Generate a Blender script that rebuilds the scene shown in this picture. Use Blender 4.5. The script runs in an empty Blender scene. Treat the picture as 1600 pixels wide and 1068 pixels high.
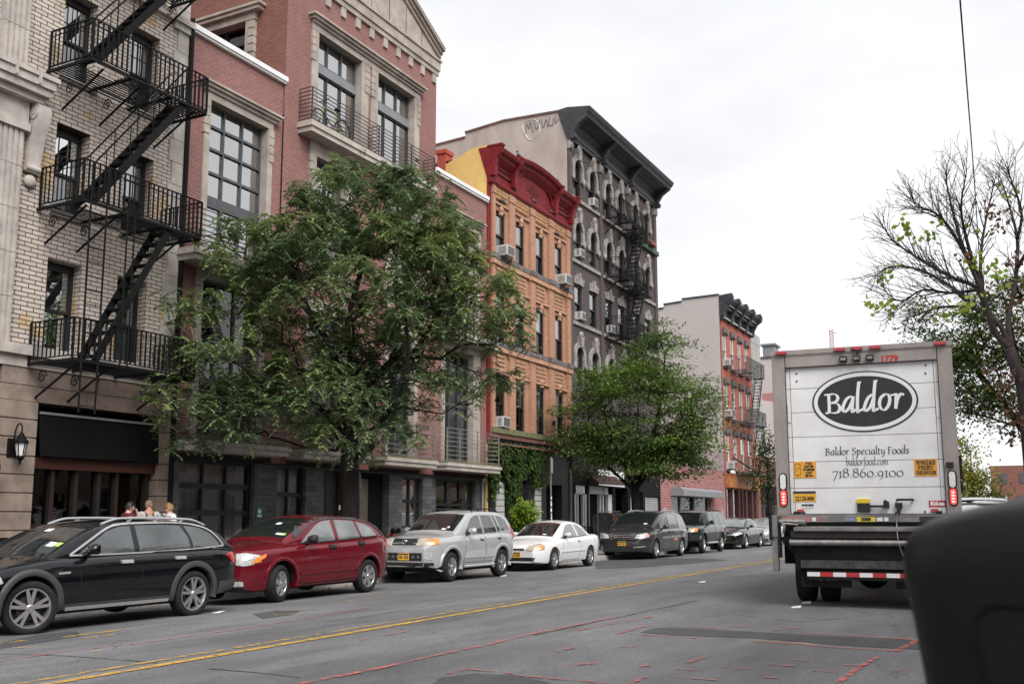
import bpy, bmesh, math, random
from mathutils import Vector as V, Matrix, noise as mnoise
from mathutils.bvhtree import BVHTree
R = math.radians
random.seed(7)
scene = bpy.context.scene
C = scene.collection

# ------------------------------------------------------------------ camera
CAM_H = 1.49
cd = bpy.data.cameras.new('camera')
cam = bpy.data.objects.new('camera', cd); C.objects.link(cam)
cam.location = (0, 0, CAM_H)
cam.rotation_euler = (R(90 + 8.292), R(0.05), R(27.627))
cd.sensor_width = 36.0
cd.lens = 36.0 * 1551.0 / 1600.0
cd.shift_y = 48.0 / 1600.0
cd.clip_start = 0.05
cd.clip_end = 3000
cd.dof.use_dof = True
cd.dof.focus_distance = 17.0
cd.dof.aperture_fstop = 4.0
scene.camera = cam

# ------------------------------------------------------------------ sky, sun, exposure
SUN_EL, SUN_AZ = 46, 52          # sun high behind the overcast, from the right behind the camera
world = bpy.data.worlds.new('World'); scene.world = world; world.use_nodes = True
nt = world.node_tree; nt.nodes.clear()
def wn(t, **k):
    n = nt.nodes.new(t)
    for a, b in k.items(): setattr(n, a, b)
    return n
sky = wn('ShaderNodeTexSky', sky_type='NISHITA', sun_disc=False, sun_elevation=R(SUN_EL), sun_rotation=R(180 - SUN_AZ))
hs = wn('ShaderNodeHueSaturation'); hs.inputs['Saturation'].default_value = 0.15
tc = wn('ShaderNodeTexCoord'); sx = wn('ShaderNodeSeparateXYZ')
grad = wn('ShaderNodeMapRange'); grad.inputs[1].default_value = 0.0; grad.inputs[2].default_value = 0.62
mp = wn('ShaderNodeMapping'); mp.inputs['Scale'].default_value = (1.0, 1.0, 2.6)
cl = wn('ShaderNodeTexNoise'); cl.inputs['Scale'].default_value = 2.3; cl.inputs['Detail'].default_value = 5; cl.inputs['Roughness'].default_value = 0.55
cr = wn('ShaderNodeMapRange'); cr.inputs[1].default_value = 0.3; cr.inputs[2].default_value = 0.72; cr.inputs[3].default_value = 0.8; cr.inputs[4].default_value = 1.1
g1 = wn('ShaderNodeMix', data_type='RGBA'); g1.inputs[6].default_value = (7.9, 7.95, 8.05, 1); g1.inputs[7].default_value = (6.7, 6.82, 7.05, 1)
g2 = wn('ShaderNodeMix', data_type='RGBA', blend_type='MULTIPLY'); g2.inputs[0].default_value = 1
g3 = wn('ShaderNodeMix', data_type='RGBA'); g3.inputs[0].default_value = 0.86
bg = wn('ShaderNodeBackground'); bg.inputs['Strength'].default_value = 0.1
ow = wn('ShaderNodeOutputWorld')
L = nt.links.new
L(sky.outputs[0], hs.inputs['Color'])
L(tc.outputs['Generated'], sx.inputs[0]); L(sx.outputs[2], grad.inputs[0]); L(grad.outputs[0], g1.inputs[0])
L(tc.outputs['Generated'], mp.inputs[0]); L(mp.outputs[0], cl.inputs['Vector']); L(cl.outputs['Fac'], cr.inputs[0])
L(g1.outputs[2], g2.inputs[6]); L(cr.outputs[0], g2.inputs[7])
L(hs.outputs[0], g3.inputs[6]); L(g2.outputs[2], g3.inputs[7]); L(g3.outputs[2], bg.inputs['Color']); L(bg.outputs[0], ow.inputs[0])
sd = bpy.data.lights.new('sun', 'SUN'); sd.energy = 2.9; sd.angle = R(45); sd.color = (1.0, 0.97, 0.93)
sun = bpy.data.objects.new('sun', sd); C.objects.link(sun)
sun.rotation_euler = (R(90 - SUN_EL), 0, R(SUN_AZ)); sun.location = (20, -20, 40)
scene.view_settings.view_transform = 'Standard'
scene.view_settings.look = 'None'
scene.view_settings.gamma = 1
scene.view_settings.exposure = 0.62
scene.cycles.max_bounces = 8
scene.cycles.transparent_max_bounces = 16
scene.cycles.caustics_reflective = False
scene.cycles.caustics_refractive = False
scene.cycles.sample_clamp_indirect = 6

# ------------------------------------------------------------------ materials
def newmat(name):
    m = bpy.data.materials.new(name); m.use_nodes = True
    return m, m.node_tree.nodes, m.node_tree.links
def P(m): return m.node_tree.nodes['Principled BSDF']
def c4(c): return (c[0], c[1], c[2], 1)
def mat(name, col, rough=0.6, metal=0.0, spec=0.5, var=0.0, vs=3.0, bump=0.0, bs=40.0, coat=0.0, emit=0.0, ior=None, col2=None, detail=5, rvar=0.0, stretch=None):
    m, n, l = newmat(name); p = P(m)
    p.inputs['Base Color'].default_value = c4(col); p.inputs['Roughness'].default_value = rough
    p.inputs['Metallic'].default_value = metal; p.inputs['Specular IOR Level'].default_value = spec
    p.inputs['Coat Weight'].default_value = coat; p.inputs['Coat Roughness'].default_value = 0.04
    if ior: p.inputs['IOR'].default_value = ior
    if emit: p.inputs['Emission Color'].default_value = c4(col); p.inputs['Emission Strength'].default_value = emit
    if var or bump or col2:
        t = n.new('ShaderNodeTexCoord')
        vec = t.outputs['Object']
        if stretch:
            mpn = n.new('ShaderNodeMapping'); mpn.inputs['Scale'].default_value = stretch; l.new(vec, mpn.inputs[0]); vec = mpn.outputs[0]
        if var or col2:
            q = n.new('ShaderNodeTexNoise'); q.inputs['Scale'].default_value = vs; q.inputs['Detail'].default_value = detail
            q.inputs['Roughness'].default_value = 0.65
            l.new(vec, q.inputs['Vector'])
            r = n.new('ShaderNodeValToRGB')
            if col2: a, b = col, col2
            else: a = [max(0, c * (1 - var)) for c in col]; b = [min(1, c * (1 + var)) for c in col]
            r.color_ramp.elements[0].position = 0.32; r.color_ramp.elements[1].position = 0.68
            r.color_ramp.elements[0].color = c4(a); r.color_ramp.elements[1].color = c4(b)
            l.new(q.outputs['Fac'], r.inputs['Fac']); l.new(r.outputs['Color'], p.inputs['Base Color'])
            if rvar:
                mr = n.new('ShaderNodeMapRange'); mr.inputs[3].default_value = max(0.02, rough - rvar); mr.inputs[4].default_value = min(1, rough + rvar)
                l.new(q.outputs['Fac'], mr.inputs[0]); l.new(mr.outputs[0], p.inputs['Roughness'])
        if bump:
            q2 = n.new('ShaderNodeTexNoise'); q2.inputs['Scale'].default_value = bs; q2.inputs['Detail'].default_value = 4
            l.new(vec, q2.inputs['Vector'])
            bn = n.new('ShaderNodeBump'); bn.inputs['Strength'].default_value = bump; bn.inputs['Distance'].default_value = 0.02
            l.new(q2.outputs['Fac'], bn.inputs['Height']); l.new(bn.outputs[0], p.inputs['Normal'])
    return m
def brick(name, a, b, mortar, bw=0.2, bh=0.068, ms=0.008, rough=0.85, dirt=0.35, dirtcol=(0.05, 0.045, 0.04), ds=0.9, patch=None, streak=0.0, patch_th=0.62, patch_s=0.8):
    m, n, l = newmat(name); p = P(m); p.inputs['Roughness'].default_value = rough; p.inputs['Specular IOR Level'].default_value = 0.25
    g = n.new('ShaderNodeNewGeometry'); s = n.new('ShaderNodeSeparateXYZ'); l.new(g.outputs['Position'], s.inputs[0])
    ad = n.new('ShaderNodeMath'); ad.operation = 'ADD'; l.new(s.outputs[0], ad.inputs[0]); l.new(s.outputs[1], ad.inputs[1])
    cb = n.new('ShaderNodeCombineXYZ'); l.new(ad.outputs[0], cb.inputs[0]); l.new(s.outputs[2], cb.inputs[1])
    t = n.new('ShaderNodeTexBrick'); l.new(cb.outputs[0], t.inputs['Vector'])
    t.inputs['Color1'].default_value = c4(a); t.inputs['Color2'].default_value = c4(b); t.inputs['Mortar'].default_value = c4(mortar)
    t.inputs['Scale'].default_value = 1; t.inputs['Mortar Size'].default_value = ms; t.inputs['Mortar Smooth'].default_value = 0.2
    t.inputs['Brick Width'].default_value = bw; t.inputs['Row Height'].default_value = bh
    q = n.new('ShaderNodeTexNoise'); q.inputs['Scale'].default_value = ds; q.inputs['Detail'].default_value = 7; q.inputs['Roughness'].default_value = 0.7
    if streak:
        mpn = n.new('ShaderNodeMapping'); mpn.inputs['Scale'].default_value = (1, 1, streak); l.new(g.outputs['Position'], mpn.inputs[0]); l.new(mpn.outputs[0], q.inputs['Vector'])
    else: l.new(g.outputs['Position'], q.inputs['Vector'])
    mr = n.new('ShaderNodeMapRange'); mr.inputs[1].default_value = 0.45; mr.inputs[2].default_value = 0.8; mr.inputs[3].default_value = 0; mr.inputs[4].default_value = dirt
    l.new(q.outputs['Fac'], mr.inputs[0])
    mx = n.new('ShaderNodeMix'); mx.data_type = 'RGBA'; l.new(mr.outputs[0], mx.inputs[0]); l.new(t.outputs['Color'], mx.inputs[6]); mx.inputs[7].default_value = c4(dirtcol)
    out = mx.outputs[2]
    if patch:
        q3 = n.new('ShaderNodeTexNoise'); q3.inputs['Scale'].default_value = patch_s; q3.inputs['Detail'].default_value = 2; l.new(g.outputs['Position'], q3.inputs['Vector'])
        m3 = n.new('ShaderNodeMapRange'); m3.inputs[1].default_value = patch_th; m3.inputs[2].default_value = patch_th + 0.03; m3.inputs[4].default_value = 0.75; l.new(q3.outputs['Fac'], m3.inputs[0])
        mm = n.new('ShaderNodeMath'); mm.operation = 'MULTIPLY'; l.new(m3.outputs[0], mm.inputs[0])
        inv = n.new('ShaderNodeMath'); inv.operation = 'SUBTRACT'; inv.inputs[0].default_value = 1; l.new(t.outputs['Fac'], inv.inputs[1]); l.new(inv.outputs[0], mm.inputs[1])
        m4 = n.new('ShaderNodeMix'); m4.data_type = 'RGBA'; l.new(mm.outputs[0], m4.inputs[0]); l.new(out, m4.inputs[6]); m4.inputs[7].default_value = c4(patch); out = m4.outputs[2]
    l.new(out, p.inputs['Base Color'])
    bn = n.new('ShaderNodeBump'); bn.inputs['Strength'].default_value = 0.5; bn.inputs['Distance'].default_value = 0.01; bn.invert = True
    l.new(t.outputs['Fac'], bn.inputs['Height']); l.new(bn.outputs[0], p.inputs['Normal'])
    return m
def glass(name, tint, ior=1.7, rough=0.015, fmin=0.0):
    m, n, l = newmat(name); n.remove(P(m)); o = n['Material Output']
    t = n.new('ShaderNodeBsdfTransparent'); t.inputs[0].default_value = c4(tint)
    g = n.new('ShaderNodeBsdfGlossy'); g.inputs['Roughness'].default_value = rough
    f = n.new('ShaderNodeFresnel'); f.inputs[0].default_value = ior
    q = n.new('ShaderNodeTexNoise'); q.inputs['Scale'].default_value = 1.3; bn = n.new('ShaderNodeBump'); bn.inputs['Strength'].default_value = 0.12; bn.inputs['Distance'].default_value = 0.05
    tcn = n.new('ShaderNodeTexCoord'); l.new(tcn.outputs['Object'], q.inputs['Vector']); l.new(q.outputs['Fac'], bn.inputs['Height']); l.new(bn.outputs[0], g.inputs['Normal'])
    mxn = n.new('ShaderNodeMath'); mxn.operation = 'MAXIMUM'; mxn.inputs[1].default_value = fmin; l.new(f.outputs[0], mxn.inputs[0])
    x = n.new('ShaderNodeMixShader'); l.new(mxn.outputs[0], x.inputs[0]); l.new(t.outputs[0], x.inputs[1]); l.new(g.outputs[0], x.inputs[2]); l.new(x.outputs[0], o.inputs[0])
    return m
def leafmat(name, cols, clump=0.8, trans=0.35):
    m, n, l = newmat(name); n.remove(P(m)); o = n['Material Output']
    g = n.new('ShaderNodeNewGeometry'); q = n.new('ShaderNodeTexNoise'); q.inputs['Scale'].default_value = clump; q.inputs['Detail'].default_value = 3
    l.new(g.outputs['Position'], q.inputs['Vector'])
    a = n.new('ShaderNodeMath'); a.operation = 'MULTIPLY_ADD'; a.inputs[1].default_value = 0.45; l.new(g.outputs['Random Per Island'], a.inputs[0])
    s = n.new('ShaderNodeMapRange'); s.inputs[1].default_value = 0.3; s.inputs[2].default_value = 0.7; s.inputs[3].default_value = 0; s.inputs[4].default_value = 0.55; l.new(q.outputs['Fac'], s.inputs[0]); l.new(s.outputs[0], a.inputs[2])
    r = n.new('ShaderNodeValToRGB')
    while len(r.color_ramp.elements) < len(cols): r.color_ramp.elements.new(0.5)
    for i, (pos, c) in enumerate(cols): r.color_ramp.elements[i].position = pos; r.color_ramp.elements[i].color = c4(c)
    l.new(a.outputs[0], r.inputs['Fac'])
    d = n.new('ShaderNodeBsdfPrincipled'); d.inputs['Roughness'].default_value = 0.5; d.inputs['Specular IOR Level'].default_value = 0.35; l.new(r.outputs[0], d.inputs['Base Color'])
    t = n.new('ShaderNodeBsdfTranslucent'); l.new(r.outputs[0], t.inputs[0])
    x = n.new('ShaderNodeMixShader'); x.inputs[0].default_value = trans; l.new(d.outputs[0], x.inputs[1]); l.new(t.outputs[0], x.inputs[2]); l.new(x.outputs[0], o.inputs[0])
    return m

# ------------------------------------------------------------------ mesh builder
ORG = {}
class M:
    def __init__(s): s.b = bmesh.new()
    def face(s, pts, mi=0):
        f = s.b.faces.new([s.b.verts.new(p) for p in pts]); f.material_index = mi; return f
    def _hex(s, v, mi):
        v = [s.b.verts.new(p) for p in v]
        for q in ((0, 3, 2, 1), (4, 5, 6, 7), (0, 1, 5, 4), (1, 2, 6, 5), (2, 3, 7, 6), (3, 0, 4, 7)):
            s.b.faces.new([v[i] for i in q]).material_index = mi
    def box(s, x0, x1, y0, y1, z0, z1, mi=0):
        if x0 > x1: x0, x1 = x1, x0
        if y0 > y1: y0, y1 = y1, y0
        if z0 > z1: z0, z1 = z1, z0
        s._hex([(x0, y0, z0), (x1, y0, z0), (x1, y1, z0), (x0, y1, z0), (x0, y0, z1), (x1, y0, z1), (x1, y1, z1), (x0, y1, z1)], mi); return s
    def bar(s, p, q, w, h=None, up=(0, 0, 1), mi=0):
        p, q = V(p), V(q); d = (q - p).normalized(); u = V(up)
        if abs(d.dot(u)) > 0.98: u = V((1, 0, 0))
        a = d.cross(u).normalized() * w / 2; b = a.cross(d).normalized() * (h or w) / 2
        s._hex([p - a - b, p + a - b, p + a + b, p - a + b, q - a - b, q + a - b, q + a + b, q - a + b], mi); return s
    def prism(s, pts, ext, mi=0):            # closed 3-d outline swept by the vector ext
        e = V(ext); n = len(pts)
        a = [s.b.verts.new(p) for p in pts]; b = [s.b.verts.new(V(p) + e) for p in pts]
        for f in (s.b.faces.new(a[::-1]), s.b.faces.new(b)): f.material_index = mi
        for i in range(n): s.b.faces.new([a[i], a[(i + 1) % n], b[(i + 1) % n], b[i]]).material_index = mi
        return s
    def tube(s, pts, r, n=6, mi=0, cap=True, closed=False):
        pts = [V(p) for p in pts]; rs = r if isinstance(r, (list, tuple)) else [r] * len(pts); rings = []; up = None
        N = len(pts)
        for i, p in enumerate(pts):
            if closed: d = pts[(i + 1) % N] - pts[i - 1]
            else: d = pts[min(i + 1, N - 1)] - pts[max(i - 1, 0)]
            d = d.normalized() if d.length > 1e-9 else V((0, 0, 1))
            if up is None: up = V((0, 0, 1)) if abs(d.z) < 0.9 else V((1, 0, 0))
            a = d.cross(up)
            if a.length < 1e-4: a = d.cross(V((1, 0.3, 0)))
            a.normalize(); b = a.cross(d); up = b
            rings.append([s.b.verts.new(p + (a * math.cos(t) + b * math.sin(t)) * rs[i]) for t in (k * 2 * math.pi / n for k in range(n))])
        for i in range(N if closed else N - 1):
            A, B = rings[i], rings[(i + 1) % N]
            for k in range(n): s.b.faces.new([A[k], A[(k + 1) % n], B[(k + 1) % n], B[k]]).material_index = mi
        if cap and not closed: s.b.faces.new(rings[0][::-1]).material_index = mi; s.b.faces.new(rings[-1]).material_index = mi
        return s
    def lathe(s, prof, o=(0, 0, 0), ax='z', n=24, mi=0, a0=0.0, a1=2 * math.pi, cap=True):   # prof: (radius, along)
        o = V(o); rings = []; full = abs(a1 - a0 - 2 * math.pi) < 1e-6; K = n if full else n + 1
        for r, h in prof:
            ring = []
            for k in range(K):
                t = a0 + (a1 - a0) * k / n; c, d = math.cos(t) * r, math.sin(t) * r
                ring.append(s.b.verts.new(o + V({'z': (c, d, h), 'y': (c, h, d), 'x': (h, c, d)}[ax])))
            rings.append(ring)
        for A, B in zip(rings, rings[1:]):
            for k in range(K if full else K - 1): s.b.faces.new([A[k], A[(k + 1) % K], B[(k + 1) % K], B[k]]).material_index = mi
        if full and cap:
            for ring, (r, h) in ((rings[0], prof[0]), (rings[-1], prof[-1])):
                if r > 1e-4: s.b.faces.new(ring).material_index = mi
        return s
    def ball(s, c, r, seg=12, rings=8, sc=(1, 1, 1)):
        mtx = Matrix.Translation(c) @ Matrix.Diagonal((r * sc[0], r * sc[1], r * sc[2], 1))
        bmesh.ops.create_uvsphere(s.b, u_segments=seg, v_segments=rings, radius=1, matrix=mtx); return s
    def out(s, name, m, par=None, smooth=False, bev=0, sub=0, xf=None):
        b = s.b
        bmesh.ops.remove_doubles(b, verts=b.verts, dist=1e-5)
        bmesh.ops.recalc_face_normals(b, faces=b.faces)
        if bev: bmesh.ops.bevel(b, geom=[e for e in b.edges if len(e.link_faces) == 2 and e.calc_face_angle(0) > 0.5], offset=bev, segments=2, affect='EDGES', profile=0.6, clamp_overlap=True)
        if xf: bmesh.ops.transform(b, matrix=xf, verts=b.verts)
        if par is not None and ORG.get(par.name) is not None and ORG[par.name].length > 0: bmesh.ops.translate(b, vec=-ORG[par.name], verts=b.verts)
        me = bpy.data.meshes.new(name); b.to_mesh(me); b.free()
        for q in (m if isinstance(m, (list, tuple)) else [m]): me.materials.append(q)
        if smooth:
            for p in me.polygons: p.use_smooth = True
            if smooth != 1:
                me.set_sharp_from_angle(angle=R(smooth))
        o = bpy.data.objects.new(name, me); C.objects.link(o)
        if par is not None: o.parent = par; ORG[o.name] = ORG.get(par.name)
        if sub:
            md = o.modifiers.new('sub', 'SUBSURF'); md.levels = sub; md.render_levels = sub
        return o
def tag(o, label, cat, group=None, kind=None):
    if label: o['label'] = label
    if cat: o['category'] = cat
    if group: o['group'] = group
    if kind: o['kind'] = kind
    return o
def thing(name, label, cat, loc, group=None, rot=None):
    o = bpy.data.objects.new(name, None); C.objects.link(o); o.location = loc; o.empty_display_size = 0.2
    ORG[o.name] = V((0, 0, 0)) if rot is not None else V(loc)
    if rot is not None: o.rotation_euler = (0, 0, rot)
    return tag(o, label, cat, group)
def baked(o):                       # apply modifiers
    dg = bpy.context.evaluated_depsgraph_get(); dg.update()
    me = bpy.data.meshes.new_from_object(o.evaluated_get(dg)); o.modifiers.clear(); o.data = me
    return o
def smooth_line(pts, k=6, closed=False):
    pts = [V(p) for p in pts]; n = len(pts); out = []
    for i in range(n if closed else n - 1):
        if closed: p0, p1, p2, p3 = pts[i - 1], pts[i], pts[(i + 1) % n], pts[(i + 2) % n]
        else: p0, p1, p2, p3 = pts[max(i - 1, 0)], pts[i], pts[i + 1], pts[min(i + 2, n - 1)]
        for j in range(k):
            t = j / k
            out.append(0.5 * ((2 * p1) + (p2 - p0) * t + (2 * p0 - 5 * p1 + 4 * p2 - p3) * t * t + (3 * p1 - p0 - 3 * p2 + p3) * t ** 3))
    if not closed: out.append(pts[-1])
    return out
def text_mesh(s, size=1.0, sx=1.0, bold=0.0, align='CENTER', shear=0.0):
    cu = bpy.data.curves.new('t', 'FONT'); cu.body = s; cu.size = size; cu.align_x = align; cu.align_y = 'CENTER'; cu.offset = bold; cu.shear = shear; cu.resolution_u = 3
    o = bpy.data.objects.new('t', cu); C.objects.link(o)
    dg = bpy.context.evaluated_depsgraph_get(); dg.update()
    me = bpy.data.meshes.new_from_object(o.evaluated_get(dg)); bpy.data.objects.remove(o); bpy.data.curves.remove(cu)
    b = bmesh.new(); b.from_mesh(me); bpy.data.meshes.remove(me)
    bmesh.ops.scale(b, vec=(sx, 1, 1), verts=b.verts)
    return b
def text_obj(s, m, par, fx, size, name='lettering', sx=1.0, bold=0.0, align='CENTER', shear=0.0):   # fx: Matrix placing the text plane
    q = M(); q.b.free(); q.b = text_mesh(s, size, sx, bold, align, shear)
    return q.out(name, m, par, xf=fx)
# pixel (of the 1600-wide photograph) to a point on a real plane, for measuring the place
_cp, _sp, _yw = math.cos(R(8.292)), math.sin(R(8.292)), R(27.627)
_fw = V((-math.sin(_yw) * _cp, math.cos(_yw) * _cp, _sp)); _rt = V((math.cos(_yw), math.sin(_yw), 0)); _up = _rt.cross(_fw)
def ray(x, y): return _fw + _rt * ((x - 800) / 1551.0) - _up * ((y - 582) / 1551.0)
def onX(x, y, X): d = ray(x, y); return V((0, 0, CAM_H)) + d * (X / d.x)
def road_z(x):
    pts = [(-14.1, -0.06), (-12.4, -0.01), (-11.0, 0.035), (-8.0, 0.13), (-5.0, 0.19), (-2.5, 0.2), (0, 0.19)]
    if x <= pts[0][0]: return pts[0][1]
    for (a, b), (c, d) in zip(pts, pts[1:]):
        if x <= c: return b + (d - b) * (x - a) / (c - a)
    return pts[-1][1]
def onRoad(x, y):
    d = ray(x, y); z = 0.1
    for _ in range(12): p = V((0, 0, CAM_H)) + d * ((z - CAM_H) / d.z); z = road_z(p.x)
    return p
# ------------------------------------------------------------------ shared materials
K = {}
K['iron'] = mat('black_iron', (0.008, 0.008, 0.009), 0.75, spec=0.15, var=0.4, vs=8)
K['iron_grey'] = mat('grey_iron', (0.06, 0.062, 0.065), 0.5, spec=0.4, var=0.3, vs=6)
K['steel_rail'] = mat('grey_painted_rail', (0.2, 0.19, 0.18), 0.5, spec=0.4, var=0.2, vs=6)
K['brown_rail'] = mat('brown_painted_rail', (0.045, 0.035, 0.033), 0.5, var=0.25, vs=6)
K['black'] = mat('black_paint', (0.0045, 0.0045, 0.005), 0.7, spec=0.15, var=0.3, vs=5)
K['void'] = mat('dark_interior', (0.010, 0.010, 0.011), 0.9, spec=0.1)  # near-black colour stands in for unlit rooms behind windows and doors
K['dkframe'] = mat('dark_window_frame', (0.018, 0.019, 0.021), 0.45, spec=0.4, var=0.25, vs=6)
K['grframe'] = mat('grey_window_frame', (0.075, 0.078, 0.085), 0.45, spec=0.4, var=0.2, vs=6)
K['whframe'] = mat('white_window_frame', (0.6, 0.6, 0.58), 0.5, var=0.12, vs=6)
K['curtain'] = mat('pale_curtain', (0.76, 0.77, 0.8), 0.9, spec=0.1, var=0.12, vs=5)
K['curtain_dim'] = mat('grey_curtain', (0.4, 0.42, 0.45), 0.9, spec=0.1, var=0.2, vs=5)
K['shade'] = mat('white_roller_shade', (0.68, 0.69, 0.7), 0.85, spec=0.1, var=0.06, vs=3)
K['glass'] = glass('window_glass', (0.93, 0.94, 0.95), 1.75, fmin=0.14)
K['glass_hi'] = glass('bright_window_glass', (0.8, 0.82, 0.84), 1.9, fmin=0.58)
K['glass_mid'] = glass('street_window_glass', (0.7, 0.73, 0.75), 1.9, fmin=0.34)
K['glass_dark'] = glass('dark_window_glass', (0.3, 0.32, 0.34), 1.7)
K['glass_sky'] = glass('sky_reflecting_glass', (0.55, 0.6, 0.64), 2.3, fmin=0.72)
K['lime'] = mat('limestone', (0.42, 0.385, 0.355), 0.85, spec=0.25, var=0.22, vs=2.2, bump=0.25, bs=30)
K['limedk'] = mat('weathered_brownstone', (0.235, 0.185, 0.155), 0.85, spec=0.25, var=0.3, vs=1.8, bump=0.3, bs=30)
K['stone'] = mat('cast_stone_trim', (0.36, 0.315, 0.28), 0.8, spec=0.25, var=0.26, vs=1.6, bump=0.15, bs=40)
K['stone_lt'] = mat('pale_stone_sill', (0.43, 0.39, 0.35), 0.8, spec=0.25, var=0.2, vs=2.0, bump=0.15, bs=40)
K['coping'] = mat('white_metal_coping', (0.72, 0.72, 0.72), 0.5, var=0.08, vs=2)
K['moss'] = mat('mossy_stone', (0.22, 0.19, 0.15), 0.9, spec=0.2, col2=(0.09, 0.12, 0.025), vs=5, bump=0.5, bs=30)
K['joint'] = mat('dark_joint', (0.03, 0.028, 0.026), 0.9, spec=0.1)
K['white_brick'] = brick('white_glazed_brick', (0.57, 0.50, 0.44), (0.48, 0.42, 0.37), (0.045, 0.04, 0.038), 0.31, 0.098, 0.011, rough=0.6, dirt=0.4, dirtcol=(0.16, 0.13, 0.11), ds=0.8, patch=(0.5, 0.33, 0.15), patch_th=0.615, patch_s=0.6, streak=2.2)
K['pink_brick'] = brick('pink_red_brick', (0.27, 0.113, 0.102), (0.21, 0.088, 0.081), (0.3, 0.24, 0.225), 0.205, 0.072, 0.007, dirt=0.5, dirtcol=(0.15, 0.072, 0.068), ds=0.6, streak=0.35)
K['pink_dark'] = brick('red_brown_brick', (0.24, 0.095, 0.075), (0.18, 0.07, 0.055), (0.2, 0.14, 0.12), 0.205, 0.072, 0.007, dirt=0.3, dirtcol=(0.1, 0.045, 0.04), ds=0.7)
K['slate'] = brick('grey_slate_block', (0.13, 0.135, 0.14), (0.075, 0.078, 0.084), (0.045, 0.045, 0.047), 0.42, 0.15, 0.006, rough=0.75, dirt=0.35, dirtcol=(0.05, 0.05, 0.052), ds=1.6)
K['orange_brick'] = brick('orange_brick', (0.45, 0.25, 0.168), (0.37, 0.19, 0.125), (0.34, 0.22, 0.15), 0.205, 0.068, 0.006, dirt=0.38, dirtcol=(0.24, 0.105, 0.06), ds=0.9, streak=0.4)
K['orange_trim'] = mat('orange_terracotta', (0.43, 0.25, 0.168), 0.8, spec=0.25, var=0.22, vs=4, bump=0.25, bs=25)
K['ochre_trim'] = mat('ochre_terracotta', (0.44, 0.255, 0.14), 0.8, spec=0.25, var=0.3, vs=6, bump=0.25, bs=25)
K['dark_brick'] = brick('soot_dark_brick', (0.092, 0.074, 0.073), (0.062, 0.05, 0.051), (0.11, 0.1, 0.1), 0.205, 0.068, 0.006, dirt=0.55, dirtcol=(0.12, 0.095, 0.09), ds=0.8)
K['red_brick'] = brick('painted_red_brick', (0.41, 0.138, 0.105), (0.36, 0.118, 0.09), (0.33, 0.095, 0.07), 0.205, 0.068, 0.005, dirt=0.3, dirtcol=(0.3, 0.09, 0.06), ds=0.8)
K['low_brick'] = brick('faded_red_brick', (0.37, 0.125, 0.11), (0.25, 0.085, 0.08), (0.34, 0.27, 0.27), 0.42, 0.155, 0.018, dirt=0.45, dirtcol=(0.3, 0.22, 0.23), ds=0.6)
K['red_paint'] = mat('dark_red_paint', (0.17, 0.013, 0.017), 0.6, spec=0.25, var=0.22, vs=3)
K['red_paint2'] = mat('deep_red_paint', (0.11, 0.008, 0.011), 0.6, spec=0.4, var=0.25, vs=5)
K['yellow_wall'] = mat('yellow_stucco', (0.66, 0.455, 0.17), 0.9, spec=0.2, var=0.14, vs=1.2, bump=0.2)
K['stucco'] = mat('grey_stucco', (0.36, 0.32, 0.295), 0.9, spec=0.2, var=0.2, vs=0.9, bump=0.3, bs=12, detail=8, stretch=(1, 1, 0.35))
K['white_stucco'] = brick('pale_painted_brick', (0.47, 0.44, 0.425), (0.43, 0.405, 0.39), (0.40, 0.375, 0.36), 0.205, 0.075, 0.006, dirt=0.25, dirtcol=(0.36, 0.33, 0.31), ds=0.5)
K['cornice_dk'] = mat('black_cornice_metal', (0.028, 0.030, 0.035), 0.5, spec=0.45, var=0.45, vs=2.5)
K['white_ornament'] = mat('white_painted_ornament', (0.37, 0.345, 0.33), 0.8, spec=0.25, col2=(0.15, 0.132, 0.128), vs=5, bump=0.8, bs=14)
K['concrete'] = mat('pale_concrete', (0.36, 0.35, 0.335), 0.9, spec=0.2, var=0.15, vs=1.2, bump=0.3, bs=30)
K['ac'] = mat('air_conditioner_white', (0.5, 0.49, 0.465), 0.5, var=0.12, vs=6)
K['acgrill'] = mat('air_conditioner_grille', (0.1, 0.1, 0.105), 0.6, var=0.2, vs=30)
K['wood'] = mat('red_brown_wood', (0.05, 0.015, 0.009), 0.5, spec=0.4, var=0.3, vs=3, stretch=(1, 0.3, 6))
K['wood_or'] = mat('orange_wood_sign', (0.40, 0.135, 0.035), 0.6, var=0.4, vs=3, stretch=(1, 4, 0.5))
K['graphite'] = mat('graffiti_dark', (0.15, 0.14, 0.14), 0.8)
K['graffwhite'] = mat('graffiti_white', (0.55, 0.54, 0.53), 0.8)
K['white'] = mat('white_paint', (0.72, 0.72, 0.72), 0.5, var=0.08, vs=3)
K['shutter'] = mat('grey_roller_shutter', (0.34, 0.34, 0.345), 0.5, metal=0.2, var=0.18, vs=3)
K['grey_box'] = mat('grey_metal_box', (0.2, 0.205, 0.22), 0.5, var=0.12, vs=2)
K['gblock'] = mat('glass_block', (0.46, 0.48, 0.45), 0.15, spec=0.6, var=0.15, vs=6)
XF = -18.5

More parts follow.
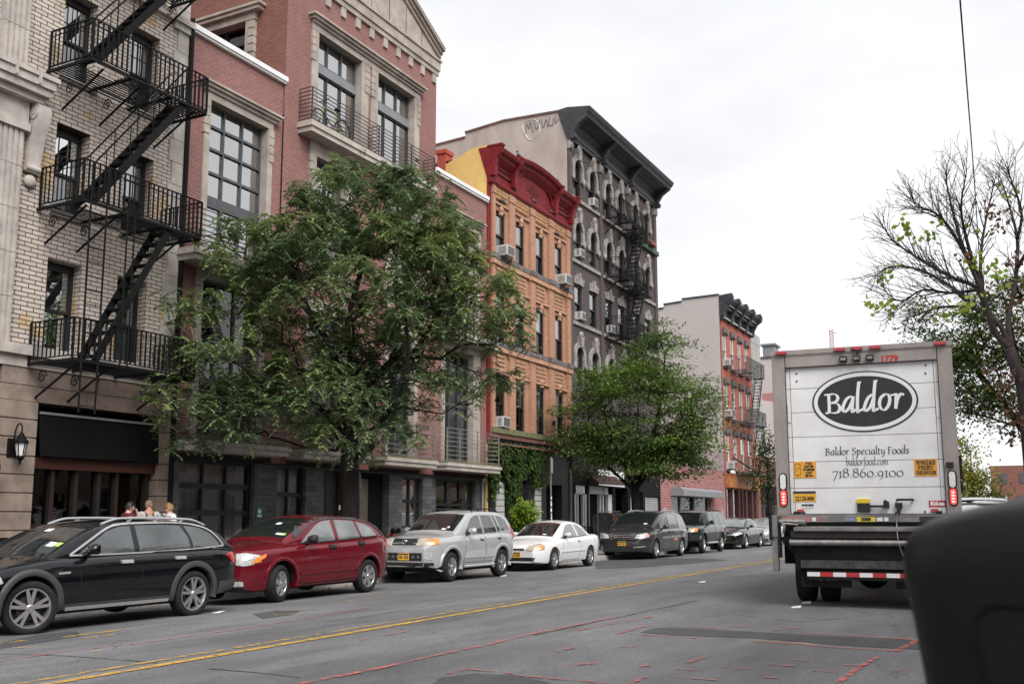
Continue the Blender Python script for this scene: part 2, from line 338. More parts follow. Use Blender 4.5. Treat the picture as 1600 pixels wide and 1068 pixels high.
def wall(m, X, y0, y1, z0, z1, holes, depth=0.24, mi=0):
    ys = sorted({y0, y1, *[h[0] for h in holes], *[h[1] for h in holes]}); zs = sorted({z0, z1, *[h[2] for h in holes], *[h[3] for h in holes]})
    ys = [y for y in ys if y0 <= y <= y1]; zs = [z for z in zs if z0 <= z <= z1]
    for a, b in zip(ys, ys[1:]):
        for c, d in zip(zs, zs[1:]):
            cy, cz = (a + b) / 2, (c + d) / 2
            if not any(h[0] < cy < h[1] and h[2] < cz < h[3] for h in holes):
                m.face([(X, a, c), (X, b, c), (X, b, d), (X, a, d)], mi)
    for a, b, c, d in holes:
        D = X - depth
        m.face([(X, a, c), (X, a, d), (D, a, d), (D, a, c)], mi); m.face([(X, b, c), (D, b, c), (D, b, d), (X, b, d)], mi)
        m.face([(X, a, d), (X, b, d), (D, b, d), (D, a, d)], mi); m.face([(X, a, c), (D, a, c), (D, b, c), (X, b, c)], mi)
def shell(m, X, XB, y0, y1, z0, z1, mi=0, left=True, right=True, roof=True):   # side walls, back and roof behind a front
    if left: m.face([(X, y0, z0), (X, y0, z1), (XB, y0, z1), (XB, y0, z0)], mi)
    if right: m.face([(X, y1, z0), (XB, y1, z0), (XB, y1, z1), (X, y1, z1)], mi)
    m.face([(XB, y0, z0), (XB, y0, z1), (XB, y1, z1), (XB, y1, z0)], mi)
    if roof: m.face([(X, y0, z1 - 0.3), (X, y1, z1 - 0.3), (XB, y1, z1 - 0.3), (XB, y0, z1 - 0.3)], mi)
def folds(m, X, y0, y1, z0, z1, amp=0.03, n=None):
    n = n or max(8, int((y1 - y0) / 0.05)); ph = random.random() * 6
    p = [(X + amp * math.sin(k * 1.25 + ph + 0.5 * math.sin(k * 0.7)), y0 + (y1 - y0) * k / n) for k in range(n + 1)]
    for a, b in zip(p, p[1:]): m.face([(a[0], a[1], z0), (b[0], b[1], z0), (b[0], b[1], z1), (a[0], a[1], z1)])
def window(b, y0, y1, z0, z1, X=None, kind='hung', frame='dkframe', gl='glass', inner=None, fw=0.055, nx=1, rows=(), back=True, inz=None, lintel=0.0, gu='glass_hi'):
    """one window of a building: frame (the part) > pane, curtain"""
    X = XF - 0.2 if X is None else X
    f = M(); g = M(); g2 = M()
    f.box(X - 0.06, X + 0.03, y0, y0 + fw, z0, z1); f.box(X - 0.06, X + 0.03, y1 - fw, y1, z0, z1)
    f.box(X - 0.06, X + 0.032, y0 + fw, y1 - fw, z0, z0 + fw); f.box(X - 0.06, X + 0.032, y0 + fw, y1 - fw, z1 - fw - lintel, z1)
    a, c, d, e = y0 + fw, y1 - fw, z0 + fw, z1 - fw - lintel
    if kind == 'hung':
        mz = (d + e) / 2
        f.box(X - 0.06, X + 0.034, a, c, mz - 0.03, mz + 0.03)
        for k in (0, 1):
            q, w = (d, mz - 0.03) if k == 0 else (mz + 0.03, e); xx = X - 0.05 if k == 0 else X - 0.02
            f.box(xx - 0.02, xx + 0.015, a, a + 0.035, q, w); f.box(xx - 0.02, xx + 0.015, c - 0.035, c, q, w)
            (g2 if k else g).face([(xx, a + 0.035, q), (xx, c - 0.035, q), (xx, c - 0.035, w), (xx, a + 0.035, w)])
        if nx > 1:
            for k in range(1, nx): f.box(X - 0.03, X - 0.005, a + (c - a) * k / nx - 0.01, a + (c - a) * k / nx + 0.01, mz + 0.03, e)
            f.box(X - 0.03, X - 0.006, a + 0.035, c - 0.035, (mz + e) / 2 - 0.01, (mz + e) / 2 + 0.01)
    else:
        for r in rows: f.box(X - 0.06, X + 0.034, a, c, r[0], r[1])
        cuts = sorted([(d, d)] + [tuple(r) for r in rows] + [(e, e)])
        for (q0, q), (w, w1) in zip(cuts, cuts[1:]):
            for k in range(1, nx):
                yy = a + (c - a) * k / nx; f.box(X - 0.055, X + 0.028, yy - 0.025, yy + 0.025, q, w)
        g.face([(X - 0.03, a, d), (X - 0.03, c, d), (X - 0.03, c, e), (X - 0.03, a, e)])
    o = f.out('window', K[frame], b)
    g.out('pane', K[gl], o)
    g2.out('upper_pane', K[gu], o) if kind == 'hung' else g2.b.free()
    zi0, zi1 = (d, e) if inz is None else (z0 + (z1 - z0) * inz[0], z0 + (z1 - z0) * inz[1])
    if inner in ('curtain', 'curtain_dim'):
        q = M(); folds(q, X - 0.14, y0 - .05, y1 + .12, zi0, zi1); q.out('curtain', K[inner], o)
    elif inner == 'shade':
        q = M(); q.box(X - 0.12, X - 0.11, y0 - .05, y1 + .12, zi0, zi1); q.out('roller_shade', K['shade'], o)
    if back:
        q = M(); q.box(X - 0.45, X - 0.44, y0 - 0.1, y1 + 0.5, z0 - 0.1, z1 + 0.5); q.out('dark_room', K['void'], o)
    return o
def rail_panel(m, a, b, h, nbar, style='h', r=0.012, post=0.02, base=0.06):   # railing between two base points
    a, b = V(a), V(b); L_ = (b - a).length
    if style == 'h':
        for k in range(nbar):
            z = base + (h - base) * k / (nbar - 1); m.bar(a + V((0, 0, z)), b + V((0, 0, z)), r * 2, r * 2)
    else:
        m.bar(a + V((0, 0, h)), b + V((0, 0, h)), 0.035, 0.025); m.bar(a + V((0, 0, base)), b + V((0, 0, base)), 0.03, 0.02)
        m.bar(a + V((0, 0, h - 0.12)), b + V((0, 0, h - 0.12)), 0.02, 0.015)
        n = max(2, int(L_ / nbar))
        for k in range(1, n):
            p = a.lerp(b, k / n); m.bar(p + V((0, 0, base)), p + V((0, 0, h - 0.0)), r * 2, r * 2)
    for p in (a, b): m.bar(p, p + V((0, 0, h)), post * 2, post * 2)
def ac_unit(b, y, z, X=XF - 0.05, w=0.62, h=0.42, d=0.55):
    q = M(); q.box(X - 0.1, X + d, y - w / 2, y + w / 2, z, z + h); o = q.out('air_conditioner', K['ac'], b, bev=0.015)
    q = M(); q.box(X + d, X + d + 0.012, y - w / 2 + 0.05, y + w / 2 - 0.05, z + 0.05, z + h - 0.05)
    for k in range(6): q.box(X + 0.1, X + d - 0.08, y - w / 2 - 0.006, y - w / 2, z + 0.07 + k * 0.05, z + 0.09 + k * 0.05)
    q.out('grille', K['acgrill'], o)
    q = M(); q.bar((X, y - w / 2 + 0.05, z - 0.3), (X + d - 0.05, y - w / 2 + 0.05, z - 0.01), 0.03); q.bar((X, y + w / 2 - 0.05, z - 0.3), (X + d - 0.05, y + w / 2 - 0.05, z - 0.01), 0.03); q.out('bracket', K['iron'], o)
# ------------------------------------------------------------------ ground, road, pavements
def asphalt(name, base, var=0.2, rough=0.9):
    m, n, l = newmat(name); p = P(m); p.inputs['Specular IOR Level'].default_value = 0.3
    g = n.new('ShaderNodeNewGeometry')
    def nz(s, d=5, st=None):
        q = n.new('ShaderNodeTexNoise'); q.inputs['Scale'].default_value = s; q.inputs['Detail'].default_value = d; q.inputs['Roughness'].default_value = 0.6
        if st:
            mm = n.new('ShaderNodeMapping'); mm.inputs['Scale'].default_value = st; l.new(g.outputs['Position'], mm.inputs[0]); l.new(mm.outputs[0], q.inputs['Vector'])
        else: l.new(g.outputs['Position'], q.inputs['Vector'])
        return q
    big = nz(0.5, 7, (1.0, 0.3, 1)); mid = nz(2.6, 6, (1, 0.22, 1)); fine = nz(70, 3)
    def rmp(q, a, b, lo, hi):
        r = n.new('ShaderNodeMapRange'); r.inputs[1].default_value = a; r.inputs[2].default_value = b; r.inputs[3].default_value = lo; r.inputs[4].default_value = hi; l.new(q, r.inputs[0]); return r.outputs[0]
    def mul(a, b):
        k = n.new('ShaderNodeMath'); k.operation = 'MULTIPLY'; l.new(a, k.inputs[0]); l.new(b, k.inputs[1]); return k.outputs[0]
    f = mul(mul(rmp(big.outputs['Fac'], 0.3, 0.7, 1 - var, 1 + var), rmp(mid.outputs['Fac'], 0.3, 0.7, 1 - var * 0.6, 1 + var * 0.6)), rmp(fine.outputs['Fac'], 0.3, 0.7, 0.5, 1.55))
    # cracks
    v = n.new('ShaderNodeTexVoronoi'); v.feature = 'DISTANCE_TO_EDGE'; v.inputs['Scale'].default_value = 0.33
    ns = nz(1.4, 4); ad = n.new('ShaderNodeVectorMath'); ad.operation = 'MULTIPLY_ADD'; ad.inputs[1].default_value = (1.1, 1.1, 0); l.new(ns.outputs['Color'], ad.inputs[0]); l.new(g.outputs['Position'], ad.inputs[2]); l.new(ad.outputs[0], v.inputs['Vector'])
    cr = rmp(v.outputs['Distance'], 0.0, 0.006, 0.55, 1.0); gate = rmp(big.outputs['Fac'], 0.44, 0.5, 0, 1)
    one = n.new('ShaderNodeMix'); one.inputs[2].default_value = 1; l.new(gate, one.inputs[0]); l.new(cr, one.inputs[3])
    f = mul(f, one.outputs[0])
    cm = n.new('ShaderNodeVectorMath'); cm.operation = 'SCALE'; cm.inputs[0].default_value = base; l.new(f, cm.inputs['Scale']); l.new(cm.outputs[0], p.inputs['Base Color'])
    l.new(rmp(mid.outputs['Fac'], 0.3, 0.7, rough - 0.17, rough), p.inputs['Roughness'])
    bn = n.new('ShaderNodeBump'); bn.inputs['Strength'].default_value = 0.5; bn.inputs['Distance'].default_value = 0.01; l.new(fine.outputs['Fac'], bn.inputs['Height']); l.new(bn.outputs[0], p.inputs['Normal'])
    return m
K['asphalt'] = asphalt('worn_asphalt', (0.142, 0.141, 0.146), 0.32)
K['asphalt_dk'] = asphalt('fresh_asphalt_patch', (0.072, 0.072, 0.074), 0.34)
K['asphalt_mid'] = asphalt('older_asphalt_patch', (0.07, 0.07, 0.072), 0.25)
K['pave'] = brick('concrete_flags', (0.27, 0.26, 0.25), (0.24, 0.23, 0.22), (0.1, 0.1, 0.1), 1.5, 1.5, 0.012, dirt=0.4, dirtcol=(0.12, 0.115, 0.11), ds=0.7)
K['earth'] = mat('city_ground', (0.16, 0.155, 0.15), 0.95, var=0.2, vs=0.1)
q = M(); q.face([(-900, -900, -0.3), (900, -900, -0.3), (900, 900, -0.3), (-900, 900, -0.3)]); tag(q.out('ground', K['earth']), 'pale city ground beyond the street', None, None, 'structure')
q = M(); xs = [-14.1, -13.2, -12.4, -11, -9.5, -8, -6.5, -5, -3.7, -2.5, -1.2, -0.45]; ys = [-12 + k * 4 for k in range(16)] + [60, 80, 120, 200, 400]
for a, b in zip(xs, xs[1:]):
    for c, d in zip(ys, ys[1:]): q.face([(a, c, road_z(a)), (b, c, road_z(b)), (b, d, road_z(b)), (a, d, road_z(a))])
tag(q.out('road', K['asphalt'], smooth=True), 'worn grey asphalt street with a low crown', None, None, 'structure')
q = M(); q.box(-18.6, -14.28, -12, 400, -0.28, 0.11); tag(q.out('pavement', K['pave']), 'concrete pavement along the house fronts', None, None, 'structure')
q = M()
for k in range(58): q.box(-14.28, -14.1, -12 + k * 3.0, -12 + k * 3.0 + 2.985, -0.28, 0.115)
tag(q.out('kerb', K['concrete'], bev=0.015), 'pale concrete kerb beside the parked cars', None, None, 'structure')
q = M(); q.box(-0.45, 5.5, -12, 400, -0.28, 0.3); tag(q.out('pavement', K['pave']), 'concrete pavement at the right of the street', None, None, 'structure')
# painted and patched sheets, 4 mm apart
def sheet(px, name, m, label, off, kind='structure', world=None, sub=1):
    q = M(); pts = [onRoad(*p) for p in px] if world is None else [V((x, y, road_z(x))) for x, y in world]
    q.face([p + V((0, 0, off)) for p in pts])
    return q
def strip(m, pts, w, off, dash=None, jitter=0.0, rng=random.Random(3)):   # pts: (x, y) on the road
    P_ = [V((x, y, 0)) for x, y in pts]; fine = []
    for a, b in zip(P_, P_[1:]):
        n = max(1, int((b - a).length / 0.35))
        fine += [a.lerp(b, k / n) for k in range(n)]
    fine.append(P_[-1]); acc = 0
    for a, b in zip(fine, fine[1:]):
        acc += (b - a).length
        if dash and (acc % (dash[0] + dash[1])) > dash[0]: continue
        d = (b - a).normalized(); nrm = V((-d.y, d.x, 0)); w1 = w / 2 * (1 + rng.uniform(-jitter, jitter)); w2 = w / 2 * (1 + rng.uniform(-jitter, jitter))
        c = [a + nrm * w1, a - nrm * w2, b - nrm * w2, b + nrm * w1]
        m.face([(p.x, p.y, road_z(p.x) + off) for p in c])
def worn(name, col, keep=0.5, under=(0.118, 0.118, 0.122), sc=9):
    m, n, l = newmat(name); p = P(m); p.inputs['Roughness'].default_value = 0.8
    g = n.new('ShaderNodeNewGeometry'); q = n.new('ShaderNodeTexNoise'); q.inputs['Scale'].default_value = sc; q.inputs['Detail'].default_value = 6; q.inputs['Roughness'].default_value = 0.75; l.new(g.outputs['Position'], q.inputs['Vector'])
    r = n.new('ShaderNodeMapRange'); r.inputs[1].default_value = keep - 0.06; r.inputs[2].default_value = keep + 0.06; l.new(q.outputs['Fac'], r.inputs[0])
    tr = n.new('ShaderNodeBsdfTransparent'); o = n['Material Output']; x = n.new('ShaderNodeMixShader')
    p.inputs['Base Color'].default_value = c4(col)
    l.new(r.outputs[0], x.inputs[0]); l.new(p.outputs[0], x.inputs[1]); l.new(tr.outputs[0], x.inputs[2]); l.new(x.outputs[0], o.inputs[0])
    return m
K['yline'] = worn('yellow_road_paint', (0.54, 0.32, 0.055), 0.545)
K['yline_w'] = worn('worn_yellow_road_paint', (0.5, 0.31, 0.08), 0.49)
K['pink_mark'] = worn('faded_red_spray_paint', (0.42, 0.14, 0.13), 0.5)
K['red_mark'] = worn('bright_red_spray_paint', (0.55, 0.14, 0.11), 0.5)
K['yel_mark'] = worn('yellow_spray_paint', (0.6, 0.36, 0.05), 0.48)
def rxy(*px): return [tuple(onRoad(*p))[:2] for p in px]
def mark(name, pxs, w, m, label, off=0.008, dash=None, jit=0.3):
    q = M()
    for px in pxs: strip(q, rxy(*px), w, off, dash, jit)
    tag(q.out(name, K[m]), label, None, None, 'structure')
a1 = rxy((80, 1067.5))[0]; a2 = rxy((1151.7, 885.7))[0]
dx = (a2[0] - a1[0]) / (a2[1] - a1[1])
def yl(x0, y): return (x0 + dx * (y - a1[1]), y)
q = M(); strip(q, [yl(a1[0], 2), yl(a1[0], 120)], 0.115, 0.008, None, 0.08); tag(q.out('road_line', K['yline']), 'near stripe of the double yellow centre line', None, None, 'structure')
q = M(); strip(q, [yl(a1[0] - 0.27, 2), yl(a1[0] - 0.27, 120)], 0.1, 0.008, None, 0.15); tag(q.out('road_line', K['yline_w']), 'worn far stripe of the double yellow centre line', None, None, 'structure')
def patch(px, m, label, off=0.004):
    pts = [onRoad(*p) for p in px]; q = M(); c = sum(pts, V()) / len(pts)
    b = q.b; f = q.face([(p.x, p.y, 0) for p in pts])
    bmesh.ops.triangulate(b, faces=b.faces[:])
    for _ in range(3): bmesh.ops.subdivide_edges(b, edges=b.edges[:], cuts=1, use_grid_fill=True)
    for v in b.verts: v.co.z = road_z(v.co.x) + off
    tag(q.out('road_patch', K[m]), label, None, None, 'structure')
patch([(1000, 988), (1020, 981), (1050, 980), (1230, 990), (1440, 1001), (1440, 1015), (1330, 1009), (1180, 997), (1050, 992)], 'asphalt_dk', 'dark trench patch across the right lane')
patch([(665, 1075), (690, 1058), (740, 1052), (800, 1054), (850, 1064), (880, 1075)], 'asphalt_dk', 'dark patch at the lower edge of the road')
patch([(930, 876), (1010, 872), (1090, 872), (1140, 874), (1070, 881), (1000, 886), (930, 889)], 'asphalt_mid', 'long grey patch beside the grey minivan')
patch([(395, 958), (430, 953), (470, 953), (455, 960), (410, 966)], 'asphalt_mid', 'small dark patch beside the red car')
patch([(0, 1003), (60, 990), (120, 985), (130, 992), (60, 1003), (0, 1012)], 'asphalt_mid', 'dark patch beside the black estate car')
mark('road_marking', [[(400, 978), (480, 965), (575, 949)], [(0, 1032), (100, 1017), (250, 1000), (400, 978)]], 0.06, 'pink_mark', 'faded red spray line along the far lane')
mark('road_marking', [[(470, 1068), (600, 1042), (700, 1020), (800, 998), (880, 980), (960, 965)]], 0.075, 'pink_mark', 'long red spray line across the near lane', jit=0.6)
mark('road_marking', [[(800, 1054), (860, 1060), (960, 1068)], [(700, 1052), (730, 1045), (800, 1052)]], 0.05, 'pink_mark', 'red spray lines beside the lower dark patch')
mark('road_marking', [[(965, 990), (1000, 980), (1020, 977), (1060, 978), (1130, 982)], [(965, 990), (1025, 993), (1090, 997), (1150, 1001)], [(1130, 979), (1170, 979)], [(1210, 984), (1250, 981)]], 0.06, 'pink_mark', 'red spray outline round the trench patch', dash=(0.5, 0.22))
mark('road_marking', [[(1250, 988), (1340, 994), (1430, 1000)]], 0.055, 'red_mark', 'bright red spray line behind the truck')
mark('road_marking', [[(1432, 1000), (1420, 1008), (1400, 1018)], [(1170, 1002), (1210, 1004), (1280, 1010), (1400, 1018)]], 0.06, 'red_mark', 'bright red spray corner beside the dark plastic bin')
mark('road_marking', [[(1180, 1001), (1215, 1003), (1275, 1008)]], 0.06, 'yel_mark', 'yellow spray stroke on the trench patch edge', off=0.012)
mark('road_marking', [[(1385, 1018), (1355, 1036), (1330, 1052), (1310, 1067)]], 0.045, 'red_mark', 'dashed red spray line leading to the bottom edge', dash=(0.35, 0.28))
mark('road_marking', [[(1160, 1009), (1100, 1027), (1040, 1046), (980, 1070)]], 0.06, 'pink_mark', 'dashed red spray line in the middle of the near lane', dash=(0.35, 0.28))
mark('road_marking', [[(900, 985), (960, 974), (1020, 963)], [(1050, 1058), (1120, 1063)], [(1130, 1042), (1180, 1046)], [(1270, 1048), (1310, 1051)], [(1200, 1038), (1240, 1041)], [(560, 1000), (640, 985)], [(880, 1040), (930, 1036)]], 0.05, 'pink_mark', 'faint red spray dashes around the trench outline', jit=0.7)
mark('road_marking', [[(820, 1030), (870, 1018), (930, 1003)]], 0.05, 'pink_mark', 'short dashed red spray line in the near lane', dash=(0.4, 0.5))
mark('road_marking', [[(1056, 1045), (1090, 1048)], [(1320, 1039), (1350, 1042)], [(1395, 1047), (1425, 1049)], [(1195, 1058), (1215, 1060)], [(1232, 1030), (1260, 1033)], [(1000, 1042), (1015, 1040)], [(1172, 1026), (1188, 1027)], [(970, 1010), (995, 1011)]], 0.05, 'pink_mark', 'short red spray ticks scattered on the near lane')
mark('road_marking', [[(100, 995), (150, 988), (205, 982)], [(130, 997), (175, 991)], [(0, 1005), (40, 1000)], [(20, 1012), (60, 1010)], [(140, 1017), (158, 1016)], [(540, 938), (570, 935), (597, 933)], [(425, 960), (470, 957)]], 0.1, 'yel_mark', 'yellow spray marks beside the parked cars', jit=0.5)
mark('road_crack', [[(0, 1020), (110, 1024), (245, 1035)], [(325, 1044), (400, 1050), (470, 1058)], [(835, 992), (900, 978), (1010, 955), (1090, 938)]], 0.022, 'asphalt_dk', 'dark sealed cracks running across the lanes', off=0.005, jit=0.7)
mark('road_crack', [[(880, 935), (960, 930), (1050, 922)], [(560, 965), (700, 940), (900, 908)], [(1150, 960), (1250, 972), (1330, 965)]], 0.016, 'asphalt_dk', 'fine dark cracks in the middle of the road', off=0.005, jit=0.8)
# litter
K['paper'] = mat('white_litter', (0.75, 0.74, 0.72), 0.8)
for px, lb in (((1260, 943), 'white scrap on the road behind the truck wheels'), ((1244, 950), 'small white scrap on the road left of the truck'), ((1097, 910), 'white scrap lying in the near lane'), ((787, 900), 'white scrap under the silver car'), ((341, 957), 'white scrap beside the black car rear wheel')):
    p = onRoad(*px); q = M(); rr = random.Random(px[0])
    q.prism([(p.x - 0.06, p.y - 0.08, p.z + 0.005), (p.x + 0.07, p.y - 0.05, p.z + 0.008), (p.x + 0.05, p.y + 0.09, p.z + 0.03), (p.x - 0.07, p.y + 0.06, p.z + 0.012)], (0.004, 0, 0.008))
    tag(q.out('litter', K['paper']), lb, 'litter', 'litter on the road')
q = M(); rr = random.Random(5)
for k in range(900):
    y = rr.uniform(5, 34); x = -14.05 + abs(rr.gauss(0, 0.22)); s = rr.uniform(0.02, 0.05); a = rr.uniform(0, 6.28); z = road_z(x) + 0.01 + rr.uniform(0, 0.02)
    d, e = V((math.cos(a), math.sin(a), rr.uniform(-.3, .3))) * s, V((-math.sin(a), math.cos(a), rr.uniform(-.3, .3))) * s * 0.5
    c = V((x, y, z)); q.face([c - d, c - e, c + d, c + e])
tag(q.out('fallen_leaves', leafmat('dry_leaf', [(0.0, (0.16, 0.07, 0.02)), (0.5, (0.25, 0.13, 0.03)), (1.0, (0.3, 0.22, 0.08))], 2)), 'dry fallen leaves along the kerb gutter', 'fallen leaves', None, 'stuff')
# ------------------------------------------------------------------ A: white brick tenement
A = thing('tenement_house', 'pale glazed brick tenement with limestone bay and dark awned shopfront', 'building', (XF, 14, 0))
AX = XF - 17
WC = [(13.8, 14.68), (15.65, 16.52)]; WR = [(5.0, 7.04), (8.12, 10.1), (11.22, 13.24), (14.35, 16.3)]
holes = [(a, b, c, d) for a, b in WC for c, d in WR] + [(10.6, 12.15, 8.1, 9.9), (10.6, 12.2, 11.3, 13.6), (10.6, 12.2, 5.2, 7.5)]
q = M(); wall(q, XF, 8.0, 17.42, 4.6, 18.2, holes, 0.34); shell(q, XF, AX, 8.0, 17.42, 0.1, 18.2); q.out('wall', K['white_brick'], A)
inn = {(0, 0): ('curtain', (0, 1)), (1, 0): ('curtain_dim', (0, 1)), (0, 1): ('shade', (0.35, 1)), (1, 1): ('shade', (0.5, 1)), (0, 2): ('curtain_dim', (0.4, 1)), (1, 2): ('shade', (0.55, 1)), (0, 3): (None, None), (1, 3): (None, None)}
for i, (a, b) in enumerate(WC):
    for j, (c, d) in enumerate(WR):
        w, iz = inn[(i, j)]; window(A, a, b, c, d, XF - 0.3, 'hung', 'dkframe', 'glass_mid' if i == 0 else 'glass', w, inz=iz, nx=3 if j in (1, 2) else 1, fw=0.07, lintel=0.1)
for c, d in ((8.1, 9.9), (11.3, 13.6), (5.2, 7.5)): window(A, 10.6, 12.15, c, d, XF - 0.3, 'hung', 'dkframe', 'glass', 'curtain_dim')
for c, d in WR:
    for a, b in WC: q = M(); q.box(XF - 0.02, XF + 0.06, a - 0.06, b + 0.06, c - 0.12, c - .004); q.out('window_sill', K['lime'], A)
q = M()                                        # right quoin blocks and the cap band
for k in range(22):
    z = 5.06 + k * 0.58; w = 0.44 if k % 2 else 0.34
    q.box(XF - 0.05, XF + 0.035, 17.41 - w, 17.425, z, z + 0.565)
q.out('quoin', K['lime'], A)
q = M(); q.box(XF - 0.05, XF + 0.1, 16.9, 17.47, 13.72, 13.9); q.box(XF - 0.05, XF + 0.17, 16.86, 17.5, 13.9, 14.05); q.box(XF - 0.05, XF + 0.12, 8, 16.86, 13.9, 14.02); q.out('cap_band', K['lime'], A)
for y0, y1, z0, z1 in ((12.28, 12.98, 5.06, 9.55), (12.25, 12.93, 10.85, 17.6)):
    q = M(); k = 0; z = z0
    while z < z1 - 0.02:
        t = min(z + 0.93, z1); q.box(XF - 0.3, XF + 0.12, y0 + 0.03, y1 - 0.03, z, t - 0.012)
        for f in range(5): q.box(XF + 0.12, XF + 0.15, y0 + 0.05 + f * 0.125, y0 + 0.13 + f * 0.125, z + 0.0, t - 0.012)
        z = t
    q.out('pilaster', K['lime'], A)
q = M()
for (p, z0, z1, yr) in ((0.22, 9.55, 9.72, 13.02), (0.16, 9.72, 10.2, 13.0), (0.34, 10.2, 10.34, 13.2), (0.46, 10.34, 10.5, 13.28), (0.52, 10.5, 10.68, 13.34), (0.57, 10.68, 10.78, 13.4)):
    q.box(XF - 0.02, XF + p, 9, yr, z0, z1)
for yy in (12.35, 12.9): q.box(XF + 0.5, XF + 0.63, yy - 0.012, yy + 0.012, 10.5, 10.79)
q.out('bay_cornice', K['lime'], A)
q = M(); pts = [(0.02, 8.75), (0.10, 8.72), (0.16, 8.8), (0.15, 8.95), (0.19, 9.2), (0.26, 9.5), (0.36, 9.8), (0.40, 10.0), (0.38, 10.15), (0.3, 10.2), (0.02, 10.2)]   # scrolled console
q.prism([(XF + x, 13.06, z) for x, z in pts], (0, 0.3, 0))
q.lathe([(0.13, -0.025), (0.13, 0.32)], (XF + 0.25, 13.06, 9.98), 'y', 16); q.lathe([(0.05, -0.035), (0.05, 0.34)], (XF + 0.25, 13.06, 9.98), 'y', 12)
q.lathe([(0.075, -0.02), (0.075, 0.31)], (XF + 0.1, 13.06, 8.82), 'y', 14); q.ball((XF + 0.06, 13.2, 8.55), 0.14, 10, 8, (0.5, 1, 1)); q.out('console_bracket', K['lime'], A, smooth=35)
q = M(); q.box(XF + 0.0, XF + 0.16, 8.0, 13.7, 4.84, 5.06); q.box(XF + 0.0, XF + 0.1, 13.7, 17.43, 4.84, 5.06); q.box(XF - 0.3, XF + 0.05, 8.0, 17.43, 4.6, 4.84); q.out('sill_course', K['lime'], A)
q = M()
for y0, y1 in ((8, 11.2), (11.21, 12.6), (12.61, 15.0), (15.01, 17.43)):
    q.box(XF - 0.3, XF + 0.02, y0, y1, 3.9, 4.22); q.box(XF - 0.3, XF + 0.022, y0 + 0.3, y1 + 0.2 if y1 < 17 else y1, 4.235, 4.59)
q.out('stone_band', K['limedk'], A)
for y0, y1 in ((12.75, 13.79), (17.1, 17.5)):
    q = M()
    for k in range(10): q.box(XF - 0.9, XF + 0.04, y0, y1, 0.11 + k * 0.38, 0.11 + k * 0.38 + 0.355)
    q.box(XF - 0.9, XF + 0.01, y0 + 0.03, y1 - 0.03, 0.11, 3.9)
    q.out('rusticated_pier', K['limedk'], A, bev=0.012)
# shopfront
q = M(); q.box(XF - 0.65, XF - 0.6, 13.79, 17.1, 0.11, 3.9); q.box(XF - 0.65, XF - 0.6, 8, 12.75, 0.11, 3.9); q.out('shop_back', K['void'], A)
q = M(); q.box(XF - 0.35, XF - 0.05, 13.79, 17.1, 2.52, 2.76); q.out('shop_beam', K['wood'], A)
q = M(); q.box(XF - 0.4, XF - 0.2, 13.79, 17.1, 0.11, 1.25)
for y in (13.8, 14.35, 14.95, 15.55, 16.05, 16.92): q.box(XF - 0.32, XF - 0.16, y, y + 0.1, 1.25, 2.52)
q.box(XF - 0.32, XF - 0.15, 13.79, 17.1, 1.25, 1.36); q.out('shop_frame', mat('dark_brown_frame', (0.018, 0.011, 0.009), 0.5, var=0.3, vs=3), A)
q = M(); q.face([(XF - 0.27, 13.8, 1.3), (XF - 0.27, 16.9, 1.3), (XF - 0.27, 16.9, 2.52), (XF - 0.27, 13.8, 2.52)]); q.out('shop_glass', K['glass_dark'], A)
q = M(); q.box(XF - 0.5, XF - 0.44, 16.45, 16.72, 0.3, 2.45); q.out('painted_glow_panel', mat('ochre_glow_paint', (0.5, 0.33, 0.06), 0.5, var=0.3, vs=6), A)  # ochre paint stands in for the warm light inside the door
q = M(); folds(q, XF - 0.5, 15.65, 16.4, 1.3, 2.2, 0.02); q.out('shop_curtain', K['curtain_dim'], A)
q = M()
for k in range(6): q.box(XF - 0.2, XF - 0.19, 13.95 + k * 0.53, 13.97 + k * 0.53, 2.8, 3.05)
q.prism([(XF - 0.3, 13.85, 3.62), (XF + 0.02, 13.85, 3.66), (XF + 0.1, 13.85, 2.82), (XF + 0.1, 13.85, 2.77), (XF - 0.02, 13.85, 3.55), (XF - 0.3, 13.85, 3.55)], (0, 3.2, 0))
q.out('shop_awning', K['black'], A)
q = M(); q.box(XF + 0.0, XF + 0.05, 13.85, 17.05, 3.66, 3.71); q.box(XF, XF + 0.05, 9, 12.7, 3.7, 3.75); q.out('awning_rail', K['grey_box'], A)
q = M(); q.prism([(XF - 0.3, 9, 3.66), (XF + 0.02, 9, 3.7), (XF + 0.55, 9, 2.5), (XF + 0.55, 9, 2.4), (XF - 0.02, 9, 3.5), (XF - 0.3, 9, 3.5)], (0, 3.66, 0)); q.out('shop_awning', K['black'], A)
q = M(); q.box(XF - 0.05, XF + 0.05, 13.06, 13.3, 0.9, 1.1); q.out('meter_box', K['black'], A)
q = M(); q.tube([(XF + 0.09, 17.47, 0.1), (XF + 0.09, 17.47, 14.2)], 0.06, 8); q.out('drain_pipe', K['iron'], A, smooth=40)
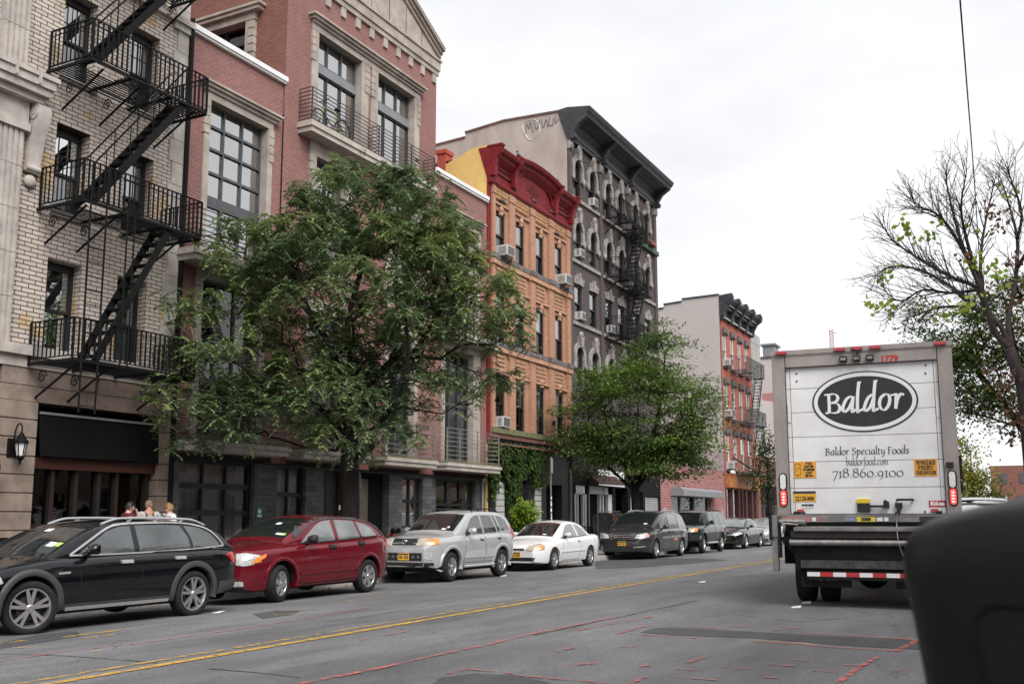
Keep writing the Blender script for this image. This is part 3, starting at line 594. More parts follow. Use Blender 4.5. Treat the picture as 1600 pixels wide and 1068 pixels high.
# wall lantern
t = thing('wall_lantern', 'black carriage lantern with frosted panes on the brownstone pier', 'lantern', (XF + 0.04, 13.25, 2.85))
q = M(); q.box(XF + 0.04, XF + 0.07, 13.12, 13.38, 2.72, 3.1); q.out('back_plate', K['black'], t, bev=0.01)
cx, cy = XF + 0.3, 13.25
q = M(); q.tube(smooth_line([(XF + 0.06, cy, 2.98), (XF + 0.12, cy, 3.3), (XF + 0.22, cy, 3.4), (cx, cy, 3.33), (cx, cy, 3.2)], 5), 0.016, 6)
q.tube(smooth_line([(XF + 0.06, cy, 2.8), (XF + 0.14, cy, 2.7), (XF + 0.24, cy, 2.72), (cx, cy, 2.66)], 4), 0.014, 6); q.out('arm', K['black'], t, smooth=1)
q = M(); q.lathe([(0.012, 3.24), (0.03, 3.2), (0.05, 3.17), (0.1, 3.08), (0.145, 3.03), (0.15, 3.0), (0.12, 3.0)], (cx, cy, 0), 'z', 12); q.lathe([(0.075, 2.74), (0.085, 2.7), (0.05, 2.66), (0.02, 2.62), (0.03, 2.58), (0.0, 2.55)], (cx, cy, 0), 'z', 12)
for k in range(6):
    a = k * math.pi / 3; q.bar((cx + math.cos(a) * .12, cy + math.sin(a) * .12, 3.0), (cx + math.cos(a) * .075, cy + math.sin(a) * .075, 2.73), 0.014)
q.out('cage', K['black'], t, smooth=30)
q = M(); q.lathe([(0.112, 2.99), (0.07, 2.74)], (cx, cy, 0), 'z', 6); q.out('pane', mat('frosted_lamp_glass', (0.62, 0.64, 0.64), 0.35, spec=0.5), t)

# ------------------------------------------------------------------ fire escapes
def stair(m, p0, p1, w, axis, n, rail=0.85, side=(1, 1)):
    p0, p1 = V(p0), V(p1); ax = V(axis)
    for s in (0, 1):
        m.bar(p0 + ax * w * s, p1 + ax * w * s, 0.03, 0.16)
        if side[s]:
            m.bar(p0 + ax * w * s + V((0, 0, rail)), p1 + ax * w * s + V((0, 0, rail)), 0.03, 0.03)
            for k in range(0, 4): t = (k + 0.5) / 4; q0 = p0.lerp(p1, t) + ax * w * s; m.bar(q0, q0 + V((0, 0, rail)), 0.018)
    for k in range(n):
        t = (k + 0.5) / n; c = p0.lerp(p1, t); d = (p1 - p0); d.z = 0; d.normalize()
        m.bar(c, c + ax * w, 0.2, 0.025)
def escape_level(root, y0, y1, z, X0, X1, hole=None, h=0.95, pitch=0.13, brackets=(), mk='iron', left=True, right=True):
    q = M(); n = int((X1 - X0) / 0.1)
    for k in range(n + 1):
        x = X0 + (X1 - X0) * k / n
        if hole and hole[2] < x < hole[3]:
            q.bar((x, y0, z), (x, hole[0], z), 0.03, 0.03); q.bar((x, hole[1], z), (x, y1, z), 0.03, 0.03)
        else: q.bar((x, y0, z), (x, y1, z), 0.022, 0.022)
    for y in (y0, y0 + (y1 - y0) * 0.33, y0 + (y1 - y0) * 0.67, y1): q.bar((X0 - 0.1, y, z - 0.04), (X1, y, z - 0.04), 0.04, 0.06)
    q.bar((X1, y0, z - 0.02), (X1, y1, z - 0.02), 0.03, 0.07); q.out('platform', K[mk], root)
    q = M(); rail_panel(q, (X1, y0, z), (X1, y1, z), h, pitch, 'v', 0.015)
    if left: rail_panel(q, (X0, y0, z), (X1, y0, z), h, pitch, 'v', 0.011)
    if right: rail_panel(q, (X0, y1, z), (X1, y1, z), h, pitch, 'v', 0.015)
    q.out('railing', K[mk], root)
    for yb in brackets:
        q = M(); q.bar((X0 - 0.12, yb, z - 0.75), (X1 - 0.15, yb, z - 0.06), 0.035); q.bar((X0 - 0.1, yb, z - 0.85), (X0 - 0.1, yb, z), 0.05, 0.03)
        sp = [(X0 + 0.13 + 0.15 * (1 - k / 16) * math.cos(k * 0.75), yb, z - 0.28 + 0.15 * (1 - k / 16) * math.sin(k * 0.75)) for k in range(15)]
        q.tube(sp, 0.014, 5); q.out('bracket', K[mk], root)
FE = thing('fire_escape', 'black iron fire escape zigzagging down the pale brick tenement', 'fire escape', (XF + 0.5, 15, 4.5))
X0, X1 = XF + 0.08, XF + 1.4
escape_level(FE, 13.46, 16.78, 4.7, X0, X1, None, h=.84, brackets=(13.7, 14.5, 16.4))
escape_level(FE, 13.46, 16.78, 8.05, X0, X1, (13.6, 14.6, X1 - 0.6, X1), h=.86, brackets=(13.7, 14.5, 16.4))
escape_level(FE, 13.46, 16.78, 11.15, X0, X1, (13.6, 14.5, X1 - 0.6, X1), h=.88, brackets=(13.9, 14.9, 16.5))
escape_level(FE, 13.46, 16.78, 14.25, X0, X1, (13.6, 14.5, X1 - 0.6, X1), h=.88, brackets=(13.9, 16.6))
for a, b in (((14.05, 4.7), (15.9, 8.05)), ((13.75, 8.05), (16.15, 11.15)), ((13.65, 11.15), (16.0, 14.25))):
    q = M(); stair(q, (X1 - 0.56, a[0], a[1]), (X1 - 0.56, b[0], b[1]), 0.5, (1, 0, 0), 12, side=(1, 1) if a[1] > 5 else (0, 0)); q.out('stair', K['iron'], FE)
q = M()
for y in (13.65, 14.05): q.tube([(X1 + 0.04, y, 3.6), (X1 + 0.04, y, 8.9)], 0.022, 6)
for k in range(12): q.bar((X1 + 0.04, 13.65, 3.75 + k * 0.3), (X1 + 0.04, 14.05, 3.75 + k * 0.3), 0.018)
for y in (14.6, 14.8): q.tube([(X1 + 0.05, y, 4.7), (X1 + 0.05, y, 8.05)], 0.018, 6)
q.out('drop_ladder', K['iron'], FE)
# ------------------------------------------------------------------ B: pink brick apartment block with gable
B = thing('apartment_block', 'pink brick apartment block with stone gable and railed balconies', 'building', (XF, 25, 0))
BX = XF - 16; GX = XF + 0.06
LW = [(18.27, 20.48, 8.2, 12.34), (18.27, 20.42, 3.5, 7.55)]
RW = [(30.1, 32.15, 8.2, 12.34), (30.1, 32.15, 3.5, 7.55)]
q = M(); wall(q, XF, 17.5, 21.1, 2.95, 13.9, LW, 0.3); wall(q, XF, 29.3, 33.2, 2.95, 13.9, RW, 0.3)
shell(q, XF, BX, 17.5, 21.1, 2.95, 13.9, right=False); shell(q, XF, BX, 29.3, 33.2, 2.95, 13.9, left=False)
CW = [(22.5, 24.7, 13.0, 16.12), (25.6, 27.8, 13.0, 16.12), (22.55, 24.05, 8.5, 12.2), (26.55, 28.0, 8.5, 12.2), (22.5, 24.08, 3.5, 7.5), (26.57, 28.02, 3.5, 7.5)]
wall(q, GX, 21.1, 29.28, 2.95, 17.5, CW, 0.3)
q.out('wall', K['pink_brick'], B)
PH = (-21.9, -19.95, 14.2, 16.15)
q = M()                                         # side walls of the gabled block above the wings
for Y in (21.1, 29.28):
    xs = [GX, PH[1], PH[0], BX] if Y < 25 else [GX, BX]
    for a, b in zip(xs, xs[1:]):
        if Y < 25 and a == PH[1]:
            q.face([(a, Y, PH[3]), (b, Y, PH[3]), (b, Y, 17.5), (a, Y, 17.5)]); q.face([(a, Y, 13), (b, Y, 13), (b, Y, PH[2]), (a, Y, PH[2])])
            for x in (a, b): q.face([(x, Y, PH[2]), (x, Y, PH[3]), (x, Y + 0.25, PH[3]), (x, Y + 0.25, PH[2])])
        else: q.face([(a, Y, 13), (b, Y, 13), (b, Y, 17.5), (a, Y, 17.5)])
q.face([(BX, 21.1, 13), (BX, 29.28, 13), (BX, 29.28, 17.5), (BX, 21.1, 17.5)]); q.out('side_wall', K['pink_dark'], B)
q = M(); q.box(PH[0], PH[1], 21.3, 21.34, PH[2], PH[3]); f = q.out('window', K['glass_dark'], B)
q = M()
for x in (PH[0], -20.95, PH[1]): q.box(x - 0.035, x + 0.035, 21.24, 21.3, PH[2], PH[3])
for z in (14.25, 15.05, 15.6, 16.1): q.box(PH[0], PH[1], 21.245, 21.298, z - 0.03, z + 0.03)
q.out('frame', K['dkframe'], f)
q = M(); q.box(PH[0], PH[1], 21.5, 21.52, 14, 16.3); q.out('dark_room', K['void'], f)
q = M(); q.box(PH[1], PH[1] + 0.32, 20.98, 21.3, 14.0, 16.16)
for k in range(4): q.box(PH[1] + 0.14, PH[1] + 0.335, 20.95, 21.2, 15.15 + k * 0.25, 15.36 + k * 0.25)
q.box(PH[0] - 0.3, PH[1] + 0.36, 20.96, 21.3, 16.16, 16.4); q.box(PH[0] - 0.5, PH[1] + 0.6, 20.85, 21.15, 16.4, 16.52); q.box(PH[0] - 0.55, PH[1] + 0.68, 20.8, 21.15, 16.52, 16.6); q.out('window_surround', K['stone'], B)
q = M(); q.box(XF - 0.35, XF + 0.1, 17.44, 21.12, 13.9, 13.96); q.box(XF - 0.38, XF + 0.14, 17.44, 21.14, 13.96, 14.1); q.out('coping', K['coping'], B)
q = M(); q.box(XF - 0.35, XF + 0.1, 29.29, 33.2, 13.82, 13.9); q.box(XF - 0.38, XF + 0.14, 29.29, 33.2, 13.9, 14.04); q.out('coping', K['coping'], B)
# gable: corbelled band and pediment
q = M(); q.box(GX - 0.2, GX + 0.08, 21.05, 29.33, 17.5, 17.68); q.box(GX - 0.2, GX + 0.13, 21.02, 29.36, 17.68, 18.02); q.box(GX - 0.2, GX + 0.18, 20.98, 29.4, 18.02, 18.1)
for k in range(11):
    y = 21.25 + k * 0.77; q.box(GX - 0.1, GX + 0.06, y, y + 0.23, 17.16, 17.5)
q.out('corbel_band', K['stone'], B)
q = M(); apex = 20.2; q.prism([(GX + 0.02, 21.1, 18.1), (GX + 0.02, 29.28, 18.1), (GX + 0.02, 29.28, 18.35), (GX + 0.02, 25.19, apex), (GX + 0.02, 21.1, 18.35)], (-6, 0, 0)); q.out('pediment', K['stone'], B)
q = M()
for k in range(1, 8): y = 21.1 + k * 1.02; q.box(GX + 0.02, GX + 0.026, y - 0.012, y + 0.012, 18.1, 18.3 + (apex - 18.35) * (1 - abs(y - 25.19) / 4.09))
q.out('pediment_joint', K['joint'], B)
q = M()
for sgn in (-1, 1):
    e = V((0, 25.19 + sgn * 4.25, 18.22)); a = V((0, 25.19, apex + 0.08))
    for (dx, dz, th) in ((0.1, 0.0, 0.12), (0.18, 0.13, 0.1), (0.28, 0.24, 0.1)):
        q.prism([(GX - 0.3, e.y, e.z + dz), (GX + dx, e.y, e.z + dz), (GX + dx, e.y, e.z + dz + th), (GX - 0.3, e.y, e.z + dz + th)], a - e)
q.out('raking_cornice', K['stone'], B)
q = M()
for sgn in (-1, 1):
    e = V((0, 25.19 + sgn * 4.25, 18.57)); a = V((0, 25.19, apex + 0.43)); q.prism([(GX - 8, e.y, e.z), (GX + 0.3, e.y, e.z), (GX + 0.3, e.y, e.z + 0.05), (GX - 8, e.y, e.z + 0.05)], a - e)
q.out('roof', K['coping'], B)
# stone surrounds
def surround(b, X, y0, y1, z0, z1, jw, lint, cor=True, quo=True, yl=None, yr=None):
    q = M(); yl = y0 - jw if yl is None else yl; yr = y1 + jw if yr is None else yr
    q.box(X - 0.28, X + 0.05, yl, y0 + .004, z0, z1 - .004); q.box(X - 0.28, X + 0.05, y1 - .004, yr, z0, z1 - .004); q.box(X - 0.28, X + 0.06, yl, yr, z1 - .004, z1 + lint)
    if quo:
        for k in range(4):
            for a, c in ((yl - 0.03, yl + 0.16), (yr - 0.16, yr + 0.03)): q.box(X - 0.1, X + 0.075, a, c, z1 - 0.95 + k * 0.24, z1 - 0.95 + k * 0.24 + 0.215)
    if cor:
        q.box(X - 0.1, X + 0.12, yl - 0.06, yr + 0.06, z1 + lint, z1 + lint + 0.09); q.box(X - 0.1, X + 0.2, yl - 0.14, yr + 0.14, z1 + lint + 0.09, z1 + lint + 0.17); q.box(X - 0.1, X + 0.26, yl - 0.2, yr + 0.2, z1 + lint + 0.17, z1 + lint + 0.23)
    q.out('window_surround', K['stone'], b)
surround(B, XF, 18.27, 20.48, 8.15, 12.34, 0.2, 0.2)
surround(B, XF, 30.1, 32.15, 8.15, 12.34, 0.22, 0.2, yr=32.6)
surround(B, XF, 18.27, 20.42, 3.45, 7.55, 0.22, 0.3, cor=False, quo=True)
surround(B, XF, 30.1, 32.15, 3.45, 7.55, 0.2, 0.3, cor=False, quo=False, yr=32.65)
q = M()
for y0, y1 in ((22.22, 22.5), (24.7, 25.08), (25.25, 25.6), (27.8, 28.12)):
    q.box(GX - 0.28, GX + 0.05, y0 - .004, y1 + .004, 12.95, 16.116)
    for k in range(4): q.box(GX - 0.1, GX + 0.075, y0 + (0.16 if y0 in (24.7, 27.8) else -0.03), y1 + (0.03 if y0 in (24.7, 27.8) else -0.14), 15.15 + k * 0.24, 15.365 + k * 0.24)
q.box(GX - 0.28, GX + 0.06, 22.2, 28.14, 16.116, 16.32)
for p, z0, z1, e in ((0.12, 16.32, 16.41, 0.0), (0.2, 16.41, 16.5, 0.08), (0.27, 16.5, 16.57, 0.15)): q.box(GX - 0.1, GX + p, 22.18 - e, 28.16 + e, z0, z1)
q.out('window_surround', K['stone'], B)
for a, b in ((22.55, 24.05), (26.55, 28.0)):
    surround(B, GX, a, b, 8.3, 12.2, 0.3, 0.45, cor=False, quo=True); surround(B, GX, a - 0.04, b + 0.02, 3.45, 7.5, 0.2, 0.35, cor=False, quo=False)
# windows
window(B, 18.27, 20.48, 8.2, 12.34, XF - 0.22, 'grid', 'grframe', 'glass_sky', 'curtain_dim', nx=3, rows=((9.55, 9.85), (10.45, 10.52), (11.1, 11.17), (11.72, 11.79)), inz=(0.4, 0.75))
window(B, 18.27, 20.42, 3.5, 7.55, XF - 0.22, 'grid', 'grframe', 'glass', 'curtain_dim', nx=3, rows=((5.6, 5.85),), inz=(0, 0.55))
window(B, 30.1, 32.15, 8.2, 12.34, XF - 0.22, 'grid', 'grframe', 'glass_sky', 'shade', nx=3, rows=((10.35, 10.62), (11.5, 11.57)), inz=(0.5, 1))
window(B, 30.1, 32.15, 3.5, 7.55, XF - 0.22, 'grid', 'grframe', 'glass', 'shade', nx=3, rows=((5.5, 5.62), (6.3, 6.36)), inz=(0.0, 0.9))
for a, b, s in ((22.5, 24.7, 'curtain'), (25.6, 27.8, 'shade')):
    window(B, a, b, 15.28, 16.12, GX - 0.24, 'grid', 'grframe', 'glass_sky', s, nx=3)
    q = M(); q.box(GX - 0.28, GX - 0.17, a, b, 15.0, 15.28)
    for k in (1, 2): q.box(GX - 0.17, GX - 0.165, a + (b - a) * k / 3 - 0.01, a + (b - a) * k / 3 + 0.01, 15.0, 15.28)
    q.out('spandrel_panel', K['grey_box'], B)
    window(B, a, b, 13.0, 15.0, GX - 0.24, 'grid', 'dkframe', 'glass_sky', 'curtain' if s == 'curtain' else 'shade', nx=3, inz=(0, 1))
for a, b in ((22.55, 24.05), (26.55, 28.0)):
    window(B, a, b, 8.5, 12.2, GX - 0.22, 'grid', 'grframe', 'glass_sky', 'curtain', nx=2, rows=((10.4, 10.6),)); window(B, a - 0.05, b + 0.02, 3.5, 7.5, GX - 0.22, 'grid', 'grframe', 'glass', 'curtain', nx=2, rows=((5.6, 5.75),))
# balconies
def balcony(b, X, xo, y0, y1, z, th, rk, bars=8, h=1.0, posts=(), top=None, moss=False):
    q = M(); q.box(X - 0.05, xo, y0, y1, z - th, z - th * 0.55); q.box(X - 0.05, xo + 0.05, y0 - 0.05, y1 + 0.05, z - th * 0.55, z - th * 0.2); s = q.out('balcony_slab', K['stone_lt'], b)
    q = M(); q.box(X - 0.05, xo + 0.02, y0 - 0.02, y1 + 0.02, z - th * 0.2, z); q.out('slab_edge', K['moss' if moss else 'stone'], s)
    if bars:
        q = M(); xr = xo - 0.04; ys = [y0 + 0.04, *posts, y1 - 0.04]
        for a, c in zip(ys, ys[1:]): rail_panel(q, (xr, a, z), (xr, c, z), h, bars, 'h', 0.011, 0.017)
        for y in (y0 + 0.04, y1 - 0.04): rail_panel(q, (X, y, z), (xr, y, z), h, bars, 'h', 0.011, 0.014)
        q.out('balcony_railing', K[rk], b)
xo = XF + 0.72
for y0, y1, po in ((17.6, 20.98, (19.3,)), (21.6, 24.6, (23.1,)), (25.5, 28.5, (27.3,)), (29.2, 33.02, (30.1, 31.35))): balcony(B, XF, xo, y0, y1, 3.42, 0.3, 'steel_rail', 8, 1.15, po, moss=True)
balcony(B, XF, XF + 0.62, 17.4, 20.95, 8.12, 0.32, 'brown_rail', 8, 1.0, (19.2,))
balcony(B, XF, XF + 0.62, 29.35, 33.0, 8.12, 0.3, 'brown_rail', 8, 1.0, (31.2,))
balcony(B, GX, GX + 0.52, 21.7, 28.5, 12.97, 0.34, 'brown_rail', 9, 1.02, (23.6, 25.1, 27.0))
q = M(); rail_panel(q, (GX, 25.1, 12.97), (GX + 0.48, 25.1, 12.97), 1.02, 9, 'h', 0.011, 0.014); q.out('balcony_railing', K['brown_rail'], B)
# ground floor: slate, glazing, doors
GH = [(17.86, 20.52, 0.75, 2.95), (21.42, 22.66, 0.9, 2.92), (23.5, 24.5, 0.11, 2.9), (25.3, 26.85, 0.11, 2.9), (27.6, 28.85, 1.15, 2.82), (29.7, 32.5, 0.4, 2.86)]
q = M(); wall(q, XF - 0.04, 17.52, 33.2, 0.1, 3.05, GH, 0.3); q.out('ground_floor_wall', K['slate'], B)
q = M(); q.box(XF - 0.04, XF + 0.08, 17.5, 33.2, 2.93, 3.06); q.out('soffit', K['joint'], B)
for a, b in ((21.0, 21.6), (28.4, 29.3), (24.5, 25.5)): q = M(); q.box(XF, XF + 0.1, a, b, 2.96, 3.15); q.out('brick_soffit', K['pink_dark'], B)
window(B, 17.86, 20.52, 0.75, 2.95, XF - 0.2, 'grid', 'dkframe', 'glass', 'curtain', nx=3, rows=((1.55, 1.68), (2.22, 2.36)), fw=0.1)
window(B, 21.42, 22.66, 0.9, 2.92, XF - 0.2, 'grid', 'dkframe', 'glass', 'curtain', nx=2, rows=((2.08, 2.2),), fw=0.07)
window(B, 27.6, 28.85, 1.15, 2.82, XF - 0.2, 'grid', 'dkframe', 'glass', 'curtain', nx=2, rows=((1.98, 2.1),), fw=0.07)
window(B, 29.7, 32.5, 0.4, 2.86, XF - 0.2, 'grid', 'dkframe', 'glass_mid', None, nx=3, rows=((1.9, 2.0),), fw=0.08)
q = M(); q.box(XF - 0.36, XF - 0.3, 25.3, 26.85, 0.11, 2.9); q.out('entrance_recess', K['void'], B)
q = M(); q.box(XF - 0.36, XF - 0.3, 23.5, 24.5, 0.11, 2.9)
for y in (23.55, 23.78, 23.86, 24.4): q.box(XF - 0.3, XF - 0.22, y, y + 0.05, 0.11, 2.8)
d = q.out('entrance_door', mat('dark_olive_door', (0.035, 0.032, 0.026), 0.5, var=0.2, vs=4), B)
q = M(); q.box(XF - 0.3, XF - 0.27, 25.4, 26.0, 0.11, 2.7); q.out('door_leaf', mat('tan_door', (0.12, 0.1, 0.075), 0.6, var=0.2, vs=3), d)
q = M(); q.box(XF - 0.035, XF - 0.02, 24.2, 24.28, 1.72, 1.86); q.out('intercom', K['white'], B)
q = M(); q.tube([(XF + 0.06, 32.85, 0.1), (XF + 0.06, 32.85, 2.95)], 0.035, 8); q.ball((XF + 0.06, 32.95, 2.9), 0.09); q.out('drain_pipe', K['shutter'], B, smooth=40)
q = M(); q.box(XF - 0.03, XF - 0.01, 20.62, 20.84, 1.5, 1.78); s = q.out('green_sign', mat('green_sign_plate', (0.02, 0.2, 0.07), 0.5), B)
q = M(); q.box(XF - 0.01, XF - 0.006, 20.64, 20.82, 1.51, 1.57); q.ball((XF - 0.012, 20.73, 1.66), 0.07, 10, 8, (0.12, 1, 1)); q.out('sign_face', K['white'], s)
# bicycle on the top balcony
def bicycle(name, label, x, y, z, rot, col):
    t = thing(name, label, 'bicycle', (x, y, z), rot=rot); R_ = 0.34
    for dx in (0, 1.04):
        w = M(); w.tube([(dx + R_ * math.cos(k * math.pi / 12), 0, R_ + R_ * math.sin(k * math.pi / 12)) for k in range(24)], 0.022, 6, closed=True); o = w.out('wheel', K['black'], t)
        w = M()
        for k in range(14): a = k * 2 * math.pi / 14; w.bar((dx, 0, R_), (dx + R_ * math.cos(a), 0, R_ + R_ * math.sin(a)), 0.006)
        w.lathe([(0.03, -0.04), (0.03, 0.04)], (dx, 0, R_), 'y', 8); w.out('spokes', K['steel_rail'], o)
    w = M(); bb, st, hd, h2 = V((0.43, 0, 0.3)), V((0.3, 0, 0.78)), V((0.86, 0, 0.82)), V((0.9, 0, 0.68))
    for p, q_ in ((bb, st), (bb, h2), (st, hd), (hd, h2), ((0, 0, R_), bb), ((0, 0, R_), st), (h2, (1.04, 0, R_))): w.tube([p, q_], 0.024, 6)
    w.out('frame', mat('yellow_green_bike_paint', col, 0.4, coat=0.3), t)
    w = M(); w.tube([hd, hd + V((0.02, 0, 0.16))], 0.015); w.tube(smooth_line([(0.95, -0.28, 0.98), (0.9, -0.2, 1.02), (0.88, 0, 0.98), (0.9, 0.2, 1.02), (0.95, 0.28, 0.98)], 3), 0.014); w.out('handlebar', K['black'], t)
    w = M(); w.tube([st, st + V((-0.03, 0, 0.12))], 0.014); w.ball(st + V((-0.05, 0, 0.15)), 0.12, 10, 6, (1.1, 0.6, 0.3)); w.out('saddle', K['black'], t, smooth=1)
    w = M(); w.lathe([(0.09, -0.01), (0.09, 0.01)], (0.43, 0.03, 0.3), 'y', 14); w.bar((0.43, 0.06, 0.3), (0.5, 0.06, 0.15), 0.02); w.bar((0.43, -0.06, 0.3), (0.36, -0.06, 0.45), 0.02); w.out('crank', K['steel_rail'], t)
bicycle('bicycle', 'yellow green bicycle parked on the top balcony of the gable', GX + 0.2, 23.55, 12.97, R(-94), (0.22, 0.24, 0.07))
# fire standpipe by the entrance
t = thing('fire_standpipe', 'red standpipe with two black caps by the grey slate wall', 'standpipe', (XF + 0.55, 26.2, 0.1))
q = M(); q.lathe([(0.09, 0.1), (0.06, 0.14), (0.06, 0.85), (0.085, 0.88), (0.085, 1.0), (0.05, 1.04)], (XF + 0.55, 26.2, 0), 'z', 12); q.out('pipe', mat('red_hydrant_paint', (0.5, 0.02, 0.03), 0.4, coat=0.3), t, smooth=35)
for s in (-1, 1):
    q = M(); q.tube([(XF + 0.55, 26.2, 1.0), (XF + 0.66, 26.2 + s * 0.13, 1.08)], 0.055, 8); q.ball((XF + 0.68, 26.2 + s * 0.15, 1.09), 0.085, 10, 8); q.out('inlet_cap', K['black'], t, smooth=40)
# ------------------------------------------------------------------ C: orange brick house with red cornice
Cb = thing('row_house', 'orange brick row house with arched dark red cornice and yellow side wall', 'building', (XF, 37, 0))
CX = XF - 12; Y0, Y1 = 33.25, 41.0
COL = [34.38, 36.12, 38.0, 39.95]; ROW = [(4.97, 7.02), (8.42, 10.45), (11.9, 13.78)]
hol = [(c - .41, c + .41, a, b) for c in COL for a, b in ROW]
q = M(); wall(q, XF, Y0, Y1, 4.3, 15.0, hol, 0.3); shell(q, XF, CX, Y0, Y1, 0.1, 16.2, left=False); q.out('wall', K['orange_brick'], Cb)
q = M(); q.prism([(XF + 0.0, Y0, 0.1), (XF + 0.0, Y0, 16.25), (XF - 0.6, Y0, 16.25), (XF - 2.0, Y0, 15.75), (CX, Y0, 15.2), (CX, Y0, 0.1)], (0, 0.12, 0)); q.out('side_wall', K['yellow_wall'], Cb)
q = M(); q.box(-20.85, -20.45, Y0 - 0.02, Y0 + 0.5, 15.2, 16.35); q.box(-20.9, -20.4, Y0 - 0.07, Y0 + 0.55, 16.25, 16.42); q.out('chimney', mat('red_chimney', (0.35, 0.06, 0.04), 0.8, var=0.2), Cb)
q = M(); q.box(XF, XF + 0.04, Y0 - 0.03, Y0 + 0.24, 4.4, 15.0); q.out('painted_edge', K['red_paint'], Cb)
PIER = [(33.5, 33.72), (34.95, 35.4), (36.86, 37.3), (38.72, 39.2), (40.6, 40.98)]
for a, b in PIER: q = M(); q.box(XF - 0.02, XF + 0.13, a, b, 4.95, 14.75); q.box(XF, XF + 0.16, a - 0.02, b + 0.02, 14.35, 14.62); q.out('pier', K['orange_brick'], Cb)
q = M()
for z0, pr in ((14.62, 0.1), (14.75, 0.18)): q.box(XF - 0.02, XF + pr, Y0 + 0.22, Y1, z0, z0 + 0.13)
for (a, b), (c, d) in zip(PIER, PIER[1:]):
    n = 7
    for r in range(2):
        for k in range(n): y = b + 0.08 + (c - b - 0.16) * k / n; q.box(XF - 0.02, XF + 0.11, y, y + 0.1, 14.22 + r * 0.17, 14.34 + r * 0.17)
    q.box(XF - 0.02, XF + 0.10, b, c, 14.54, 14.63)
q.out('dentil_band', K['ochre_trim'], Cb)
q = M()
for (a, b), (c, d) in zip(PIER, PIER[1:]):
    for zt in (8.22, 11.75):
        q = M(); y0, y1 = b + 0.15, c - 0.15
        for i in range(5):
            for j in range(4):
                yy = y0 + 0.1 + (y1 - y0 - 0.2) * i / 5; zz = zt - 0.95 + j * 0.17; q.box(XF - 0.02, XF + 0.045, yy, yy + 0.13, zz, zz + 0.1)
        q.box(XF - 0.02, XF + 0.09, b, c, zt - 1.12, zt - 1.03); q.box(XF - 0.02, XF + 0.05, b, c, zt - 0.2, zt - 0.14); q.out('terracotta_panel', K['orange_trim'], Cb)
    q = M(); q.box(XF - 0.02, XF + 0.09, b, c, 14.0, 14.08); q.out('string_course', K['orange_trim'], Cb)
    for zt in (7.35, 10.62, 13.98): q = M(); q.ball((XF + 0.05, (b + c) / 2, zt - 0.12), 0.13, 8, 6, (0.7, 1, 1.1)); q.box(XF, XF + 0.09, (b + c) / 2 - 0.09, (b + c) / 2 + 0.09, zt - 0.36, zt - 0.2); q.out('keystone', K['orange_trim'], Cb)
for z in (11.8, 8.3):
    q = M(); q.box(XF - 0.02, XF + 0.12, Y0 + 0.2, Y1 + 0.02, z - 0.1, z + 0.1)
    for a, b in PIER: q.box(XF, XF + 0.24, a - 0.06, b + 0.06, z - 0.12, z + 0.09)
    q.out('sill_band', K.get('sb') or K.setdefault('sb', mat('grey_sill_band', (0.13, 0.12, 0.115), 0.8, var=0.35, vs=3)), Cb)
for z in (11.62, 8.12):
    q = M(); q.box(XF - 0.02, XF + 0.1, Y0 + 0.2, Y1, z - 0.12, z + 0.08)
    for a, b in PIER: q.box(XF, XF + 0.2, a - 0.04, b + 0.04, z - 0.16, z + 0.06)
    q.out('belt_course', K['orange_trim'], Cb)
q = M(); q.box(XF - 0.02, XF + 0.2, Y0 + 0.2, Y1, 4.74, 4.95); q.out('mossy_ledge', K['moss'], Cb)
q = M(); q.box(XF - 0.02, XF + 0.14, Y0 + 0.2, Y1, 4.56, 4.74); q.box(XF - 0.02, XF + 0.26, Y0 + 0.2, Y1, 4.28, 4.36); q.out('shop_cornice', K['pink_dark'], Cb)
q = M(); q.box(XF - 0.02, XF + 0.2, Y0 + 0.25, Y1, 4.36, 4.55); q.out('shop_fascia', K['black'], Cb)
spec = {(0, 2): ('shade', (0.0, 0.45)), (1, 2): ('shade', (0.1, 1)), (2, 2): ('curtain_dim', (0.45, 1)), (3, 2): ('shade', (0, 0.5)), (0, 1): ('curtain_dim', (0, 1)), (1, 1): ('shade', (0.4, 1)), (2, 1): ('shade', (0.5, 1)), (3, 1): ('shade', (0.45, 1)), (1, 0): ('curtain_dim', (0.5, 1))}
for i, c in enumerate(COL):
    for j, (a, b) in enumerate(ROW):
        w, iz = spec.get((i, j), (None, None)); window(Cb, c - .41, c + .41, a, b, XF - 0.1, 'hung', 'dkframe', 'glass', w, inz=iz, lintel=0.1, gu='glass_hi' if (i, j) not in ((0, 0), (2, 0), (3, 0)) else 'glass')
ac_unit(Cb, COL[0] + 0.05, 11.9, w=0.62, h=0.42, d=0.5); ac_unit(Cb, COL[3] + 0.1, 11.92, w=0.64, h=0.44, d=0.52); ac_unit(Cb, COL[0] + 0.02, 5.0, w=0.6, h=0.42, d=0.32)
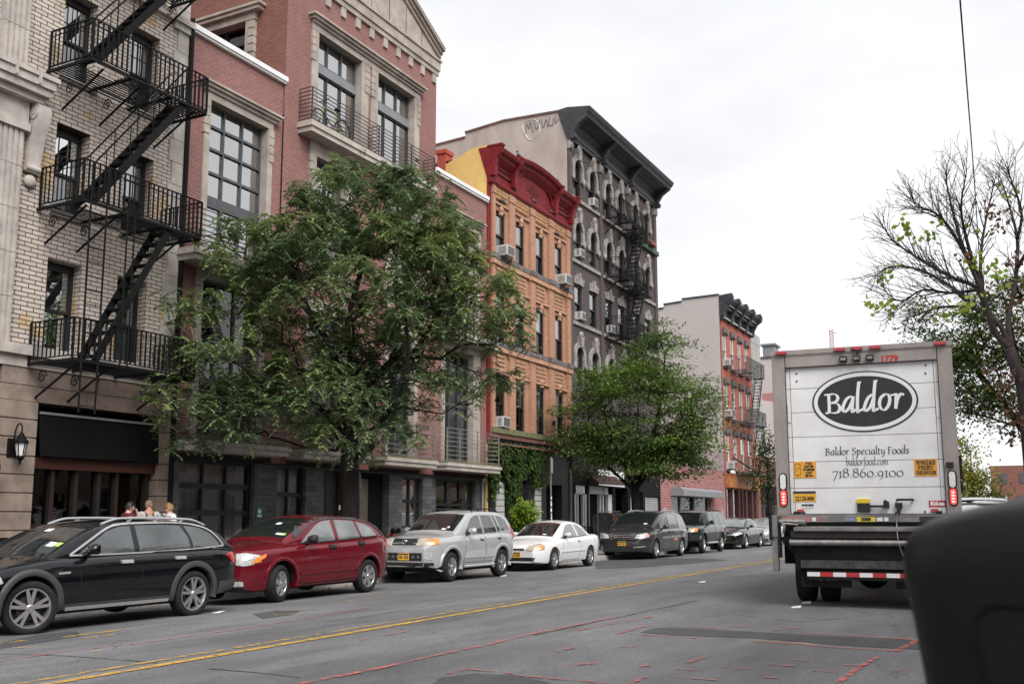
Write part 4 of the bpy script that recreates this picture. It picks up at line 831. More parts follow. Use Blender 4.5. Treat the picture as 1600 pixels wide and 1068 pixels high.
# red metal cornice with arched centre
def ctop(y):                                        # top edge: raised arch in the middle
    t = abs(y - 37.12); return 16.06 + (0.0 if t > 2.02 else 0.32 * math.sqrt(max(0, 1 - (t / 2.02) ** 2)))
q = M(); N = 60; ys = [Y0 - 0.02 + (Y1 + 0.12 - Y0) * k / N for k in range(N + 1)]
prof = [(0.05, -1.36), (0.16, -1.36), (0.2, -1.28), (0.2, -1.18), (0.12, -1.1), (0.14, -0.55), (0.28, -0.42), (0.4, -0.3), (0.44, -0.2), (0.58, -0.12), (0.64, 0.0), (0.6, 0.06), (0.0, 0.1), (-0.4, 0.1)]
rings = []
for y in ys:
    tp = ctop(y); ring = []
    for x, z in prof:
        zz = 16.06 + z if z < -0.56 else tp + z * (1 if z >= 0 else 1)
        ring.append(q.b.verts.new((XF + x, y, zz)))
    rings.append(ring)
for A_, B_ in zip(rings, rings[1:]):
    for k in range(len(prof) - 1): q.b.faces.new([A_[k], A_[k + 1], B_[k + 1], B_[k]])
q.b.faces.new(rings[0]); q.b.faces.new(rings[-1][::-1]); o_c = q.out('cornice', K['red_paint'], Cb)
for y in (33.35, 35.1, 39.1, 40.85):
    q = M(); q.prism([(XF + 0.1, y - 0.11, 14.98), (XF + 0.34, y - 0.11, 14.95), (XF + 0.36, y - 0.11, 15.4), (XF + 0.42, y - 0.11, 15.65), (XF + 0.6, y - 0.11, 15.92), (XF + 0.66, y - 0.11, 16.16), (XF + 0.1, y - 0.11, 16.16)], (0, 0.22, 0))
    q.box(XF, XF + 0.69, y - 0.14, y + 0.14, 16.14, 16.22)
    q.out('cornice_bracket', K['red_paint'], o_c)
q = M()
for a, b in ((33.5, 34.95), (39.25, 40.7)):
    for y in (a, b - 0.08): q.box(XF + 0.1, XF + 0.19, y, y + 0.08, 15.2, 15.72)
    for z in (15.2, 15.64, 15.42): q.box(XF + 0.1, XF + 0.19, a, b, z, z + 0.07)
for k in range(18):
    a = math.pi * (k + 0.5) / 18; y = 37.12 - 1.75 * math.cos(a); z = 15.65 + 0.75 * math.sin(a); q.box(XF + 0.1, XF + 0.32, y - 0.05, y + 0.05, z, z + 0.1)
pts = [(XF + 0.2, 37.12 - 1.72 * math.cos(math.pi * k / 20), 15.3 + 0.75 * math.sin(math.pi * k / 20)) for k in range(21)]; q.tube(pts, 0.045, 6)
q.out('cornice_moulding', K['red_paint2'], o_c)
fx = Matrix.Translation((XF + 0.158, 37.12, 15.42)) @ Matrix(((0, 0, 1, 0), (1, 0, 0, 0), (0, 1, 0, 0), (0, 0, 0, 1)))
text_obj('\u00b7-1881-\u00b7', K['red_paint2'], o_c, fx, 0.5, 'date_lettering', sx=0.85, bold=0.012)
BD = [(XF + 0.45, 35.12, 16.22), (XF + 0.45, 39.1, 16.22), (XF + 0.14, 35.2, 14.88), (XF + 0.14, 37.1, 14.88), (XF + 0.14, 38.85, 14.88), (XF + 0.1, 34.35, 14.08), (XF + 0.1, 39.6, 14.08)]
for i, (x, y, z) in enumerate(BD):                   # pigeons
    q = M(); q.ball((x, y, z + 0.13), 0.11, 10, 7, (0.75, 1.35, 0.8)); q.ball((x, y - 0.12, z + 0.26), 0.05, 8, 6); q.bar((x, y - 0.16, z + 0.26), (x, y - 0.2, z + 0.25), 0.015); q.prism([(x - 0.04, y + 0.1, z + 0.14), (x + 0.04, y + 0.1, z + 0.14), (x + 0.03, y + 0.28, z + 0.08), (x - 0.03, y + 0.28, z + 0.08)], (0, 0, 0.02)); q.bar((x, y, z), (x, y, z + 0.06), 0.02)
    tag(q.out('pigeon', K['iron_grey'], smooth=1), ['pigeon on the first red cornice bracket', 'pigeon on the third red cornice bracket', 'pigeon on the ochre dentil band below the first cornice bracket', 'pigeon on the ochre dentil band under the raised date arch', 'pigeon on the ochre dentil band below the third cornice bracket', 'pigeon above the first top-floor window', 'pigeon above the last top-floor window'][i], 'pigeon', 'pigeons on the orange house')
# ground floor: dark front with glass block, doors
q = M(); wall(q, XF - 0.05, Y0, Y1 + 0.02, 0.1, 4.3, [(35.7, 36.9, 0.11, 3.0), (38.6, 40.2, 0.11, 2.9)], 0.4); q.out('ground_floor_front', mat('black_shop_front', (0.018, 0.017, 0.018), 0.6, var=0.3, vs=2), Cb)
q = M(); q.box(XF - 0.4, XF - 0.38, 38.6, 40.2, 0.11, 2.9); q.out('door', K['void'], Cb)
q = M(); q.box(XF - 0.4, XF - 0.38, 35.7, 36.9, 0.11, 3.0)
for k in range(6): q.box(XF - 0.38, XF - 0.36, 35.75 + k * 0.2, 35.77 + k * 0.2, 0.2, 2.9)
q.out('door', K['void'], Cb)
for a, b, nm in ((34.05, 34.75, 0), (37.45, 38.05, 1)):
    q = M()
    for i in range(3):
        for j in range(8): w = (b - a) / 3; q.box(XF - 0.06, XF - 0.005, a + i * w + 0.012, a + (i + 1) * w - 0.012, 1.0 + j * 0.235 + 0.012, 1.0 + (j + 1) * 0.235 - 0.012)
    q.out('glass_block_panel', K['gblock'], Cb, bev=0.015)
q = M(); q.tube([(XF + 0.05, 39.0, 4.9), (XF + 0.05, 39.0, 5.6)], 0.05, 6); q.ball((XF + 0.12, 38.98, 5.55), 0.11); q.out('wall_lamp', K['black'], Cb, smooth=30)
# ------------------------------------------------------------------ D: dark brick tenement
D = thing('dark_tenement', 'soot dark brick tenement with white window hoods and black cornice', 'building', (XF, 47, 0))
DX = XF - 14; Y0, Y1 = 41.03, 53.2
DC = [42.1, 43.9, 45.95, 47.65, 49.85, 51.65]; DR = [(7.55, 9.3), (10.64, 12.36), (13.66, 15.3), (16.68, 18.4)]
hol = [(c - .43, c + .43, a, b) for c in DC for a, b in DR]
q = M(); wall(q, XF, Y0, Y1, 3.6, 19.4, hol, 0.28); shell(q, XF, DX, Y0, Y1, 0.1, 19.4, left=False); q.out('wall', K['dark_brick'], D)
q = M(); q.prism([(XF, Y0, 0.1), (XF, Y0, 19.6), (XF - 0.4, Y0, 20.65), (-20.1, Y0, 20.75), (-21.9, Y0, 20.75), (-24.1, Y0, 20.55), (-24.1, Y0, 20.3), (-26, Y0, 20.2), (DX, Y0, 19.9), (DX, Y0, 0.1)], (0, 0.15, 0)); q.out('side_wall', K['stucco'], D)
q = M()
for a, b in (((-18.9, 20.65), (-21.9, 20.75)), ((-21.9, 20.75), (-24.1, 20.55)), ((-24.1, 20.3), (-26, 20.2)), ((-26, 20.2), (DX, 19.9))): q.bar((a[0], Y0 + 0.08, a[1] + 0.03), (b[0], Y0 + 0.08, b[1] + 0.03), 0.3, 0.08)
q.out('side_coping', mat('tile_coping', (0.13, 0.08, 0.07), 0.8, var=0.3, vs=4), D)
q = M()
def graff(pts, w=0.06): q.tube(smooth_line([(x, Y0 - 0.008, z) for x, z in pts], 4), w / 2, 4)
graff([(-20.6, 19.6), (-20.9, 20.4), (-20.2, 20.5), (-19.95, 19.9), (-20.4, 19.5), (-20.65, 19.7)], 0.05); g1_ = q.out('graffiti_outline', K['graffwhite'], D)
q = M()
graff([(-20.7, 19.9), (-20.65, 20.4), (-20.5, 20.1), (-20.45, 20.45), (-20.3, 19.9)]); graff([(-20.25, 20.4), (-20.1, 20.0), (-19.95, 20.4)]); graff([(-19.85, 20.45), (-19.75, 20.0), (-19.6, 20.4), (-19.5, 20.0)]); graff([(-19.4, 20.45), (-19.45, 20.1), (-19.25, 20.05), (-19.2, 20.4)]); graff([(-19.1, 20.5), (-19.1, 20.1), (-18.95, 20.3)])
q.out('graffiti_tag', K['graphite'], D)
PD = [(41.03, 41.3), (44.72, 45.05), (48.55, 48.95), (52.85, 53.22)]
for a, b in PD: q = M(); q.box(XF - 0.02, XF + 0.1, a, b, 4.0, 19.15); q.out('pier', K['dark_brick'], D)
for a, b in PD:
    q = M(); q.box(XF, XF + 0.17, a - 0.03, b + 0.03, 18.75, 19.25); q.ball((XF + 0.14, (a + b) / 2, 18.95), 0.16, 8, 6, (0.7, 1.2, 1.2)); q.out('pier_capital', K['white_ornament'], D)
for z0 in (16.42, 13.36, 10.38):
    for (a, b), (c, d) in zip(PD, PD[1:]): q = M(); q.box(XF - 0.02, XF + 0.1, b, c, z0, z0 + 0.16); q.out('stone_sill', K['white_ornament'], D)
for j, (a, b) in enumerate(DR):
    for i, c in enumerate(DC):
        q = M()
        if j in (0, 2, 3):
            n = 14; R0, R1 = 0.43, 0.66; zc = b - 0.36
            pts = [(R1 * math.cos(math.pi * k / n), R1 * math.sin(math.pi * k / n)) for k in range(n + 1)] + [(-R1, -0.55), (-R0, -0.55)] + [(-R0 * math.cos(math.pi * k / n), R0 * math.sin(math.pi * k / n)) for k in range(n + 1)] + [(R0, -0.55), (R1, -0.55)]
            q.prism([(XF - 0.02, c + y, zc + z) for y, z in pts], (0.13, 0, 0))
            q.prism([(XF, c - 0.13, zc + 0.4), (XF, c + 0.13, zc + 0.4), (XF, c + 0.22, zc + 0.95), (XF, c - 0.22, zc + 0.95)], (0.22, 0, 0)); q.ball((XF + 0.14, c, zc + 1.0), 0.2, 8, 6, (0.6, 1, 0.9))
            for s in (-1, 1): q.ball((XF + 0.1, c + s * 0.62, zc - 0.5), 0.15, 8, 6, (0.6, 0.8, 1.2))
        else:
            for s, (y, h, w) in enumerate(((-0.42, 0.34, 0.2), (-0.2, 0.42, 0.2), (0, 0.56, 0.24), (0.2, 0.42, 0.2), (0.42, 0.34, 0.2))): q.prism([(XF - 0.02, c + y * 1.0 - w / 2, b), (XF - 0.02, c + y * 1.0 + w / 2, b), (XF - 0.02, c + y * 1.25 + w / 2, b + h), (XF - 0.02, c + y * 1.25 - w / 2, b + h)], (0.1 + 0.05 * (s == 2), 0, 0))
        q.out('window_hood', K['white_ornament'], D)
q = M()
for j in (0, 2, 3):
    for c in DC:                                            # brick fillings beside the arched heads
        b = DR[j][1]; zc = b - 0.36; n = 10
        for s in (-1, 1):
            pts = [(s * 0.43 * math.cos(math.pi / 2 * k / n), 0.43 * math.sin(math.pi / 2 * k / n)) for k in range(n + 1)] + [(s * 0.43, 0.45)]
            q.prism([(XF - 0.01, c + y, zc + z) for y, z in pts], (-0.26, 0, 0))
q.out('arch_head', K['dark_brick'], D)
rr = random.Random(11)
for i, c in enumerate(DC):
    for j, (a, b) in enumerate(DR):
        w = rr.choice(['shade', 'shade', 'curtain', None]); window(D, c - .43, c + .43, a, b, XF - 0.09, 'hung', 'dkframe', 'glass', w, gu=rr.choice(['glass_hi', 'glass_hi', 'glass_mid']), inz=(0.5, 1) if rr.random() < 0.6 else (0.2, 1), lintel=0.05)
for y, z in ((43.9, 16.7), (42.15, 13.7), (42.2, 10.68), (46.0, 10.68)): ac_unit(D, y, z, w=0.5, h=0.38, d=0.3)
# cornice
q = M(); prof = [(0.0, 19.2), (0.16, 19.2), (0.2, 19.4), (0.12, 19.46), (0.12, 19.75), (0.3, 20.0), (0.62, 20.12), (1.0, 20.2), (1.02, 20.32), (1.12, 20.4), (1.2, 20.55), (1.2, 20.62), (0.0, 20.78), (-0.5, 20.72)]
q.prism([(XF + x, 40.98, z) for x, z in prof], (0, 12.28, 0)); cn = q.out('cornice', K['cornice_dk'], D)
for y in (41.1, 44.9, 48.75, 52.95):
    q = M(); q.prism([(XF + 0.05, y - 0.14, 19.2), (XF + 0.3, y - 0.14, 19.15), (XF + 0.36, y - 0.14, 19.5), (XF + 0.6, y - 0.14, 19.85), (XF + 1.05, y - 0.14, 20.15), (XF + 1.0, y - 0.14, 20.22), (XF + 0.1, y - 0.14, 20.1)], (0, 0.28, 0)); q.lathe([(0.16, -0.17), (0.16, 0.17)], (XF + 0.3, y, 19.32), 'y', 12); q.out('cornice_bracket', K['cornice_dk'], cn)
q = M(); q.box(XF + 0.121, XF + 0.135, 41.3, 52.8, 19.5, 19.72); q.box(XF + 0.16, XF + 0.24, 40.97, 53.27, 19.36, 19.44); q.box(XF + 0.9, XF + 1.05, 41.0, 53.2, 20.3, 20.36); q.out('cornice_moulding', K['iron_grey'], cn)
# fire escape on the dark tenement
F2 = thing('fire_escape', 'black iron fire escape on the soot dark tenement', 'fire escape', (XF + 0.5, 48, 10))
X0, X1 = XF + 0.08, XF + 1.0
for z in (16.5, 13.45, 10.45): escape_level(F2, 45.3, 48.9, z, X0, X1, (46.8, 48.0, X1 - 0.55, X1), pitch=0.16, brackets=(45.6, 48.6))
for z in (16.0, 12.95): 
    q = M(); 
    for k in range(12): q.bar((X0 + k * 0.08, 47.2, z + 0.2), (X0 + k * 0.08, 49.9, z + 0.2), 0.03)
    q.out('platform', K['iron'], F2)
for a, b in (((46.9, 13.45), (48.7, 16.5)), ((46.9, 10.45), (48.7, 13.45)), ((46.9, 7.4), (48.7, 10.45))):
    q = M(); stair(q, (X1 - 0.5, a[0], a[1]), (X1 - 0.5, b[0], b[1]), 0.5, (1, 0, 0), 12); q.out('stair', K['iron'], F2)
q = M(); q.box(XF + 0.1, XF + 0.45, 51.4, 52.2, 16.62, 16.85); t = q.out('planter', K['pink_dark'], D); q = M(); q.box(XF - 0.02, XF + 0.2, 49.0, 53.3, 16.36, 16.6); q.out('copper_ledge', mat('green_copper', (0.05, 0.085, 0.065), 0.7, var=0.3), D)
# shopfronts under the dark tenement
q = M(); wall(q, XF - 0.02, Y0, Y1, 0.1, 3.6, [(41.5, 42.95, 0.11, 2.95), (43.15, 46.1, 0.11, 2.95), (46.5, 48.2, 0.11, 2.95), (48.6, 50.4, 0.11, 2.8), (50.75, 53.0, 0.11, 2.6)], 0.35); q.out('ground_floor_front', K['black'], D)
q = M(); q.box(XF - 0.3, XF - 0.2, 41.5, 42.95, 0.11, 2.95)
for y0, y1, z0, z1 in ((41.5, 41.72, .11, 2.95), (41.9, 42.02, .11, 2.6), (42.5, 42.62, .11, 2.6), (42.75, 42.95, .11, 2.95), (43.15, 43.27, .11, 2.95), (44.55, 44.63, .11, 2.6), (44.95, 45.05, .11, 2.95), (45.6, 46.1, .11, 2.95), (43.15, 46.1, 2.6, 2.95), (43.15, 46.1, 0.11, 0.5), (41.5, 42.95, 2.55, 2.95)): q.box(XF - 0.2, XF - 0.05, y0, y1, z0, z1)
q.out('white_shopfront', K['white'], D)
q = M(); q.box(XF - 0.19, XF - 0.16, 42.02, 42.5, 0.3, 2.55); q.box(XF - 0.24, XF - 0.22, 43.27, 45.6, 0.5, 2.6); q.out('shop_glass', K['void'], D)
q = M(); q.prism([(XF, 43.1, 3.55), (XF + 0.5, 43.1, 3.1), (XF + 0.5, 43.1, 2.98), (XF, 43.1, 3.0)], (0, 3.3, 0)); o = q.out('shop_awning', mat('maroon_awning', (0.05, 0.02, 0.02), 0.8), D)
q = M(); q.box(XF + 0.5, XF + 0.52, 43.1, 46.4, 2.97, 3.04); q.out('awning_edge', K['white'], o)
q = M(); q.box(XF + 0.02, XF + 0.06, 44.2, 47.5, 3.35, 3.75); q.out('shop_sign', K['white'], D)
q = M(); q.tube([(XF - 0.2, 48.9, 0.1), (XF - 0.2, 48.9, 2.8)], 0.22, 12); q.out('pale_column', K['coping'], D, smooth=40); q = M(); q.tube([(XF - 0.2, 49.6, 0.1), (XF - 0.2, 49.6, 2.8)], 0.22, 12); q.out('pale_column', K['coping'], D, smooth=40)
q = M()
for k in range(22): q.box(XF - 0.12, XF - 0.09, 50.75, 53.0, 0.12 + k * 0.112, 0.12 + k * 0.112 + 0.096)
q.out('roller_shutter', K['shutter'], D)
# ------------------------------------------------------------------ low brick garage
G = thing('low_brick_garage', 'low faded red brick garage with grey shutter box', 'building', (XF, 60, 0))
q = M(); wall(q, XF, 53.25, 66.2, 0.1, 5.9, [(55.2, 62.9, 0.3, 2.72)], 0.4); shell(q, XF, XF - 12, 53.25, 66.2, 0.1, 5.9); q.out('wall', K['low_brick'], G)
q = M(); q.box(XF - 0.3, XF + 0.03, 53.2, 66.25, 5.9, 6.02); q.out('coping', K['stone'], G)
q = M(); q.box(XF - 0.02, XF + 0.03, 53.25, 66.2, 4.55, 5.9); q.out('grey_painted_band', mat('grey_purple_painted_brick', (0.27, 0.205, 0.22), 0.85, var=0.2, vs=1, bump=0.4, bs=9), G)
q = M(); q.prism([(XF, 55.0, 2.72), (XF + 0.75, 55.0, 2.72), (XF + 0.75, 55.0, 3.05), (XF + 0.5, 55.0, 3.22), (XF, 55.0, 3.22)], (0, 8.4, 0)); q.out('shutter_box', K['grey_box'], G)
q = M()
for y in (55.2, 57.0, 59.7, 62.7): q.box(XF - 0.3, XF - 0.12, y, y + 0.18, 0.3, 2.72)
q.box(XF - 0.3, XF - 0.12, 55.2, 62.9, 0.3, 0.6); q.out('window_frame', K['grey_box'], G)
q = M(); q.face([(XF - 0.2, 55.2, 0.6), (XF - 0.2, 62.9, 0.6), (XF - 0.2, 62.9, 2.72), (XF - 0.2, 55.2, 2.72)]); q.out('window_glass', K['glass'], G)
q = M(); q.box(XF - 0.5, XF - 0.45, 55, 63, 0.1, 2.8); q.out('dark_room', K['void'], G)
q = M(); q.box(XF - 0.46, XF - 0.4, 56.2, 57.6, 1.4, 2.3); q.out('poster', mat('yellow_poster', (0.4, 0.36, 0.12), 0.8, var=0.4, vs=4), G)
q = M()
for y, z in ((63.6, 1.2), (64.3, 0.9), (65.2, 1.3), (65.6, 0.8), (53.6, 1.3)): q.box(XF, XF + 0.012, y, y + 0.55, z, z + 0.75)
q.out('graffiti_patch', mat('graffiti_smear', (0.5, 0.45, 0.45), 0.9, col2=(0.16, 0.12, 0.13), vs=9), G)
# ------------------------------------------------------------------ E: red brick house with black bracketed cornice
E_ = thing('red_row_house', 'painted red brick house with black bracketed cornice and pale side wall', 'building', (XF, 70, 0))
Y0, Y1 = 66.25, 74.7
EC = [67.3, 69.25, 71.25, 73.25]; ER = [(4.75, 7.2), (8.3, 10.7), (11.85, 14.2)]
hol = [(c - .45, c + .45, a, b) for c in EC for a, b in ER]
q = M(); wall(q, XF, Y0, Y1, 3.4, 15.2, hol, 0.25); shell(q, XF, XF - 12, Y0, Y1, 0.1, 15.2, left=False); q.out('wall', K['red_brick'], E_)
q = M(); q.prism([(XF, Y0, 0.1), (XF, Y0, 16.7), (-21.15, Y0, 16.65), (-21.15, Y0, 16.48), (-22.5, Y0, 16.4), (-22.5, Y0, 16.15), (XF - 12, Y0, 15.6), (XF - 12, Y0, 0.1)], (0, 0.15, 0)); q.out('side_wall', K['white_stucco'], E_)
q = M()
for a, b in (((XF, 16.72), (-21.15, 16.67)), ((-21.15, 16.5), (-22.5, 16.42)), ((-22.5, 16.17), (XF - 12, 15.6))): q.bar((a[0], Y0 + 0.08, a[1] + 0.04), (b[0], Y0 + 0.08, b[1] + 0.04), 0.3, 0.1)
q.out('side_coping', K['iron_grey'], E_)
q = M(); prof = [(0.0, 15.15), (0.14, 15.15), (0.18, 15.3), (0.1, 15.36), (0.12, 15.9), (0.35, 16.02), (0.5, 16.1), (0.7, 16.2), (0.85, 16.4), (0.85, 16.52), (0.0, 16.66)]
q.prism([(XF + x, Y0 - 0.02, z) for x, z in prof], (0, Y1 - Y0 + 0.04, 0)); cn = q.out('cornice', K['cornice_dk'], E_)
for k in range(5):
    q = M(); y = Y0 + 0.15 + k * (Y1 - Y0 - 0.3) / 4
    q.prism([(XF + 0.05, y - 0.15, 15.05), (XF + 0.3, y - 0.15, 15.05), (XF + 0.36, y - 0.15, 15.5), (XF + 0.6, y - 0.15, 15.95), (XF + 0.95, y - 0.15, 16.2), (XF + 1.0, y - 0.15, 16.5), (XF + 0.9, y - 0.15, 16.78), (XF + 0.05, y - 0.15, 16.7)], (0, 0.3, 0)); q.out('cornice_bracket', K['cornice_dk'], cn)
q = M(); q.box(XF + 0.16, XF + 0.24, Y0, Y1, 15.16, 15.28); q.box(XF + 0.5, XF + 0.58, Y0, Y1, 16.02, 16.1)
for k in range(28): y = Y0 + 0.3 + k * 0.29; q.box(XF + 0.12, XF + 0.4, y, y + 0.12, 15.86, 15.98)
q.out('pale_moulding', K['shutter'], cn)
for c in EC:
    for a, b in ER: q = M(); q.prism([(XF - 0.02, c - 0.6, b - 0.1), (XF - 0.02, c - 0.6, b + 0.12), (XF - 0.02, c - 0.35, b + 0.38), (XF - 0.02, c + 0.35, b + 0.38), (XF - 0.02, c + 0.6, b + 0.12), (XF - 0.02, c + 0.6, b - 0.1), (XF - 0.02, c + 0.4, b), (XF - 0.02, c - 0.4, b)], (0.15, 0, 0)); q.out('window_hood', K['iron_grey'], E_); q = M(); q.box(XF - 0.02, XF + 0.14, c - 0.55, c + 0.55, a - 0.14, a - .004); q.out('window_sill', K['iron_grey'], E_)
for i, c in enumerate(EC):
    for a, b in ER: window(E_, c - .45, c + .45, a, b, XF - 0.06, 'hung', 'whframe', 'glass_mid', 'shade', inz=(0.15, 1))
ac_unit(E_, EC[0] + 0.1, 11.9, w=0.7, h=0.5, d=0.5); ac_unit(E_, EC[0] + 0.3, 4.8, w=0.7, h=0.5, d=0.5); ac_unit(E_, EC[0] + 0.1, 8.35, w=0.7, h=0.5, d=0.5)
q = M(); q.box(XF, XF + 0.25, Y0 + 0.4, Y1 + 0.4, 3.5, 4.4); q.out('shop_sign_board', K['wood_or'], E_)
q = M(); q.box(XF + 0.25, XF + 0.27, 71.2, 72.6, 3.7, 4.2); q.out('sign_emblem', K['stone'], E_)
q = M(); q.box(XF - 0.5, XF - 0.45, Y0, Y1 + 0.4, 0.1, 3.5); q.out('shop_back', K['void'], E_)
q = M()
for y, w in ((66.3, 0.25), (67.9, 0.25), (69.6, 0.3), (70.6, 0.2), (71.6, 0.3), (73.3, 0.3), (74.5, 0.3)): q.box(XF - 0.2, XF + 0.05, y, y + w, 0.1, 3.5)
q.box(XF - 0.2, XF, Y0, Y1, 0.1, 0.6); q.out('shop_column', mat('dark_maroon_column', (0.08, 0.025, 0.025), 0.6, var=0.3), E_)
q = M(); q.face([(XF - 0.12, Y0, 0.6), (XF - 0.12, Y1, 0.6), (XF - 0.12, Y1, 3.5), (XF - 0.12, Y0, 3.5)]); q.out('shop_glass', K['glass_sky'], E_)
q = M()
for y in (66.6, 68.3, 70.0, 72.0): q.box(XF - 0.16, XF - 0.14, y, y + 1.0, 0.7, 2.4)
q.out('window_poster', mat('faded_posters', (0.45, 0.5, 0.5), 0.8, col2=(0.45, 0.4, 0.2), vs=2.5), E_)
q = M(); q.ball((XF + 0.3, 67.3, 4.52), 0.25, 10, 6, (0.6, 2.2, 0.6)); q.out('white_bundle', K['white'], E_)
F3 = thing('fire_escape', 'black iron fire escape on the painted red brick house', 'fire escape', (XF + 0.5, 72, 8))
X0, X1 = XF + 0.08, XF + 1.25
for z in (11.7, 8.1): escape_level(F3, 68.3, 73.4, z, X0, X1, (71.3, 72.6, X1 - 0.6, X1), pitch=0.22, brackets=(68.6, 73.1), mk='iron_grey')
for a, b in (((71.0, 8.1), (73.0, 11.7)), ((71.0, 4.5), (73.0, 8.1)), ((71.0, 11.7), (73.0, 15.4))):
    if b[1] < 12: q = M(); stair(q, (X1 - 0.55, a[0], a[1]), (X1 - 0.55, b[0], b[1]), 0.5, (1, 0, 0), 14); q.out('stair', K['iron'], F3)
q = M(); q.box(X0, X1, 68.3, 73.4, 4.4, 4.5); q.bar((X0, 68.4, 5.6), (X1, 71, 4.55), 0.14, 0.08); q.out('platform', K['iron_grey'], F3)
# ------------------------------------------------------------------ houses beyond
t = thing('grey_slab_building', 'pale grey panelled slab rising just behind the red house', 'building', (XF - 1, 79, 0))
q = M(); q.box(XF - 9, XF - 0.6, 77.3, 80.2, 0.1, 16.05)
q.out('wall', K['concrete'], t)
q = M()
for z in (8, 10.4, 12.8, 15.2): q.box(XF - 9, XF - 0.59, 77.29, 80.21, z, z + 0.05)
q.box(XF - 0.6, XF - 0.585, 78.7, 78.75, 0.1, 16.05); q.out('panel_joint', K['grey_box'], t)
t = thing('arched_brick_shop', 'small brick shop with tall posted windows beyond the orange sign', 'building', (XF, 78, 0))
q = M(); wall(q, XF, 75.3, 84.5, 0.1, 6.0, [(76.1, 78.8, 0.4, 3.9), (79.8, 83, 0.4, 3.9)], 0.3); shell(q, XF, XF - 3, 75.3, 84.5, 0.1, 6.0); q.out('wall', K['pink_dark'], t)
q = M(); q.box(XF - 0.02, XF + 0.15, 75.3, 84.5, 3.95, 4.2); q.box(XF - 0.02, XF + 0.1, 75.3, 84.5, 5.85, 6.1); q.out('belt_course', K['orange_trim'], t)
for a, b in ((76.1, 78.8), (79.8, 83)): window(t, a, b, 0.4, 3.9, XF - 0.2, 'grid', 'dkframe', 'glass', 'curtain', nx=2, rows=((2.3, 2.4),), inz=(0, 0.6))
t = thing('white_loft_building', 'white painted loft building with sagging parapet beyond the brick shop', 'building', (XF - 4, 86, 0))
q = M(); q.prism([(XF - 3.5, 83, 0.1), (XF - 3.5, 83, 11.2), (XF - 3.5, 88, 12.0), (XF - 3.5, 97, 12.6), (XF - 3.5, 97, 0.1)], (-12, 0, 0)); q.out('wall', K['white_stucco'], t)
q = M(); q.box(XF - 9, XF - 4, 83.5, 90, 12.0, 13.2); q.prism([(XF - 9, 83.5, 13.2), (XF - 4, 83.5, 13.2), (XF - 6.5, 83.5, 14.0)], (0, 6.5, 0)); h_ = q.out('roof_hut', K['cornice_dk'], t)
q = M(); q.box(XF - 3.98, XF - 3.95, 86.4, 87.6, 12.4, 13.0); q.out('hut_window', K['white'], h_)
t = thing('pale_brick_warehouse', 'pale brick warehouse with a roof vent behind the white loft', 'building', (XF - 6, 104, 0))
q = M(); q.box(XF - 22, XF - 4, 100, 112, 0.1, 17.4); q.out('wall', K['white_stucco'], t)
q = M(); q.box(XF - 22.1, XF - 3.9, 99.9, 112.1, 17.4, 17.6); q.out('coping', K['iron_grey'], t)
q = M(); q.box(XF - 6, XF - 4.8, 104, 106, 17.6, 19.4); q.box(XF - 6.2, XF - 4.6, 103.8, 106.2, 19.4, 19.6); q.out('roof_vent', K['grey_box'], t)
t = thing('brick_corner_house', 'distant dull red brick house with square windows beyond the white van', 'building', (-4.2, 210, 0))
q = M(); q.box(-6.6, 14, 190, 205, 0, 10.2); q.out('wall', K['pink_dark'], t)
q = M()
for x in (-5.2, -2.2, 1): 
    for z in (3.5, 7.2): q.box(x, x + 1.1, 189.9, 190.05, z, z + 1.7)
q.out('window', K['grframe'], t)
t = thing('tower_crane', 'tall red and white lattice crane far beyond the truck roof', 'crane', (-90, 500, 0))
d0 = ray(1308, 700); px_ = V((0, 0, 0)) + d0 * (420 / d0.y)
q = M()
def lat(x0, x1, y, z0, z1, n):
    for k in range(n):
        a, b = z0 + (z1 - z0) * k / n, z0 + (z1 - z0) * (k + 1) / n
        q.bar((x0, y, a), (x1, y, b), 0.3); q.bar((x1, y, a), (x0, y, b), 0.3)
    q.bar((x0, y, z0), (x0, y, z1), 0.3); q.bar((x1, y, z0), (x1, y, z1), 0.3)
lat(px_.x - 0.8, px_.x + 0.6, 420, 0, 78.5, 56); q.bar((px_.x - 0.9, 420, 78), (px_.x + 2.2, 420, 76.5), 0.4)
q.out('mast', mat('faded_red_crane', (0.5, 0.26, 0.24), 0.6, col2=(0.62, 0.55, 0.53), vs=0.25), t)
t.location = (0, 0, 0); 
for c in t.children: c.location = ORG[t.name] * 1.0
# unseen terrace across the street, added for dark reflections in cars and windows
t = thing('unseen_terrace', 'unseen brown brick terrace, added across the street for its dark reflections', 'building', (5.6, 20, 0))
q = M(); q.box(5.6, 16, -20, 24, 0, 11.5); q.box(5.8, 16, 24, 75, 0, 9.8); q.out('wall', K['pink_dark'], t); q = M(); q.box(5.56, 5.6, -20, 24, .3, 4); q.box(5.76, 5.8, 24, 75, .3, 4); q.out('ground_floor_front', K['stone'], t)
q = M()
for y in range(-18, 74, 3):
    for z in (1.0, 4.3, 7.4): q.box(5.55 if y < 24 else 5.75, 5.9, y, y + 1.1, z, z + 1.9)
q.out('window', K['void'], t)
